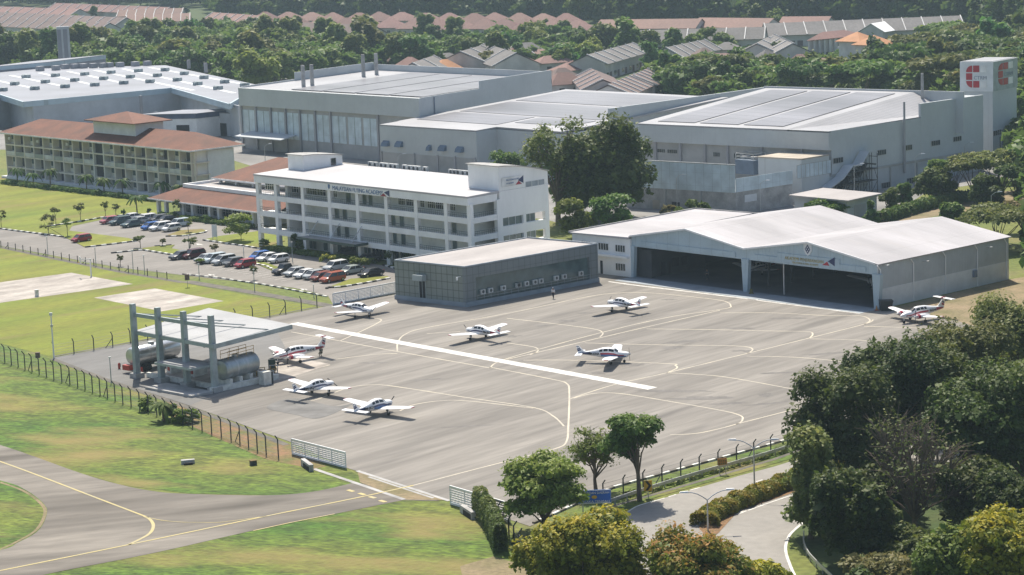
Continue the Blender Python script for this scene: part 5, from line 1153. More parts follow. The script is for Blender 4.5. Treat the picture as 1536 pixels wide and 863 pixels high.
for a in (
 ('hatch',164,335.5,'pink','pink hatchback at the left end of the upper car park'), ('suv',180,337,'teal','big dark teal SUV second from left in the upper car park'),
 ('sedan',198,340.5,'teal','dark teal saloon alone in front of the upper car park row'), ('sedan',197,330.5,'white','white saloon half hidden behind the dark teal SUV'), ('suv',219,333.5,'white','white SUV in the back row behind the blue car'),
 ('sedan',208,336,'silver','silver saloon behind the dark teal saloon'), ('hatch',238,333,'grey','grey hatchback at the back of the upper car park'), ('sedan',250,334,'black','black saloon in the back row nearest the canteen'),
 ('hatch',226,344.5,'blue','bright blue hatchback in the upper car park'), ('suv',241,345.5,'white','white SUV between the blue hatchback and another white car'), ('hatch',257,347,'white','white hatchback at the front right of the upper car park'),
 ('suv',268.5,340.5,'paleblue','pale blue-white SUV nearest the canteen in the upper car park'),
 ('hatch',122,363,'red','red hatchback stopped alone on the road beside the grass strip'),
 ('sedan',272,388.5,'grey','dark grey saloon at the far left of the lower car park'), ('suv',290,387.5,'maroon','large maroon SUV in the lower car park'), ('sedan',310,393,'silver','silver saloon beside the grey-blue people carrier'),
 ('van',322,394,'paleblue','pale blue people carrier in the lower car park row'), ('van',336,396.5,'silver','silver people carrier beside the brown-nosed car'), ('hatch',350,399,'grey','dark hatchback with white bonnet left of the red hatchback'), ('hatch',367.5,401.5,'red','red hatchback at the right end of the people carriers'),
 ('hatch',389.5,389.5,'blue','blue hatchback in the row below the academy columns'), ('sedan',402.5,391.5,'white','white saloon right of the blue hatchback'), ('hatch',418,394,'white','white hatchback nearest the academy columns'),
 ('jeep',428,411,'black','black pickup truck by the striped kerb'), ('sedan',444,413.5,'silver','silver saloon right of the black pickup truck'), ('sedan',459,416.5,'white','white saloon in the middle of the lower row'), ('hatch',471,418.5,'silver','silver hatchback squeezed left of the brown-red car'),
 ('hatch',482,421,'rust','brown-red hatchback left of the orange-red one'), ('van',499,423,'orange','orange-red people carrier at the end of the lower row'), ('suv',503,405.5,'silver','silver estate with pale roof behind the red cars','R'), ('sedan',527,411,'green','pale green saloon beside the grass island','R'), ('sedan',556.5,415,'black','black saloon nearest the white sliding gate','R'),
 ('van',521,385,'grey','dark van parked under the academy entrance canopy','R'), ('sedan',552,393,'grey','grey saloon in the shade right of the entrance canopy','R')):
    rz = NEG
    if a[-1] == 'R': a = a[:-1]
    car(*a, rz=rz, roof='white' if 'estate' in a[4] else None)

# ================================================================ fuel station
FS = Fr(at(206,567), at(323,588.5), at(206,567)+AB*22); U = FS.U
fsn = thing('fuel_station', 'aircraft fuel station with four tall grey posts holding a flat canopy', 'fuel station', FS.p(U/2, 8))
pcs = [0, U*.325, U*.655, U]
for a in pcs:
    part(fsn, 'post', 'grey_steel', lambda m: m.hexa([FS.p(a-.32,-.38,0), FS.p(a+.32,-.38,0), FS.p(a+.32,.38,0), FS.p(a-.32,.38,0)], [FS.p(a-.28,-.32,10.2), FS.p(a+.28,-.32,10.2), FS.p(a+.28,.32,10.2), FS.p(a-.28,.32,10.2)]))
    part(fsn, 'footing', 'concrete', lambda m: m.fbox(FS, a-.7, a+.7, -.7, .7, 0, .7))
part(fsn, 'tie_beam', 'grey_steel', lambda m: m.beam(FS.p(0,.1,8.7), FS.p(U,.1,8.7), .3, .5))
ca, cb = px2F(FS, 203, 496, 6.5), px2F(FS, 438, 487, 6.5); cc = px2F(FS, 320, 517, 6.5); ce = px2F(FS, 313, 462, 6.5)
a0, a1 = (ca[0]+ce[0])/2, (cc[0]+cb[0])/2; b0, b1 = (ca[1]+cc[1])/2, (cb[1]+ce[1])/2
cq = [at(*q, 6.5) for q in ((203,496),(320,517),(438,487),(313,462))]
part(fsn, 'canopy_roof', 'canopy', lambda m: m.hexa([p-Vector((0,0,.18)) for p in cq], cq))
Zd = Vector((0,0,.3))
part(fsn, 'canopy_fascia', 'grey_steel', lambda m: [m.beam(cq[i]-Zd, cq[(i+1)%4]-Zd, .14, .5 if i != 1 else .62) for i in range(4)])
for q in (.12,.37,.63,.88): part(fsn, 'canopy_beam', 'grey_steel', lambda m: m.beam(cq[0].lerp(cq[1],q)-Zd*1.5, cq[3].lerp(cq[2],q)-Zd*1.5, .25, .4))
for a, c in zip(pcs, np.linspace(a0+3, a1-.5, 4)): e_ = cq[0].lerp(cq[1],(c-a0)/(a1-a0)).lerp(cq[3].lerp(cq[2],(c-a0)/(a1-a0)),.72); part(fsn, 'stay_rod', 'grey_steel', lambda m: m.beam(FS.p(a,.3,8.8), e_, .14, .14))
la = [px2F(FS, *q, 3.4) for q in ((240,544.7),(262.5,535.5),(322.7,543.8),(292,554))]
l0, l1 = (la[0][0]+la[1][0])/2, (la[2][0]+la[3][0])/2; m0, m1 = (la[0][1]+la[3][1])/2, (la[1][1]+la[2][1])/2
part(fsn, 'low_canopy', 'canopy', lambda m: m.fbox(FS, l0, l1, m0, m1, 3.3, 3.45))
part(fsn, 'low_canopy_frame', 'grey_steel', lambda m: (m.fbox(FS, l0-.1, l1+.1, m0-.12, m0, 3.1, 3.42), m.fbox(FS, l1, l1+.12, m0, m1, 3.1, 3.42)))
# kerbed bund
k0 = px2F(FS, 323, 592, .3); k1 = px2F(FS, 427, 569, .3)
fl = px2F(FS, 205, 568, .3)
part(fsn, 'bund_kerb', 'kerb_white', lambda m: (m.fbox(FS, U-.1, U+.4, -.8, k1[1], .04, .75), m.fbox(FS, .8, U-.15, .9, 1.3, .04, .7), m.fbox(FS, .5, U+.3, k1[1]-.01, k1[1]+.4, .04, .7)))
part(fsn, 'bund_floor', 'slab', lambda m: m.fbox(FS, .5, U-.12, 1.31, k1[1], .05, .14))
part(fsn, 'platform', 'concrete', lambda m: m.fbox(FS, U*.45, U+.6, -4.2, -.85, .05, .35))
for (e0, e1, r, z, nm, lab, mt) in (((198.5,535),(262,520.5),1.27,2.2,'tanker_trailer','bright silver cylindrical fuel tanker parked left of the canopy posts','tank'), ((333,555),(378,543),1.42,2.55,'fuel_tank','dull silver fuel tank on white saddles under the canopy edge','tank_dull')):
    A_, B_ = at(*e0, z), at(*e1, z); d = (B_-A_).normalized()
    t = thing(nm, lab, 'tank', (A_+B_)/2*Vector((1,1,0)) if 0 else Vector(((A_.x+B_.x)/2,(A_.y+B_.y)/2,0)))
    def tk(m):
        pts = [A_-d*.35, A_-d*.25, A_, B_, B_+d*.25, B_+d*.35]; m.tube(pts, [r*.4, r*.85, r, r, r*.85, r*.4], 20)
    tb = part(t, 'tank_shell', mt, tk, smooth=True); ORG[tb.name] = ORG[t.name]
    for q in (.3, .62): 
        c = A_.lerp(B_, q); part(tb, 'band', 'steel', lambda m: m.tube([c-d*.12, c+d*.12], r*1.012, 20, cap=False), smooth=True)
    c = A_.lerp(B_, .45); part(tb, 'hatch', 'steel', lambda m: m.tube([c+Vector((0,0,r-.05)), c+Vector((0,0,r+.25))], .45, 12))
    n = Vector((-d.y,d.x,0))
    if nm == 'fuel_tank':
        for q in (.05, .38, .72):
            c = A_.lerp(B_, q); part(t, 'saddle', 'kerb_white', lambda m: m.beam(Vector((c.x,c.y,.75))-n*1.3, Vector((c.x,c.y,.75))+n*1.3, .55, 1.3))
        part(t, 'walkway', 'pipe_yellow', lambda m: ([m.beam(A_.lerp(B_,q)+n*s*.7+Vector((0,0,r-.1)), A_.lerp(B_,q)+n*s*.7+Vector((0,0,r+.95)), .06, .06) for q in (.1,.4,.7,.95) for s in (-1,1)], [m.beam(A_.lerp(B_,.1)+n*s*.7+Vector((0,0,r+k)), A_.lerp(B_,.95)+n*s*.7+Vector((0,0,r+k)), .06, .06) for s in (-1,1) for k in (.5,.95)]))
    else:
        part(t, 'chassis', 'post', lambda m: m.beam(Vector((A_.x,A_.y,.75)), Vector((B_.x,B_.y,.75)), 1.1, .25))
        for q in (.12, .25, .75, .88):
            for s in (-1, 1):
                c = A_.lerp(B_, q); part(t, 'wheel', 'rubber', lambda m: m.tube([Vector((c.x,c.y,.48))+n*s*.85, Vector((c.x,c.y,.48))+n*s*1.2], .45, 12))
        part(t, 'hose_reel', 'pipe_red', lambda m: m.box(A_.x-d.x*.9, A_.y-d.y*.9, .5, .8, 1.4, .7, math.atan2(d.y,d.x)))
p = at(398,577); t = thing('pump_cabinet', 'white open-sided pump cabinet on the fuel station kerb', 'cabinet', p)
part(t, 'casing', 'kerb_white', lambda m: (m.box(p.x,p.y,.05,1.2,1.2,1.75,YAW))); 
part(t, 'side_panel', 'dim_wall', lambda m: m.box(p.x+AB.x*.75-AA.x*.1,p.y+AB.y*.75-AA.y*.1,.05,.3,1.0,1.6,YAW))
p = at(408.5,556); t = thing('notice_board', 'dark green upright board standing by the twin-engine aircraft', 'board', p)
part(t, 'panel', 'greenpaint', lambda m: m.beam(p+Vector((0,0,.75))-Vector((.5,0,0))*1.0, p+Vector((0,0,.75))+Vector((.5,0,0)), .08, 1.6)); part(t, 'leg', 'post', lambda m: m.box(p.x-.45,p.y,0,.08,.08,.9)); part(t, 'leg', 'post', lambda m: m.box(p.x+.45,p.y,0,.08,.08,.9))
p = at(384,563); t = thing('pipe_manifold', 'yellow and grey pipe manifold with valves beside the fuel tank', 'pipes', p)
rr = random.Random(4)
for i in range(9):
    x, y = p.x+rr.uniform(-1.5,2.2), p.y+rr.uniform(-1.5,1.5); h = rr.uniform(.5,1.3)
    part(t, 'pipe', 'pipe_yellow' if i % 3 else 'steel', lambda m: m.tube([Vector((x,y,.1)), Vector((x,y,h)), Vector((x+rr.uniform(.4,1.2),y+rr.uniform(-.3,.6),h)), Vector((x+rr.uniform(.8,1.3),y+.3,.12))], .07, 6))
for px, py in ((261,560),(296,565),(301,563)):
    q = at(px, py); t = thing('fuel_dispenser', 'white fuel dispenser under the low canopy, '+('left one' if px < 270 else 'right one nearer the post' if px > 298 else 'middle one'), 'dispenser', q, group='dispensers under the low canopy')
    part(t, 'body', 'kerb_white', lambda m: m.box(q.x,q.y,.1,1.6,1.1,1.4,YAW)); part(t, 'hose_panel', 'pipe_red', lambda m: m.box(q.x-AB.x*.83,q.y-AB.y*.83,.5,.06,.5,.6,YAW))
for px, py, lab in ((179,554,'small red fire extinguisher on the fuel pad beside a thin pole'),(213,560,'red fire extinguisher against the leftmost fuel station post')):
    q = at(px, py); t = thing('fire_extinguisher', lab, 'extinguisher', q); part(t, 'cylinder', 'pipe_red', lambda m: m.tube([q+Vector((0,0,.05)), q+Vector((0,0,.75)), q+Vector((0,0,.9))], [.17,.17,.06], 10)); part(t, 'nozzle', 'black', lambda m: m.tube([q+Vector((0,0,.9)), q+Vector((.2,0,.8)), q+Vector((.22,0,.3))], .03, 5))

# ================================================================ fences, gates, poles
def fence(label, pts, h, step, lean=.35, name='chain_link_fence', side=1, group=None, wires=6):
    q = resample([at(*p) for p in pts], step)
    t = thing(name, label, 'fence', q[0], group=group)
    for i, p in enumerate(q[:95]):
        d = (q[min(i+1,len(q)-1)]-q[max(0,i-1)]).normalized(); n = Vector((-d.y,d.x,0))*side
        def po(m):
            m.tube([p, p+Vector((0,0,h*.82)), p+Vector((0,0,h))+n*lean], .075, 6)
            if i % 5 == 3: m.tube([p+Vector((0,0,h*.6)), p-d*1.3], .055, 5)
        part(t, 'post', 'post', po)
    def wi(m):
        for k in range(wires):
            z = .15+(h*.8-.15)*k/(wires-1); m.tube([p+Vector((0,0,z)) for p in q], .018, 3, cap=False)
    part(t, 'wire', 'wire', wi)
    return t
fence('dark post chain-link fence along the grass embankment with bent post tops', [(-30,530),(10,545),(44,557),(79,569),(113,579.5),(150,593),(187,607),(226,620),(262,633),(305,647),(350,662),(400,683),(428,690)], 2.7, 2.35, side=-1)
fence('thin post fence between the sports field and the fuel pad', [(81,536),(158,523),(235,507),(320,491),(405,475.5),(497,457)], 2.2, 3.2, side=1, wires=5)
fence('low fence running along the left access road beside the sports field', [(-20,367),(90,389),(180,407),(262,421)], 1.3, 3.0, lean=0, wires=4)
fence('wire fence with bent posts between apron and loop road', [(905,752),(960,737),(1040,714),(1110,695),(1190,671),(1290,641)], 2.3, 2.9, side=-1, wires=5)
fence('overgrown fence at the bottom running down from the right hand gate', [(748,790),(765,812),(782,836),(792,862),(800,890)], 2.6, 2.6, side=1, wires=5)
def gate(label, a, b, h, npan, group='white sliding gates'):
    A_, B_ = at(*a), at(*b); t = thing('sliding_gate', label, 'gate', A_.lerp(B_, .5), group=group); d = (B_-A_).normalized(); L_ = (B_-A_).length; Zv = Vector((0,0,1))
    def fr(m):
        m.beam(A_+Zv*(h+.1), B_+Zv*(h+.1), .14, .14); m.beam(A_+Zv*.15, B_+Zv*.15, .16, .2)
        for s in (A_, B_): m.beam(s+Zv*.05, s+Zv*(h+.15), .14, .14)
    part(t, 'frame', 'white_paint', fr)
    for i in range(1, npan): c = A_+d*L_*i/npan; part(t, 'upright', 'white_paint', lambda m: m.beam(c+Zv*.2, c+Zv*h, .12, .12))
    def sl(m):
        n = 7
        for k in range(n): z = .35+(h-.4)*k/(n-1); m.beam(A_+Zv*z, B_+Zv*z, .05, .13)
    part(t, 'slat_panel', 'white_paint', sl)
    def ro(m):
        n = int(L_/.55)
        for k in range(n): c = A_+d*L_*(k+.5)/n; m.beam(c+Zv*.2, c+Zv*h, .035, .035)
    part(t, 'bar_panel', 'white_paint', ro)
    return t
gate('white slatted sliding gate standing open at the end of the dark post fence', (438.5,682), (519,703), 1.75, 4)
gate('white slatted sliding gate half hidden by the bright green tree', (676,757), (765,784), 1.9, 4)
gate('white slatted sliding gate between the car park road and dark box building', (500,457.5), (593,440), 1.7, 5)
for px, py, lab in ((461,703,'concrete culvert block below the left sliding gate'),(702,774,'concrete culvert block under the right sliding gate'),(282,696,'small white concrete marker block in the embankment grass')):
    q = at(px, py); t = thing('culvert_block', lab, 'culvert', q)
    k = .45 if px < 300 else 1.; part(t, 'headwall', 'concrete', lambda m: m.box(q.x,q.y,0,3.4*k,.5,.8*k if k == 1 else .5,YAW+1.2 if k == 1 else .2)); part(t, 'opening', 'dark', lambda m: m.box(q.x+.1,q.y-.4,0,2.2*k,.5,.55*k,YAW+1.2 if k == 1 else .2))
q = at(380,698); t = thing('drain_box', 'small dark box lying on the red earth of the embankment', 'box', q); part(t, 'casing', 'post', lambda m: m.box(q.x,q.y,0,.7,.6,.55,.4)); part(t, 'lid', 'redearth', lambda m: m.box(q.x,q.y,.55,.8,.7,.06,.4))
def lamp(label, base, head_z, arm, double=True, dirv=None, group='street lamps', r=.09):
    p = at(*base) if len(base) == 2 else Vector(base); t = thing('street_lamp', label, 'street lamp', p, group=group); d = (dirv or Vector((1,0,0))).normalized()
    zf = head_z-.9 if double else head_z-.7
    part(t, 'pole', 'steel', lambda m: m.tube([p, p+Vector((0,0,zf))], [r, r*.75], 8), smooth=True)
    for s in ((1,-1) if double else (1,)):
        part(t, 'arm', 'steel', lambda m: m.tube([p+Vector((0,0,zf))+(d*s*arm*k+Vector((0,0,(head_z-zf)*(1-(1-k)**2)))) for k in (0,.25,.5,.75,1)], r*.6, 6), smooth=True)
        e = p+d*s*arm+Vector((0,0,head_z)); part(t, 'lamp_head', 'signwhite', lambda m: m.hexa([e+d*s*(-.1)+Vector((0,-.16,-.05)), e+d*s*.75+Vector((0,-.14,.02)), e+d*s*.75+Vector((0,.14,.02)), e+d*s*(-.1)+Vector((0,.16,-.05))], [e+d*s*(-.1)+Vector((0,-.1,.14)), e+d*s*.65+Vector((0,-.08,.12)), e+d*s*.65+Vector((0,.08,.12)), e+d*s*(-.1)+Vector((0,.1,.14))]))
    return t
b = at(1132,745); lamp('double-armed street lamp in the hedge at the road bend, the farther of two', (b.x,b.y,0), zat(b,660), 1.9, dirv=Vector((.95,-.1,0)), group='double-armed lamps by the loop road')
b = at(1062,797); lamp('double-armed street lamp nearest the camera by the red-tipped bush', (b.x,b.y,0), zat(b,737), 2.0, dirv=Vector((1,.1,0)), group='double-armed lamps by the loop road')
for x, y0, y1, lab in ((1016,318,262,'lamp post before the left half of the blue screen wall'),(1141,318,271,'lamp post before the right side screen of the plant yard'),(1282,312,246,'lamp post beside the covered stair'),(1447,262,214,'lamp post at the trees below the logo tower'),(1373,285,231,'lamp post against the right factory side wall'),(268,192,172,'lamp post behind the hostel roof, right one'),(228,190,168,'lamp post behind the hostel roof, left one'),(398,245,216,'lamp post in front of the glazed factory wall'),(683,265,240,'lamp post behind the academy roof under the vent hoods'),(598,262,231,'lamp post behind the row of rooftop air conditioners'),(1487,330,288,'lamp post on the dry bank beside the spreading tree')):
    b = at(x, y0); lamp(lab, (b.x,b.y,0), zat(b,y1), 1.3, False, Vector((.9,-.3,0)), 'single-armed lamps by the factories', .08)
for x, y0, y1, lab in ((72,383,356,'leftmost thin pole on the access road verge'),(144,399,372,'thin pole left of the basketball hoop'),(200,408,376,'thin pole on the road verge beside the drain'),(217,411,384,'thin pole just right of another on the road verge'),(299,419,397,'thin pole in front of the people carriers'),(382,436,405,'thin pole opposite the red hatchback'),(471,447,428,'thin pole left of the white sliding gate'),(366,387,371,'thin pole at the kerb by the academy lawn'),(284,379,354,'thin pole on the central grass island'),(167,575,537,'thin pole with red box on the fuel pad'),(439,393,364,'thin pole at the academy kerb')):
    b = at(x, y0); t = thing('lamp_pole', lab, 'pole', b, group='thin poles around the car park'); zt = zat(b, y1); part(t, 'pole', 'grey_steel', lambda m: m.tube([b, b+Vector((0,0,zt))], [.07,.05], 6)); part(t, 'cap', 'signwhite', lambda m: m.box(b.x,b.y,zt,.3,.22,.14,.3))
b = at(81,538); t = thing('camera_mast', 'tall white mast with a camera at the corner of the fuel pad fence', 'mast', b); zt = zat(b, 472)
part(t, 'mast', 'white_paint', lambda m: m.tube([b, b+Vector((0,0,zt))], [.12,.08], 8)); part(t, 'camera_head', 'signwhite', lambda m: m.box(b.x,b.y,zt-.15,.4,.3,.4)); part(t, 'bracket', 'steel', lambda m: m.box(b.x,b.y,zt*.72,.35,.25,.3))
b = at(58,553); t = thing('junction_box', 'brown junction box on a post along the embankment fence', 'box', b); part(t, 'post', 'post', lambda m: m.box(b.x,b.y,0,.1,.1,1.6)); part(t, 'casing', 'browntile', lambda m: m.box(b.x,b.y,1.5,.6,.4,.8))
b = at(281.5,431); t = thing('junction_box', 'brown sign box on a thin post at the field corner', 'box', b); part(t, 'post', 'steel', lambda m: m.box(b.x,b.y,0,.08,.08,1.3)); part(t, 'casing', 'browntile', lambda m: m.box(b.x,b.y,1.2,.75,.3,1.0,.3))
b = at(243.5,354); t = thing('parking_sign', 'white upright sign board on the lawn kerb left of the yellow-green tree', 'sign', at(322.5,361)); b = at(322.5,361); zt = zat(b, 337.5)
part(t, 'board', 'hangar_low', lambda m: m.box(b.x,b.y,.7,1.0,.12,zt-.7,-.2)); [part(t, 'leg', 'steel', lambda m: m.box(b.x+s*.4,b.y,0,.08,.08,.75)) for s in (-1,1)]
# basketball hoop
b = at(137,415); t = thing('basketball_hoop', 'white basketball hoop with boom arm at the concrete court edge', 'hoop', b); zt = zat(b, 388); d = (at(112,390,zt)-b); d.z = 0; d.normalize()
part(t, 'post', 'white_paint', lambda m: m.tube([b, b+Vector((0,0,zt))], .13, 8)); part(t, 'arm', 'white_paint', lambda m: (m.beam(b+Vector((0,0,zt-.1)), b+d*1.7+Vector((0,0,zt)), .12, .12), m.beam(b+Vector((0,0,zt-.8)), b+d*1.7+Vector((0,0,zt-.3)), .08, .08)))
n = Vector((-d.y,d.x,0)); c = b+d*1.75
part(t, 'backboard', 'signwhite', lambda m: m.beam(c-n*.9+Vector((0,0,zt-.1)), c+n*.9+Vector((0,0,zt-.1)), .06, 1.1)); part(t, 'ring', 'signorange', lambda m: m.tube([c+d*.3+Vector((.23*math.cos(k*.7),.23*math.sin(k*.7),zt-.5)) for k in range(10)], .02, 4))
b = at(55.5,445); t = thing('court_marker', 'white drum standing on the left concrete court', 'drum', b); part(t, 'drum', 'kerb_white', lambda m: m.tube([b, b+Vector((0,0,1.1))], .35, 10)); part(t, 'rim', 'steel', lambda m: m.tube([b+Vector((0,0,1.1)), b+Vector((0,0,1.16))], .38, 10))
# hangar bin, cones
b = at(1329,466); t = thing('waste_bin', 'large black waste bin at the hangar\'s right front corner', 'bin', b); part(t, 'body', 'binblack', lambda m: m.hexa([Vector((b.x+x,b.y+y,.05)) for x,y in ((-.75,-.6),(.75,-.6),(.75,.6),(-.75,.6))], [Vector((b.x+x,b.y+y,1.45)) for x,y in ((-.95,-.75),(.95,-.75),(.95,.75),(-.95,.75))])); part(t, 'lid', 'binblack', lambda m: m.box(b.x,b.y,1.45,2.0,1.6,.1))
b = at(1315,466); t = thing('traffic_cone', 'orange-red cone at the foot of the right hangar column', 'cone', b); part(t, 'cone', 'signorange', lambda m: m.tube([b+Vector((0,0,.05)), b+Vector((0,0,.75))], [.22,.04], 8)); part(t, 'base', 'pipe_red', lambda m: m.box(b.x,b.y,.04,.55,.55,.06))
b = at(1127,441); t = thing('traffic_cone', 'brown-red block at the foot of the middle hangar column', 'cone', b); part(t, 'cone', 'rust' if 'rust' in MT else 'redearth', lambda m: m.tube([b+Vector((0,0,.05)), b+Vector((0,0,.8))], [.3,.2], 8)); part(t, 'base', 'redearth', lambda m: m.box(b.x,b.y,.04,.8,.6,.08))
# road signs
b = at(893,792); zt = zat(b, 735); ppm = 1/((at(918,735,zt)-at(868,735,zt)).length/50); wS = 50/ppm; hS = 21/ppm
t = thing('district_sign', 'blue road sign with white lettering and an orange emblem above the yellow-topped tree', 'sign', b); sx = (at(918,734,zt)-at(868,736,zt)); sx.z = 0; sx.normalize(); sn = Vector((sx.y,-sx.x,0))
bd = part(t, 'board', 'signblue', lambda m: m.beam(b-sx*wS/2+Vector((0,0,zt-hS/2)), b+sx*wS/2+Vector((0,0,zt-hS/2)), .06, hS)); ORG[bd.name] = ORG[t.name]
part(bd, 'border', 'signwhite', lambda m: [m.beam(b+sx*x0+sn*.035+Vector((0,0,z0)), b+sx*x1+sn*.035+Vector((0,0,z1)), .01, .07) for x0,z0,x1,z1 in ((-wS/2,zt-.04,wS/2,zt-.04),(-wS/2,zt-hS+.04,wS/2,zt-hS+.04))]+[m.beam(b+sx*x0+sn*.035+Vector((0,0,zt)), b+sx*x0+sn*.035+Vector((0,0,zt-hS)), .07, .01) for x0 in (-wS/2+.04,wS/2-.04)])
text(bd, 'SEMPADAN DAERAH', 'signwhite', b+sn*.05-sx*wS*.44+Vector((0,0,zt-hS*.29)), sx, hS*.23, wide=wS*.88); text(bd, 'MELAKA TENGAH', 'signwhite', b+sn*.05-sx*wS*.44+Vector((0,0,zt-hS*.93)), sx, hS*.23, wide=wS*.88)
part(bd, 'emblem', 'signyellow', lambda m: m.add([b+sn*.05+sx*(.28*math.cos(k*math.pi/6))+Vector((0,0,zt-hS*.52+.18*math.sin(k*math.pi/6))) for k in range(12)], [list(range(12))]), fix=False)
for s in (-1, 1): part(t, 'leg', 'steel', lambda m: m.box(*(b+sx*s*wS*.35-sn*.08)[:2], 0, .12, .12, zt))
b = at(972.5,747.5); zt = zat(b, 720.5); t = thing('chevron_sign', 'yellow sign with a black chevron on the loop road bend', 'sign', b)
bd = part(t, 'board', 'signyellow', lambda m: m.beam(b-sx*.42+Vector((0,0,zt-.6)), b+sx*.42+Vector((0,0,zt-.6)), .05, 1.15)); ORG[bd.name] = ORG[t.name]
part(bd, 'chevron', 'black', lambda m: m.add([b+sn*.03+sx*x+Vector((0,0,zt-.6+z)) for x,z in ((-.3,.5),(.0,.5),(.36,0),(.0,-.5),(-.3,-.5),(.06,0))], [[0,1,2,5],[5,2,3,4]]), fix=False)
part(t, 'post', 'steel', lambda m: m.box(*(b-sn*.06)[:2], 0, .09, .09, zt))
b = at(1084,712); zt = zat(b, 688.5); t = thing('warning_board', 'orange warning board on short posts between guardrail and fence', 'sign', b)
bd = part(t, 'board', 'signorange', lambda m: m.beam(b-sx*.5+Vector((0,0,zt-.35)), b+sx*.5+Vector((0,0,zt-.25)), .05, .75)); ORG[bd.name] = ORG[t.name]
part(bd, 'lettering_row', 'redearth', lambda m: [m.add([b+sn*.03+sx*(x+a)+Vector((0,0,zt-.35+z+c)) for a,c in ((0,0),(.14,0),(.14,.14),(0,.14))], [[0,1,2,3]]) for x in (-.4,-.18,.06,.28) for z in (-.22,.06)], fix=False)
for s in (-1, 1): part(t, 'leg', 'steel', lambda m: m.box(*(b+sx*s*.35-sn*.06)[:2], 0, .07, .07, zt-.2))
def rail_(label, pts, h=.75, step=2.0):
    q = resample(smooth([at(*p) for p in pts]), .5); t = thing('guardrail', label, 'guardrail', q[0])
    def bm_(m):
        for i in range(len(q)-1): m.beam(q[i]+Vector((0,0,h-.12)), q[i+1]+Vector((0,0,h-.12)), .07, .34)
    part(t, 'rail', 'steel', bm_)
    for p in q[::int(step/.5)][:95]: part(t, 'post', 'steel', lambda m: m.box(p.x, p.y+.12, 0, .12, .12, h))
rail_('long steel guardrail along the upper edge of the loop road', [(905,764),(950,748),(1010,729),(1060,714),(1110,700),(1170,682),(1250,655)])
rail_('curved steel guardrail around the dark trees at the bottom right', [(1206,808),(1206,822),(1212,838),(1224,852),(1245,872),(1262,890)])

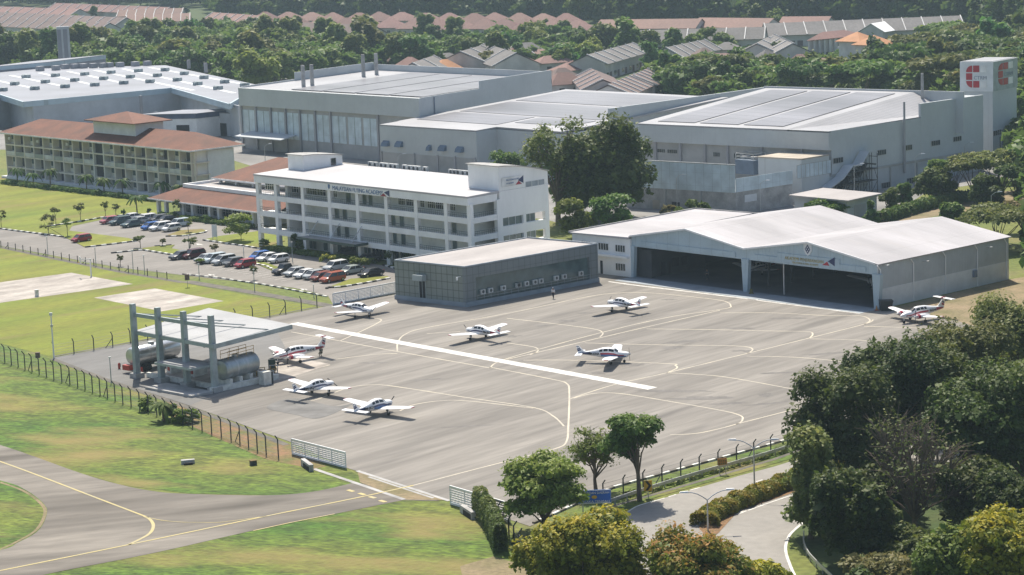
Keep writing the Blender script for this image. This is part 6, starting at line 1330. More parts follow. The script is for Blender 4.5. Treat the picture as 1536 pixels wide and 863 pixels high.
# ================================================================ people
def person(label, p, rz, top='shirt', bottom='trousers', crouch=False, cap='hair'):
    t = thing('person', label, 'person', p, rz); local_root(t)
    k = .72 if crouch else 1
    def skin(nm, mt, joints, edges, par=None, sub=1):
        me = bpy.data.meshes.new(nm); me.from_pydata([j[0] for j in joints], edges, []); o = bpy.data.objects.new(nm, me); COL.objects.link(o)
        sk_ = o.modifiers.new('s', 'SKIN'); lay = me.skin_vertices[0].data
        for i, j in enumerate(joints): lay[i].radius = (j[1], j[1] if len(j) < 3 else j[2])
        lay[0].use_root = True; o.modifiers.new('u', 'SUBSURF').levels = sub
        bpy.context.view_layer.update(); nm_ = bpy.data.meshes.new_from_object(o.evaluated_get(bpy.context.evaluated_depsgraph_get())); bpy.data.objects.remove(o)
        nm_.materials.clear(); nm_.materials.append(MT[mt]); nm_.polygons.foreach_set('use_smooth', [True]*len(nm_.polygons))
        n = bpy.data.objects.new(nm, nm_); COL.objects.link(n); n.parent = par or t; KIDS.setdefault((par or t).name, []).append(n); ORG[n.name] = Vector(); return n
    hip = .93*k; sh = hip+.5
    J = [((0,0,hip),.13,.1), ((0,0,hip+.25),.12,.09), ((0,0,sh-.02),.14,.09), ((0,0,sh+.1),.05), ((.01,0,sh+.2),.085,.075), ((.015,0,sh+.3),.08,.07)]
    E_ = [(0,1),(1,2),(2,3),(3,4),(4,5)]
    for s in (1, -1):
        n = len(J); fwd = .12*s
        J += [((0,s*.19,sh-.03),.055), ((-.02-fwd*.3,s*.25,sh-.3),.042), ((.08-fwd*.6,s*.25,sh-.54),.032), ((.1-fwd*.7,s*.25,sh-.62),.03,.018)]; E_ += [(2,n),(n,n+1),(n+1,n+2),(n+2,n+3)]
        for f in range(4): q = len(J); J += [((.12-fwd*.8+f*.012-.02,s*.25+(f-1.5)*.012,sh-.66),.008), ((.13-fwd*.8+f*.012-.02,s*.24+(f-1.5)*.012,sh-.70-(.01 if f in (1,2) else 0)),.007)]; E_ += [(n+3,q),(q,q+1)]
        q = len(J); J += [((.14-fwd*.7,s*.235,sh-.63),.009)]; E_ += [(n+3,q)]
        q = len(J)
        if crouch: J += [((.02,s*.1,hip-.05),.085), ((.42,s*.13,hip-.12),.06), ((.12,s*.13,.09),.042), ((.28,s*.13,.04),.04,.03)]
        else: J += [((0,s*.1,hip-.08),.085), ((fwd+.03,s*.1,hip*.5),.06), ((fwd*2-.06,s*.1,.08),.042), ((fwd*2+.1,s*.1,.04),.04,.03)]
        E_ += [(0,q),(q,q+1),(q+1,q+2),(q+2,q+3)]
    body = skin('body', 'skin', J, E_)
    B = [((0,0,hip+.02),.155,.125), ((0,0,hip+.25),.145,.115), ((0,0,sh),.165,.11)]; BE = [(0,1),(1,2)]
    for s in (1, -1): n = len(B); fwd = .12*s; B += [((0,s*.2,sh-.03),.075), ((-.02-fwd*.3,s*.25,sh-.3),.06), ((.05-fwd*.5,s*.25,sh-.48),.052)]; BE += [(2,n),(n,n+1),(n+1,n+2)]
    skin('shirt', top, B, BE)
    T = [((0,0,hip),.15,.125)]; TE = []
    for s in (1, -1):
        n = len(T); fwd = .12*s
        if crouch: T += [((.02,s*.1,hip-.06),.105), ((.42,s*.13,hip-.12),.078), ((.13,s*.13,.14),.06)]
        else: T += [((0,s*.1,hip-.09),.105), ((fwd+.03,s*.1,hip*.5),.08), ((fwd*2-.06,s*.1,.12),.062)]
        TE += [(0,n),(n,n+1),(n+1,n+2)]
    skin('trousers', bottom, T, TE)
    m = MB(); m.ell((-.01,0,sh+.31), (.1,.085,.085)); m.build('hair', MT[cap], t, smooth=True)
    for s in (1, -1):
        m = MB(); m.ell((.085,s*.03,sh+.265), (.012,.016,.008), 6, 4); m.build('eye', MT['black'], body)
        m = MB(); m.ell((.0,s*.083,sh+.25), (.02,.012,.03), 6, 4); m.build('ear', MT['skin'], body)
    m = MB(); m.ell((.1,0,sh+.235), (.022,.014,.022), 6, 4); m.build('nose', MT['skin'], body); m = MB(); m.ell((.085,0,sh+.195), (.012,.025,.007), 6, 4); m.build('mouth', MT['taillight'], body)
    return t
p = at(830,448.5); person('person in a white shirt and dark trousers walking across the apron by the dark building', Vector((p.x,p.y,.04)), -1.9, cap='shirt')
p = at(482,536.5); person('person in dark green overalls crouching behind the tail of the refuelling twin aircraft', Vector((p.x,p.y,.05)), 2.2, 'greensuit', 'greensuit', True)
p = HG.p(W_*.235, 5, .06); person('dark figure standing in the shade of the hangar\'s left bay', p, -2.2, 'trousers', 'trousers')
# ================================================================ houses beyond the factories
def terrace(label, p0, p1, zr, width, zw, roof, n, group, party=True, name='terrace_house_row', wallm='housewall', porch=False):
    a, b = at(*p0, zr), at(*p1, zr); d = (b-a); d.z = 0; L_ = d.length; d.normalize(); nn = Vector((-d.y, d.x, 0))
    o = Vector((a.x, a.y, 0))-nn*width/2; F = Fr(o, o+d*L_, o+nn*width)
    t = thing(name, label, 'house', F.p(L_/2, width/2), group=group)
    part(t, 'wall', wallm, lambda m: m.add([F.p(0,0,0),F.p(L_,0,0),F.p(L_,width,0),F.p(0,width,0),F.p(0,0,zw),F.p(L_,0,zw),F.p(L_,width,zw),F.p(0,width,zw),F.p(0,width/2,zr-.25),F.p(L_,width/2,zr-.25)],
        [[0,1,5,4],[2,3,7,6],[1,2,6,9,5],[3,0,4,8,7],[4,5,9,8],[6,7,8,9]]))
    def rf(m):
        for s in (0, 1):
            e = -.9 if s == 0 else width+.9; ze = zw-.35
            lo = [F.p(-.4,e,ze),F.p(L_+.4,e,ze),F.p(L_+.4,width/2,zr),F.p(-.4,width/2,zr)]; m.hexa(lo, [p+Vector((0,0,.16)) for p in lo])
    part(t, 'roof', roof, rf)
    sd = 1 if (F.p(0,0)-CAMP*Vector((1,1,0)) if 0 else F.p(0,0)).length < F.p(0,width).length else -1
    b0 = -.9 if sd > 0 else width+.9
    for i in range(n+1):
        if party and n > 1:
            x = L_*i/n
            part(t, 'party_wall', 'partywall', lambda m: (m.beam(F.p(x,b0,zw-.1), F.p(x,width/2,zr+.25), .35, .5)))
    for i in range(n):
        x = L_*(i+.5)/n; w = L_/n; y0 = -.04 if sd > 0 else width+.04
        m = MB(); m.fbox(F, x-w*.38, x-w*.1, min(y0,y0-.05*sd), max(y0,y0-.05*sd), .9, 2.3); m.build('window', MT['glass'], t)
        m = MB(); m.fbox(F, x+w*.02, x+w*.3, min(y0,y0-.05*sd), max(y0,y0-.05*sd), .1, 2.3); m.build('door', MT['browntile'], t)
    return t
def hiphouse(label, c, z, L_, wd, rot, roof, group, zw=3.6):
    p = at(*c, z); ca = Vector((math.cos(rot), math.sin(rot), 0)); cb = Vector((-math.sin(rot), math.cos(rot), 0)); o = Vector((p.x,p.y,0))-ca*L_/2-cb*wd/2; F = Fr(o, o+ca*L_, o+cb*wd)
    t = thing('house', label, 'house', Vector((p.x,p.y,0)), group=group)
    part(t, 'wall', 'housewall', lambda m: m.fbox(F, .7, L_-.7, .7, wd-.7, 0, zw)); part(t, 'roof', roof, lambda m: hip(m, F, 0, L_, 0, wd, zw, z, wd*.5))
    for k in (.25, .62): part(t, 'window', 'glass', lambda m: m.fbox(F, L_*k, L_*k+1.8, .6, .69, 1, 2.4))
    return t
rr = random.Random(11)
gC = 'red hip-roofed houses in the double row under the far wood'
for row, (y0, zz) in enumerate(((17.5, 8), (26.5, 8))):
    for i in range(14):
        x = 398+i*34.5+row*17+rr.uniform(-3,3)
        if x > 880: continue
        hiphouse(('red hip-roofed house in the back line of the far double row' if row == 0 else 'red hip-roofed house in the front line of the far double row'), (x, y0+(i*.25 if row else i*.18)+rr.uniform(-.8,.8)), zz+rr.uniform(-.4,.6), rr.uniform(14.5,17), 13, YAW-1.57+.28, 'redtile_far', gC+(', back line' if row == 0 else ', front line'))
gl = 'long terraces with pale party walls at the upper left'
terrace('long red-brown terrace with pale party walls at the far upper left', (-40,17), (190,27), 8.5, 12, 5.2, 'browntile', 16, gl)
terrace('long beige-roofed terrace highest at the upper left under the far wood', (84,5), (255,11.5), 8.5, 12, 5.2, 'redtile_far', 12, gl)
terrace('dull red terrace behind the slab tower', (178,16), (275,12.5), 8, 12, 5, 'redtile_far', 7, gl)
terrace('short red terrace between trees left of the far double row', (320,19), (392,24), 8.5, 12, 5, 'redtile_far', 6, gl)
terrace('dark brown terrace just below the red double row', (452,34.5), (560,38), 8.5, 14, 4.6, 'browntile', 8, gl, party=False)
terrace('lower red-brown terrace in the second line at the far upper left', (-40,26), (165,35), 8.5, 13, 5, 'browntile', 14, gl)
terrace('pinkish terrace in the line behind the first at the far upper left', (-40,9), (120,14), 8.5, 13, 5, 'redtile_far', 10, gl)
terrace('red terrace between slab tower and tree line at the upper left', (190,24), (285,20), 8.5, 13, 5, 'redtile_far', 7, gl)
gr = 'grey and red terraces at the upper right'
terrace('reddish terrace at the foot of the far wood, centre right', (902,30), (1052,28.5), 8, 13, 4.6, 'redtile_far', 9, gr, party=False)
terrace('pinkish terrace right of the round tree in the far row', (1050,27), (1160,28), 8, 13, 4.6, 'redtile_far', 7, gr, party=False)
terrace('small reddish terrace behind the long grey roof', (1175,25.5), (1246,25), 8, 12, 4.6, 'redtile_far', 5, gr, party=False)
terrace('long grey terrace with white party walls between the trees', (946,46.5), (1148,41), 8.5, 14, 4.6, 'greytile', 7, gr)
terrace('longest grey terrace running to the umbrella trees at upper right', (1146,36), (1440,24), 9, 15, 4.8, 'greytile', 10, gr)
gm = 'grey gabled houses beyond the factory roofs'
terrace('row of stepped grey gables running away beyond the factory corner', (880,83), (948,65), 8.5, 13, 5.5, 'greytile', 6, gm)
terrace('bright grey terrace end with white gables among the trees', (998,72), (1056,60), 8, 12, 4.6, 'greytile', 5, gm)
terrace('brown ribbed terrace nearest the factory parapet, left piece', (888,104), (905,120), 7.5, 12, 4.8, 'browntile', 4, gm)
terrace('brown striped terrace in front with pale ridges', (912,128), (950,112), 7.5, 13, 4.6, 'browntile', 6, gm)
terrace('brown striped terrace behind the front one', (950,114), (980,99), 7.5, 13, 4.6, 'browntile', 6, gm)
terrace('large grey gabled house left of centre beyond the solar roof', (690,78), (735,65), 9, 18, 5, 'greytile', 3, gm)
terrace('second large grey gabled house beside the dark tree', (728,66), (775,80), 9, 16, 5, 'greytile', 3, gm)
terrace('grey house with a small orange roof section at the parapet', (618,95), (650,84), 8, 12, 4.5, 'greytile', 2, gm)
hiphouse('small house with a bright orange roof at the solar roof parapet', (667,89), 7, 11, 9, .5, 'orangetile', gm)
hiphouse('dark grey house right of the big grey gables', (786,64), 8.5, 20, 14, .2, 'greytile', gm)
terrace('dark grey-roofed house with white walls at the tree gap', (765,77), (790,74), 7, 11, 4, 'redtile_far', 2, gm)
terrace('grey house at the right of the terrace with stepped roof', (1135,66), (1160,52), 8.5, 14, 5, 'greytile', 3, gm)
terrace('grey double house left of the clubhouse', (1160,56), (1190,66), 8.5, 14, 5, 'greytile', 3, gm)
hiphouse('pinkish flat-looking house below the clubhouse', (1233,87), 7.5, 22, 13, YAW-1.4, 'redtile_far', gm)
hiphouse('brown house half hidden by umbrella trees right of the clubhouse', (1345,80), 6.5, 24, 12, .6, 'browntile', gm)
hiphouse('dull red house between trees behind the tower roof', (1410,131), 6, 22, 12, .5, 'redtile_far', gm)
# clubhouse with orange turrets
F = Fr(at(1213,60,9), at(1276,54,9), at(1213,60,9)+Vector((6,18,0))); t = thing('clubhouse', 'long pale clubhouse with red roof, two orange turrets and a white arcade', 'building', F.p(F.U/2, 8))
part(t, 'wall', 'housewall', lambda m: m.fbox(F, 0, F.U, .8, 14, 0, 8.6)); part(t, 'roof', 'redtile_far', lambda m: hip(m, F, -1, F.U+1, -1, 15, 8.8, 11, 6))
for i in range(9): part(t, 'column', 'partywall', lambda m: m.fbox(F, F.U*i/8-.4, F.U*i/8+.4, -.2, .7, 0, 8.6))
for i in range(8): part(t, 'window', 'glass', lambda m: m.fbox(F, F.U*(i+.2)/8, F.U*(i+.8)/8, .7, .79, 1, 4)); 
for px, py in ((1286,50),(1311,55)):
    c = at(px, py, 12); 
    Q = FrD(Vector((c.x,c.y,0)), 1, 1); tw_ = part(t, 'turret', 'partywall', lambda m: m.fbox(Q, -4.5, 4.5, -4.5, 4.5, 0, 9.5)); ORG[tw_.name] = ORG[t.name]; part(tw_, 'turret_roof', 'orangetile', lambda m: hip(m, Q, -5.5, 5.5, -5.5, 5.5, 9.5, 12.5, 5.4))
a, b = at(1262,72,6), at(1345,62,6)
part(t, 'arcade', 'partywall', lambda m: (m.beam(a, b, 3.5, .7)))
for k in range(8): c = a.lerp(b, k/7); part(t, 'column', 'partywall', lambda m: m.box(c.x,c.y,0,.9,.9,5.7))
t_ = terrace('white-roofed shed catching the light among the grey terraces', (1307,36), (1329,32.5), 8, 10, 5, 'white_wall', 1, gm)

rh = random.Random(21); spots = []
for poly, n in (((1055,62,1205,88), 15), ((765,62,850,84), 8), ((600,70,680,86), 5), ((840,92,900,112), 4)):
    for i in range(n*6):
        if sum(1 for q in spots if q[2] == poly) >= n: break
        x, y = rh.uniform(poly[0], poly[2]), rh.uniform(poly[1], poly[3]); p_ = at(x, y, 7)
        if all((p_-q[3]).length > 17 for q in spots): spots.append((x, y, poly, p_))
for i, (x, y, poly, _) in enumerate(spots):
    kd = rh.choice(('redtile_far','browntile','greytile','redtile_far')); nmz = {'redtile_far':'faded red','browntile':'brown','greytile':'grey'}[kd]; wh = {1055:'left of the clubhouse', 765:'right of the big grey gables', 600:'above the solar roof parapet', 840:'by the factory corner'}[poly[0]]
    hiphouse('small '+nmz+' roofed house among trees '+wh, (x, y), rh.uniform(6,7.8), rh.uniform(10,15), rh.uniform(8.5,11), rh.choice((YAW, YAW-1.57, .4, -.3)), kd, 'small '+nmz+' houses '+wh)
# ================================================================ trees
def leafmesh(name, C, N, size, tip, mat, rng):
    n = len(C); r = rng.normal(size=(n,3)); t = np.cross(N, r); t /= np.linalg.norm(t, axis=1)[:,None]+1e-9; b = np.cross(N, t)
    s = size*np.exp(rng.normal(0,.38,(n,1))); asp = rng.uniform(.5,.8,(n,1)); bend = N*s*rng.uniform(-.35,.1,(n,1))
    V = np.stack([C-t*s+bend, C-b*s*asp, C+t*s+bend, C+b*s*asp], 1).reshape(-1,3)
    me = bpy.data.meshes.new(name); me.vertices.add(4*n); me.vertices.foreach_set('co', V.astype(np.float32).ravel())
    me.loops.add(4*n); me.loops.foreach_set('vertex_index', np.arange(4*n, dtype=np.int32)); me.polygons.add(n)
    me.polygons.foreach_set('loop_start', np.arange(0,4*n,4,dtype=np.int32)); me.update(calc_edges=True)
    a = me.attributes.new('tip','FLOAT','FACE'); a.data.foreach_set('value', tip.astype(np.float32)); me.materials.append(mat); return me
def lobes_for(rng, kind, n):
    """lobe centres and radii inside a unit crown (radius 1, height 0..1 scaled later)"""
    out = []
    for i in range(n):
        a = rng.uniform(0, 2*math.pi)
        if kind == 'umbrella': r = math.sqrt(rng.uniform(0,1))*.78; z = .72+.16*(1-r*r)+rng.uniform(-.1,.08); R_ = (rng.uniform(.20,.34),)*2+(rng.uniform(.10,.17),)
        elif kind == 'column': z = rng.uniform(.12,.9); r = rng.uniform(0,.5)*math.sin(math.pi*min(.98,max(.1,z)))**.6; R_ = (rng.uniform(.3,.5),)*2+(rng.uniform(.1,.18),)
        elif kind == 'cone': z = rng.uniform(.08,.92); r = rng.uniform(.1,.6)*(1-z); R_ = (.42*(1.1-z),)*2+(.13,)
        else: z = .16+.70*rng.uniform(0,1)**.85; r = math.sqrt(rng.uniform(.15,1))*.74*math.sqrt(max(.05, 1-((z-.45)/.55)**2)); R_ = (rng.uniform(.25,.42),)*2+(rng.uniform(.13,.22),)
        out.append((np.array([r*math.cos(a), r*math.sin(a), z]), np.array(R_)))
    return out
def crown_data(seed, kind, nl, n, w, h, z0, fill=.35, squash=None):
    """leaf positions of a crown w wide between heights z0 and h"""
    rng = np.random.default_rng(seed); L_ = lobes_for(rng, kind, nl); wt = np.array([q[1][0]**2 for q in L_]); wt /= wt.sum(); H_ = h-z0
    sc = np.array([w/2, w/2, H_]); P_ = []; N_ = []; T_ = []; cnt = rng.multinomial(n, wt)
    for (c, r), k in zip(L_, cnt):
        d = rng.normal(size=(k,3)); d /= np.linalg.norm(d, axis=1)[:,None]; d[:,2] = np.where(d[:,2] < -.35, -d[:,2]*.6, d[:,2])
        rad = np.where(rng.uniform(size=(k,1)) < fill, rng.uniform(.35,.9,(k,1)), rng.uniform(.85,1.08,(k,1)))
        rad *= 1+.18*np.sin(d[:,:1]*9+d[:,1:2]*7+seed)
        p = c+d*r*rad; P_.append(p*sc+np.array([0,0,z0])); nn = d*.55+rng.normal(size=(k,3))*.45+np.array([0,0,.55]); N_.append(nn/np.linalg.norm(nn,axis=1)[:,None])
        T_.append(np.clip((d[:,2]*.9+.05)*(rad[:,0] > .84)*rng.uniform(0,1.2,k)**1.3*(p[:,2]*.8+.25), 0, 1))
    P_ = np.concatenate(P_); kr = (w/2)/np.percentile(np.hypot(P_[:,0], P_[:,1]), 96); kz = H_/(np.percentile(P_[:,2], 99)-z0); kk = np.array([kr, kr, kz]); b0 = np.array([0,0,z0])
    return (P_-b0)*kk+b0, np.concatenate(N_), np.concatenate(T_), [(c*sc*kk+b0, r*sc*kk) for c, r in L_]
def trunk_mb(m, w, h, z0, lobes, r, nlimb, seed, lean=0.):
    rg = random.Random(seed); top = Vector((lean, lean*.4, z0+(h-z0)*.35))
    m.tube([Vector((0,0,0)), Vector((lean*.3+rg.uniform(-.1,.1), rg.uniform(-.1,.1), z0*.55)), top*1.0], [r*1.25, r*.9, r*.55], 8)
    for c, _ in sorted(lobes, key=lambda q: -q[1][0])[:nlimb]:
        c = Vector(c); s = Vector((lean*.5, 0, z0*(.6+.4*rg.random()))); md = s.lerp(c, .5)+Vector((rg.uniform(-.4,.4), rg.uniform(-.4,.4), rg.uniform(-.2,.5)))
        m.tube([s, md, c], [r*.5, r*.32, r*.1], 5)
def tree(label, name, base, h, w, leaf, kind='round', nl=16, n=6000, ls=.3, z0=.25, seed=1, r=None, group=None, limbs=7, cat='tree', fill=.35, lean=0., bark='wood', twigs=0):
    P_, N_, T_, lb = crown_data(seed, kind, nl, n, w, h, h*z0, fill)
    t = thing(name, label, cat, Vector((base.x, base.y, 0)), random.Random(seed).uniform(0,6.28), group); local_root(t)
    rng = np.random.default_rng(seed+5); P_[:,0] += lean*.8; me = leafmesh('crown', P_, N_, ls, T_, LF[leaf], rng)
    o = bpy.data.objects.new('crown', me); COL.objects.link(o); o.parent = t; KIDS.setdefault(t.name, []).append(o)
    m = MB(); trunk_mb(m, w, h, h*z0, lb, r or h*.022+.05, limbs, seed, lean)
    if twigs:
        rg = random.Random(seed+9)
        for i in range(twigs):
            c, q = lb[i % len(lb)]; c = Vector(c); e = c+Vector((rg.gauss(0,1), rg.gauss(0,1), abs(rg.gauss(.3,.7)))).normalized()*rg.uniform(.6,1.5)*max(q[0], .6)
            s = Vector((c.x*.35, c.y*.35, h*z0+(c.z-h*z0)*.4)); m.tube([s, s.lerp(c,.6), c.lerp(e,.5), e], [.07,.05,.03,.012], 4, cap=False)
    m.build('trunk', MT[bark], t, smooth=True)
    return t
def tpx(label, name, base, top, wpx, leaf, **k):
    """a tree surveyed from the photo: foot, top row and crown width in pixels"""
    b = at(*base); h = zat(b, top+wpx*.3*(base[1]+150)/FPX); w = wpx*(at(base[0]+10, base[1], 0)-b).length/10
    return tree(label, name, b, h, w, leaf, **k)
# ---- foreground
tpx('bright green leafy tree hiding the end of the right sliding gate', 'broadleaf_tree', (816,802), 679, 124, 'light', n=24000, ls=.17, nl=26, z0=.22, seed=3, kind='round', limbs=10)
tpx('thin half-bare tree with bronze leaves between two greener trees by the fence', 'sparse_tree', (894,738), 636, 86, 'light', n=2600, ls=.14, nl=26, z0=.35, seed=8, twigs=90, bark='barebark', limbs=14, fill=.5)
tpx('dark green tree on a bent slim trunk whose shadow falls across the loop road', 'broadleaf_tree', (959.5,751), 617, 88, 'mid', n=14000, ls=.155, nl=18, z0=.42, seed=5, limbs=9, fill=.4, lean=.4)
tpx('big bush-shaped tree with golden yellow crown just below the blue sign', 'yellow_topped_tree', (885,925), 763, 158, 'yellow', n=36000, ls=.155, nl=34, z0=.06, seed=12, limbs=8)
tpx('low olive green shrub tree filling the gap left of the golden-crowned one', 'broadleaf_tree', (830,915), 797, 110, 'yellow', n=17000, ls=.155, nl=20, z0=.05, seed=13)
tpx('small yellow-green shrub at the road edge right of the golden-crowned tree', 'shrub', (938,890), 812, 66, 'yellow', n=8000, ls=.15, nl=12, z0=.04, seed=15, cat='shrub')
tpx('dense round tree with reddish young leaves beside the near lamp post', 'red_tipped_tree', (1045,935), 788, 165, 'redtip', n=34000, ls=.155, nl=32, z0=.05, seed=21)
tpx('yellow-green shrub tree at the bottom edge right of the red-tipped one', 'yellow_topped_tree', (1128,925), 828, 118, 'yellow', n=18000, ls=.155, nl=22, z0=.05, seed=23)
# ---- dark wood at the lower right
gD = None
for i, (lab, nm, b, top, w, lf, kw) in enumerate((
 ('tall dark evergreen at the left front of the lower right wood, over the apron corner', 'broadleaf_tree', (1275,735), 541, 158, 'deep', dict(n=24000, nl=36, z0=.12, kind='round')),
 ('dark spreading evergreen behind the front trees, crown reaching into the apron', 'broadleaf_tree', (1352,705), 503, 175, 'deep', dict(n=26000, nl=38, z0=.15)),
 ('olive green tree above the bare branches in the lower right wood', 'broadleaf_tree', (1445,655), 478, 150, 'olive', dict(n=22000, nl=34, z0=.15)),
 ('large tree with sunlit yellowish top at the right edge of the photo', 'broadleaf_tree', (1530,610), 440, 150, 'olive', dict(n=20000, nl=32, z0=.15)),
 ('dark tree filling the right edge below the sunlit one', 'broadleaf_tree', (1540,725), 535, 200, 'deep', dict(n=22000, nl=34, z0=.12)),
 ('dark tree deep in the wood behind the half-bare tree', 'broadleaf_tree', (1455,735), 570, 150, 'deep', dict(n=14000, nl=26, z0=.3)),
 ('rounded dark green tree standing before the wood near the curved guardrail', 'broadleaf_tree', (1272,850), 704, 100, 'deep', dict(n=16000, nl=26, z0=.08, kind='round')),
 ('narrow olive tree hugging the road edge at the left of the wood', 'broadleaf_tree', (1216,808), 640, 74, 'olive', dict(n=10000, nl=22, z0=.08, kind='column')),
 ('feathery bright green tree in front of the dark wood', 'broadleaf_tree', (1425,925), 790, 100, 'mid', dict(n=12000, nl=24, z0=.08)),
 ('golden-tipped bushy tree in the bottom right corner', 'yellow_topped_tree', (1512,930), 757, 150, 'yellow', dict(n=18000, nl=30, z0=.06)),
 ('small pale green sapling among the half-bare tree\'s branches', 'sparse_tree', (1345,850), 762, 52, 'olive', dict(n=2600, nl=12, z0=.3)),
 ('dull brown undergrowth shrub in the shade of the wood', 'shrub', (1330,905), 822, 120, 'brown', dict(n=7000, nl=18, z0=.03)),
 ('dark low shrub at the foot of the rounded tree, toward the half-bare one', 'shrub', (1322,850), 775, 90, 'deep', dict(n=6500, nl=16, z0=.03)),
 ('dark shrub left behind the feathery bright green tree', 'shrub', (1385,862), 790, 95, 'deep', dict(n=6500, nl=16, z0=.03)),
 ('dark thicket right of the half-bare tree under the big crowns', 'shrub', (1470,800), 690, 130, 'deep', dict(n=9000, nl=20, z0=.03)),
 ('dark thicket at the right edge under the big crowns', 'shrub', (1530,815), 700, 120, 'deep', dict(n=9000, nl=20, z0=.03)),
 ('shadowy bush between the narrow olive tree and the rounded dark tree', 'shrub', (1262,800), 690, 90, 'deep', dict(n=8000, nl=18, z0=.03)),
 ('shadowy bush behind the half-bare tree trunk', 'shrub', (1340,775), 690, 90, 'deep', dict(n=6000, nl=18, z0=.05)),
 ('dark evergreen closing the gap between apron tree and olive tree', 'broadleaf_tree', (1395,705), 520, 150, 'deep', dict(n=16000, nl=28, z0=.05)),
 ('low dark bush at the bottom between brown undergrowth and guardrail', 'shrub', (1280,925), 850, 80, 'deep', dict(n=6000, nl=16, z0=.03)))):
    kw['n'] = int(kw['n']*1.45); kw['z0'] = min(kw['z0'], .06) if 'half-bare' not in lab else kw['z0']; tpx(lab, nm, b, top, w*1.12, lf, ls=.18, seed=40+i, limbs=9, cat='shrub' if nm == 'shrub' else 'tree', **kw)
tpx('half-bare tree with grey twigs and few leaves in the middle of the lower right wood', 'sparse_tree', (1372,800), 615, 180, 'olive', n=1500, ls=.14, nl=34, z0=.16, seed=61, twigs=420, bark='barebark', limbs=30, fill=.6)
# ---- middle distance
tpx('large dark fig-like tree towering beside the factory wing', 'broadleaf_tree', (908,332), 182, 140, 'dark', n=34000, ls=.36, nl=46, z0=.04, seed=71, limbs=10)
tpx('sparse brownish tree leaning out left of the large dark tree', 'sparse_tree', (838,338), 178, 95, 'olive', n=4200, ls=.3, nl=26, z0=.3, seed=72, twigs=120, bark='barebark', limbs=14, fill=.5)
tpx('lower dark green tree filling the space under the large dark one', 'broadleaf_tree', (868,330), 232, 88, 'dark', n=9000, ls=.34, nl=20, z0=.08, seed=73)
for lab, b, top, w, lf, sd in (('round bright green tree behind the academy\'s end wall, left one','861 360',297,60,'light',81),('round green tree behind the academy\'s end wall, right one','919 357',291,64,'mid',82),('green tree top showing over the academy roof','757 290',227,58,'mid',83),
   ('clipped round tree behind the hangar roof ridge','1244 333',298,56,'mid',84),('small round tree left of the clipped one','1222 330',301,34,'mid',85),('dark cone-shaped tree between shed and hangar roof','1306 345',303,30,'dark',86),('small round tree on the dry bank, left of a pair','1334 322',283,27,'mid',87),('small round tree on the dry bank, right of a pair','1356 314',275,24,'mid',88),
   ('low bush by the plant yard wall with dark leaves','1045 335',300,34,'mid',89),('reddish bush by the plant yard wall','1003 330',309,20,'brown',90),('low green bush right of the reddish bush','1022 332',312,20,'mid',91)):
    bx_, by_ = map(float, b.split()); tpx(lab, 'broadleaf_tree', (bx_,by_), top, w, lf, n=5200, ls=.26, nl=16, z0=.1, seed=sd, kind='cone' if 'cone' in lab else 'round')
for i, (b, top, w, lf, kd, lab) in enumerate((((1400,305),252,60,'dark','round','leftmost dark tree of the clump below the logo tower'),((1428,300),237,70,'mid','umbrella','flat-topped tree second from left in the clump below the tower'),((1462,300),229,90,'olive','umbrella','spreading tree in the middle of the clump below the tower'),((1500,303),224,85,'olive','umbrella','spreading tree right under the logo tower shaft'),((1530,315),245,70,'dark','umbrella','rightmost tree of the clump below the tower'),((1480,318),262,50,'dark','round','low dark tree in front of the clump below the tower'),
   ((1497,372),303,140,'olive','umbrella','wide flat-crowned tree on forked trunk behind the hangar\'s right end'),((1428,345),305,40,'dark','round','small dark bush beside the clipped hedge'),((1535,350),300,60,'brown','umbrella','bronze-leaved tree at the right edge above the hangar'),((1532,262),215,50,'dark','round','dark tree at the right edge beside the logo tower'))):
    tpx(lab, 'spreading_tree' if kd == 'umbrella' else 'broadleaf_tree', b, top, w, lf, n=11000, ls=.25, nl=26, z0=.12, kind=kd, seed=100+i, limbs=9)
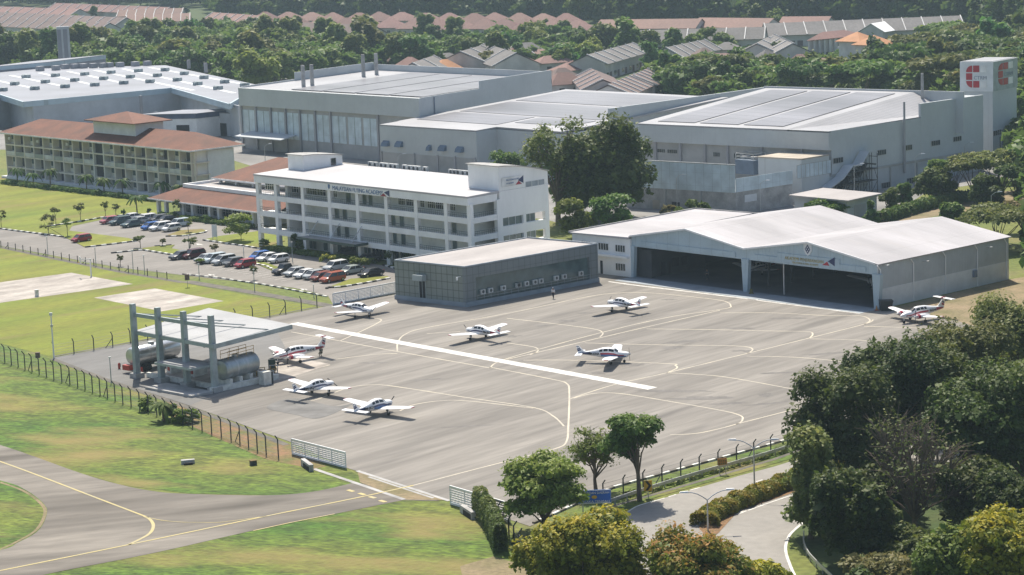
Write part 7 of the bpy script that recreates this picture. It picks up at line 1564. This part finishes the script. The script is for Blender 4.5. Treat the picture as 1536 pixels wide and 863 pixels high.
# saplings round the car park
for i, (b, top, w, lf, lab) in enumerate((((2,341),315,16,'olive','thin sapling at the left edge of the lawn'),((73,351),321,22,'olive','spreading sapling left of the small round tree on the lawn'),((84,339),311,13,'olive','narrow sapling behind the spreading one on the lawn'),((101.5,355),327,17,'mid','small dense round tree at the lawn kerb'),((121,331),304,18,'olive','wispy sapling on the lawn behind the kerb'),((158.5,327),303,13,'olive','slim sapling at the upper car park kerb, left'),((174,324),306,12,'olive','slim sapling at the upper car park kerb, right'),((283,349),327,13,'light','yellow-green sapling on the strip by the canteen'),((211,372),354,18,'olive','flat sapling at the tip of the grass strip'),((244,370),358,10,'olive','tiny sapling on the central island'),((285.5,379),356,20,'olive','flat sapling behind the maroon SUV'),((323,384),366,14,'brown','bare-looking sapling behind the pale people carriers'),((362,362),319,48,'light','round yellow-green tree on the academy lawn'),((301,397),388,14,'light','small yellow sapling before the maroon SUV'),((381,420),399,12,'olive','sapling on the verge opposite the red hatchback'),((493,399),380,24,'yellow','golden sapling by the entrance canopy, left one'),((541,403),385,27,'light','yellow-green sapling by the entrance canopy, right one'),((181,400),382,10,'olive','thin sapling on the verge beyond the basketball hoop'),((264,328),299,16,'dark','dark climbing shrub at a canteen column'),((446,378),351,26,'dark','dark shrub between the academy columns'),((589,397),372,22,'dark','dark shrub at the foot of an academy column, near the box building'),((612,397),374,18,'mid','green shrub behind the roof edge of the box building'),((311,335),322,14,'light','low light shrub in front of the canteen'),((185,323),314,6,'dark','tiny dark cone shrub at the kerb'),((224,322),313,6,'dark','tiny dark cone shrub beside the canteen corner'),((395,372),358,20,'mid','flowering shrub under the academy\'s left columns'),
   ((222,618),596,26,'light','yellow-green bush against the embankment fence, left of the palm-like one'),((278,634),612,36,'light','green bush against the embankment fence under the low platform'),((258,628),604,26,'light','leafy bush in the middle of the fence bushes'))):
    tpx(lab, 'sapling' if w < 30 else 'broadleaf_tree', b, top, w, lf, n=480 if w < 18 else (900 if w < 25 else 2800), ls=.13 if w < 30 else .19, nl=9, z0=.5 if (w < 22 and 'shrub' not in lab and 'bush' not in lab) else (.03 if 'bush' in lab or 'shrub' in lab else .22), seed=130+i, limbs=5, r=.06, fill=.6, cat='shrub' if ('shrub' in lab or 'bush' in lab) else 'tree')
def palm(label, b, h, fr, seed, group=None):
    rg = random.Random(seed); t = thing('palm_tree', label, 'palm', b, rg.uniform(0,6), group); local_root(t)
    m = MB(); m.tube([Vector((0,0,0)), Vector((.1,.05,h*.5)), Vector((.05,.1,h))], [.17,.12,.1], 7); m.build('trunk', MT['barebark'], t, smooth=True)
    m = MB()
    for k in range(13):
        a = k*2.4+rg.uniform(-.2,.2); el = rg.uniform(.1,1.0); d = Vector((math.cos(a), math.sin(a), 0)); sd = Vector((-d.y,d.x,0)); pts = []
        for i in range(7): s = i/6; pts.append(Vector((.05,.1,h))+d*fr*s*(1-.15*el)+Vector((0,0,fr*(el*s*.9-s*s*.95))))
        for i in range(6):
            w0 = .32*math.sin(math.pi*(.12+.8*i/6)); w1 = .32*math.sin(math.pi*(.12+.8*(i+1)/6)); dz = Vector((0,0,-.18))
            m.add([pts[i], pts[i]+sd*w0+dz, pts[i+1]+sd*w1+dz, pts[i+1]], [[0,1,2,3]]); m.add([pts[i], pts[i]-sd*w0+dz, pts[i+1]-sd*w1+dz, pts[i+1]], [[0,1,2,3]])
    m.build('fronds', LF['palm'], t, fix=False); return t
for i, (x, y, top, lab) in enumerate(((26,277,247,'palm at the left end of the hostel front'),(50,279,256,'short palm second from the hostel\'s left end'),(76,283,246,'tall palm third along the hostel front'),(130,289,257,'palm below the hostel\'s roof tower'),(157,292,263,'short palm right of the hostel\'s stair bay'),(185,295,264,'palm in front of the hostel\'s right half'),(243,300,269,'palm near the hostel\'s right end'),(272,304,272,'last palm at the hostel\'s right end behind the canteen'),(206,322,288,'tall thin palm beside the canteen lawn'),(246,632,600,'bushy palm-like plant against the embankment fence'))):
    b = at(x, y); palm(lab, b, zat(b, top)*.78, 2.3, 200+i, 'palms along the hostel front' if i < 8 else None)
def hedge(label, pts, w, h, leaf, n, ls, seed, name='hedge', rough=.25):
    q = resample([at(*p) for p in pts], .4); rng = np.random.default_rng(seed); k = rng.integers(0, len(q)-1, n); f = rng.uniform(size=n)
    A_ = np.array([(p.x,p.y) for p in q]); base = A_[k]*(1-f[:,None])+A_[k+1]*f[:,None]; d = A_[k+1]-A_[k]; d /= np.linalg.norm(d,axis=1)[:,None]; nn = np.stack([-d[:,1],d[:,0]],1)
    a = rng.uniform(0, math.pi, n); rr_ = np.where(rng.uniform(size=n) < .25, rng.uniform(.4,.9,n), rng.uniform(.9,1.05,n)); u = np.sign(np.cos(a))*np.abs(np.cos(a))**.6*rr_; z = np.abs(np.sin(a))**.6*rr_
    bump = 1+rough*np.sin(base[:,0]*1.7+base[:,1]*1.1)*np.sin(base[:,0]*.6-base[:,1]*.9)
    C = np.stack([base[:,0]+nn[:,0]*u*w/2*bump, base[:,1]+nn[:,1]*u*w/2*bump, z*h*bump], 1); N = np.stack([nn[:,0]*u, nn[:,1]*u, z], 1)+rng.normal(size=(n,3))*.5; N /= np.linalg.norm(N,axis=1)[:,None]
    o0 = q[len(q)//2]; C[:,0] -= o0.x; C[:,1] -= o0.y
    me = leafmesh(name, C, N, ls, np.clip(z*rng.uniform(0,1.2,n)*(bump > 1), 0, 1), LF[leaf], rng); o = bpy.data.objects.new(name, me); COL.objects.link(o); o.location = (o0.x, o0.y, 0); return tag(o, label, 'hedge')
hedge('long yellow-green hedge on the median between the two loop road lanes', [(1056,790),(1066,778),(1100,762),(1160,738),(1220,715),(1320,682)], 2.6, 1.25, 'hedge', 26000, .13, 1, rough=.15)
hedge('tall clipped hedge curving along the dry bank behind the hangar', [(1322,334),(1360,322),(1400,311),(1440,303),(1465,301)], 3, 2.0, 'mid', 9000, .25, 2, rough=.1)
hedge('creeper-covered fence stretch descending from the right sliding gate', [(719,772),(734,790),(744,810),(752,832)], 1.5, 3.0, 'olive', 11000, .13, 3, rough=.08)
hedge('low dark shrub strip along the hostel foot', [(5,276),(120,290),(235,303)], 1.6, .9, 'dark', 6000, .2, 4)
hedge('low shrubs along the canteen front', [(240,325),(300,333),(380,344)], 1.6, .9, 'mid', 4000, .18, 5)
hedge('low planting bed along the academy front', [(400,375),(470,384.5),(560,397)], 1.8, .9, 'mid', 5000, .17, 6)
# ---- woods behind the factories: single trees in view, copied from a few grown shapes
PRO = []
for i, (kd, h, w, nl, z0, n) in enumerate((('round',12,11,18,.14,2600),('round',13,10,16,.16,2500),('round',10,12,18,.12,2600),('umbrella',11,16,20,.2,2600),('umbrella',10,13,16,.2,2400),('round',14,9,18,.12,2400),('round',11,10,14,.14,2400))):
    P_, N_, T_, lb = crown_data(300+i, kd, nl, n, w, h, h*z0, .25); PRO.append((kd, leafmesh('crown', P_, N_, .62, T_, LF['far'], np.random.default_rng(i)), h, w, lb, z0))
TM = []
for kd, me, h, w, lb, z0 in PRO:
    m = MB(); trunk_mb(m, w, h, h*z0, lb, .3, 5, 7); o = m.build('trunk', MT['wood'], org=(0,0,0)); TM.append(o.data); bpy.data.objects.remove(o)
def wood(nm, label, poly, n, seed, kinds=(0,1,2,5,6), scale=(.8,1.25), mats=('far',), gap=7.0):
    rg = random.Random(seed); xs = [p[0] for p in poly]; ys = [p[1] for p in poly]; put = []; tries = 0
    def inside(x, y):
        c = False; j = len(poly)-1
        for i in range(len(poly)):
            if (poly[i][1] > y) != (poly[j][1] > y) and x < (poly[j][0]-poly[i][0])*(y-poly[i][1])/(poly[j][1]-poly[i][1])+poly[i][0]: c = not c
            j = i
        return c
    while len(put) < n and tries < n*60:
        tries += 1; x, y = rg.uniform(min(xs), max(xs)), rg.uniform(min(ys), max(ys))
        if not inside(x, y): continue
        p = at(x, y)
        if any((p-q).length < gap for q in put): continue
        put.append(p); k = rg.choice(kinds); s = rg.uniform(*scale)
        t = thing('woodland_tree', label, 'tree', p, rg.uniform(0,6.28), label.replace('tree in', 'trees of')); t.scale = (s*rg.uniform(.9,1.15), s*rg.uniform(.9,1.15), s*rg.uniform(.85,1.15))
        c = bpy.data.objects.new('crown', PRO[k][1]); COL.objects.link(c); c.parent = t; c.material_slots[0].link = 'OBJECT'; c.material_slots[0].material = LF[rg.choice(mats)]
        u = bpy.data.objects.new('trunk', TM[k]); COL.objects.link(u); u.parent = t
wood('a', 'tree in the broad green wood behind the left factory and the tall hall', [(-30,92),(150,88),(260,74),(440,70),(480,84),(560,86),(640,92),(650,112),(560,112),(430,132),(392,140),(250,122),(60,116),(-30,112)], 105, 1, mats=('far','far','mid','dark','olive'))
wood('b', 'tree in the scattered group between red double row and grey gables', [(600,66),(700,70),(800,62),(870,66),(905,84),(890,108),(860,112),(800,106),(700,108),(690,96),(640,86)], 30, 2, mats=('far','far','mid','light'), scale=(.6,1.0))
wood('c', 'tree in the belt of crowns along the right factory\'s back parapet', [(985,135),(1060,122),(1100,132),(1200,130),(1300,134),(1400,140),(1445,146),(1445,165),(1300,165),(1150,160),(1050,165),(1000,150)], 50, 3, kinds=(0,2,3,4,6), mats=('mid','dark','far','olive'), scale=(.75,1.05))
wood('d', 'tree in the umbrella-crowned wood behind the logo tower', [(1300,128),(1345,105),(1400,85),(1590,70),(1590,190),(1450,180),(1340,145)], 55, 4, kinds=(3,4,0,3), mats=('dark','far','olive','dark'), scale=(.9,1.3))
wood('e', 'tree in the gaps among the grey terraces at upper right', [(940,78),(1000,100),(1100,92),(1215,108),(1300,108),(1345,92),(1200,95),(1060,74)], 14, 5, mats=('far','mid','far'), scale=(.5,.85))
wood('f', 'tree in the line shading the far left terraces', [(-30,74),(120,78),(260,64),(320,58),(420,62),(470,72),(300,82),(150,92),(-30,94)], 40, 6, mats=('far','dark','far'), scale=(.65,.95))
wood('g', 'small tree among the roofs of the far red and brown terraces', [(-20,34),(120,38),(280,30),(400,38),(560,50),(700,52),(880,50),(880,42),(560,40),(400,28),(280,20),(-20,20)], 38, 7, kinds=(0,2,6), mats=('far','dark','mid'), scale=(.4,.62))
for i, (x, y, sc, k, mt, lab) in enumerate(((870,40,1.5,0,'light','pale round tree standing out before the far wood'),(1130,52,.9,5,'dark','dark round tree over the pinkish terrace'),(1165,48,.8,0,'mid','green tree at the end of the pinkish terrace'),(935,88,1.15,1,'light','pale green tree in the dark group beside the grey terrace'),(905,84,1.2,2,'dark','dark tree left of the pale green one beside the terrace'),(1020,52,.6,2,'dark','dark clump in front of the reddish terrace, right part'),(985,52,.6,2,'dark','dark clump in front of the reddish terrace, left part'),(735,112,.8,2,'olive','olive tree rising over the solar roof parapet'),(385,142,1.3,0,'light','bright green tree at the wood edge above the ventilated roof'),(975,108,.8,1,'far','green tree between grey gables and striped roofs'))):
    p = at(x, y); t = thing('woodland_tree', lab, 'tree', p, i*1.3); t.scale = (sc,sc,sc); c = bpy.data.objects.new('crown', PRO[k][1]); COL.objects.link(c); c.parent = t; c.material_slots[0].link = 'OBJECT'; c.material_slots[0].material = LF[mt]; u = bpy.data.objects.new('trunk', TM[k]); COL.objects.link(u); u.parent = t
# the far wood reads as one mass
rg = np.random.default_rng(77); Ps, Ns, Ts = [], [], []
src = [crown_data(300+i, 'round', 14, 520, 12, 13, 1.5, .2)[:3] for i in range(5)]
for i in range(2100):
    x = rg.uniform(-60,1600); yb = float(np.interp(x, [-60,60,300,330,890,905,1150,1180,1300,1440,1600], [12,12,12,30,32,40,38,34,34,36,74])); y = -24+(yb+24)*rg.uniform(0,1)**.62
    p = at(x, y); P_, N_, T_ = src[i % 5]; s = rg.uniform(.8,1.4); a = rg.uniform(0,6.28); ca, sa = math.cos(a), math.sin(a)
    Q = P_*s; Ps.append(np.stack([Q[:,0]*ca-Q[:,1]*sa+p.x, Q[:,0]*sa+Q[:,1]*ca+p.y, Q[:,2]], 1)); Ns.append(N_); Ts.append(T_*rg.uniform(0,1))
me = leafmesh('far_wood', np.concatenate(Ps), np.concatenate(Ns), 1.25, np.concatenate(Ts), LF['far'], rg); o = bpy.data.objects.new('far_wood', me); COL.objects.link(o); tag(o, kind='stuff')
# unbroken undergrowth and lower crowns filling the woods between the single trees
Ps, Ns, Ts = [], [], []
for poly, n, s0 in (([(-40,84),(150,80),(260,70),(440,66),(480,82),(560,84),(640,92),(650,112),(560,112),(430,132),(392,142),(250,122),(60,116),(-40,112)], 330, .72), ([(600,66),(700,70),(800,62),(870,66),(905,84),(890,108),(800,106),(700,108),(690,96),(640,86)], 70, .45), ([(985,135),(1060,122),(1100,132),(1200,130),(1300,134),(1400,140),(1445,146),(1445,165),(1300,165),(1150,160),(1050,165),(1000,150)], 120, .62), ([(1300,128),(1345,105),(1400,85),(1600,68),(1600,190),(1450,180),(1340,145)], 190, .66), ([(-40,72),(120,76),(260,64),(320,58),(420,62),(470,72),(300,82),(150,92),(-40,94)], 130, .6), ([(940,80),(1000,102),(1100,94),(1215,110),(1300,110),(1345,96),(1200,98),(1060,78)], 40, .3), ([(1500,175),(1600,160),(1600,320),(1530,320),(1525,240)], 40, .6), ([(1545,200),(1800,150),(1850,640),(1640,560),(1560,380)], 130, .8)):
    xs = [p[0] for p in poly]; ys = [p[1] for p in poly]; k = 0
    while k < n:
        x, y = rg.uniform(min(xs),max(xs)), rg.uniform(min(ys),max(ys)); c = False; j = len(poly)-1
        for i in range(len(poly)):
            if (poly[i][1] > y) != (poly[j][1] > y) and x < (poly[j][0]-poly[i][0])*(y-poly[i][1])/(poly[j][1]-poly[i][1])+poly[i][0]: c = not c
            j = i
        if not c: continue
        k += 1; p = at(x, y); P_, N_, T_ = src[k % 5]; s = s0*rg.uniform(.75,1.25); a = rg.uniform(0,6.28); ca, sa = math.cos(a), math.sin(a)
        Ps.append(np.stack([(P_[:,0]*ca-P_[:,1]*sa)*s*1.25+p.x, (P_[:,0]*sa+P_[:,1]*ca)*s*1.25+p.y, P_[:,2]*s], 1)); Ns.append(N_); Ts.append(T_*rg.uniform(0,1))
me = leafmesh('undergrowth', np.concatenate(Ps), np.concatenate(Ns), .85, np.concatenate(Ts), LF['far'], rg); o = bpy.data.objects.new('undergrowth', me); COL.objects.link(o); tag(o, kind='stuff')

def tufts(pts, w, h, n, seed):
    o = hedge('', pts, w, h, 'grass', n, .16, seed, 'long_grass', .5); o['kind'] = 'stuff'; o.pop('category', None)
tufts([(930,748),(1040,717),(1180,676)], 1.3, .3, 2000, 35)
# ---------------------------------------------------------------- sky, sun, air
EL, AZ = R(57), R(7)       # sun ahead of the camera, a little to its left
w = bpy.data.worlds.new('World'); SC.world = w; w.use_nodes = True; nt = w.node_tree
sk = nt.nodes.new('ShaderNodeTexSky'); sk.sky_type = 'NISHITA'; sk.sun_disc = False; sk.sun_elevation = EL; sk.sun_rotation = -AZ; sk.air_density = 1.2; sk.dust_density = 2.0
nt.links.new(sk.outputs[0], nt.nodes['Background'].inputs[0]); nt.nodes['Background'].inputs[1].default_value = .102
sd = bpy.data.lights.new('sun', 'SUN'); so = bpy.data.objects.new('sun', sd); COL.objects.link(so)
sd.energy = 4.8; sd.angle = R(.6); sd.color = (1, .93, .80)
tosun = Vector((-math.sin(AZ)*math.cos(EL), math.cos(AZ)*math.cos(EL), math.sin(EL)))
so.rotation_euler = tosun.to_track_quat('Z', 'Y').to_euler(); so.location = (0, 300, 200)
hz = bpy.data.materials.new('haze_air'); hz.use_nodes = True; nt = hz.node_tree; nt.nodes.remove(nt.nodes['Principled BSDF'])
pv = nt.nodes.new('ShaderNodeVolumePrincipled'); pv.inputs['Color'].default_value = (.66, .86, 1, 1); pv.inputs['Density'].default_value = HAZE; pv.inputs['Anisotropy'].default_value = .1
nt.links.new(pv.outputs[0], nt.nodes['Material Output'].inputs['Volume'])
m = MB(); m.fbox(Fr(Vector((-2700,-60,0)), Vector((2700,-60,0)), Vector((-2700,4500,0))), 0, 5400, 0, 4560, -1, 72)
m.build('haze', hz, kind='stuff')
SC.view_settings.view_transform = 'Standard'; SC.view_settings.look = 'None'; SC.view_settings.exposure = EXPO; SC.view_settings.gamma = 1
SC.cycles.volume_bounces = 0; SC.cycles.max_bounces = 6; SC.cycles.transparent_max_bounces = 6
SC.cycles.use_denoising = True
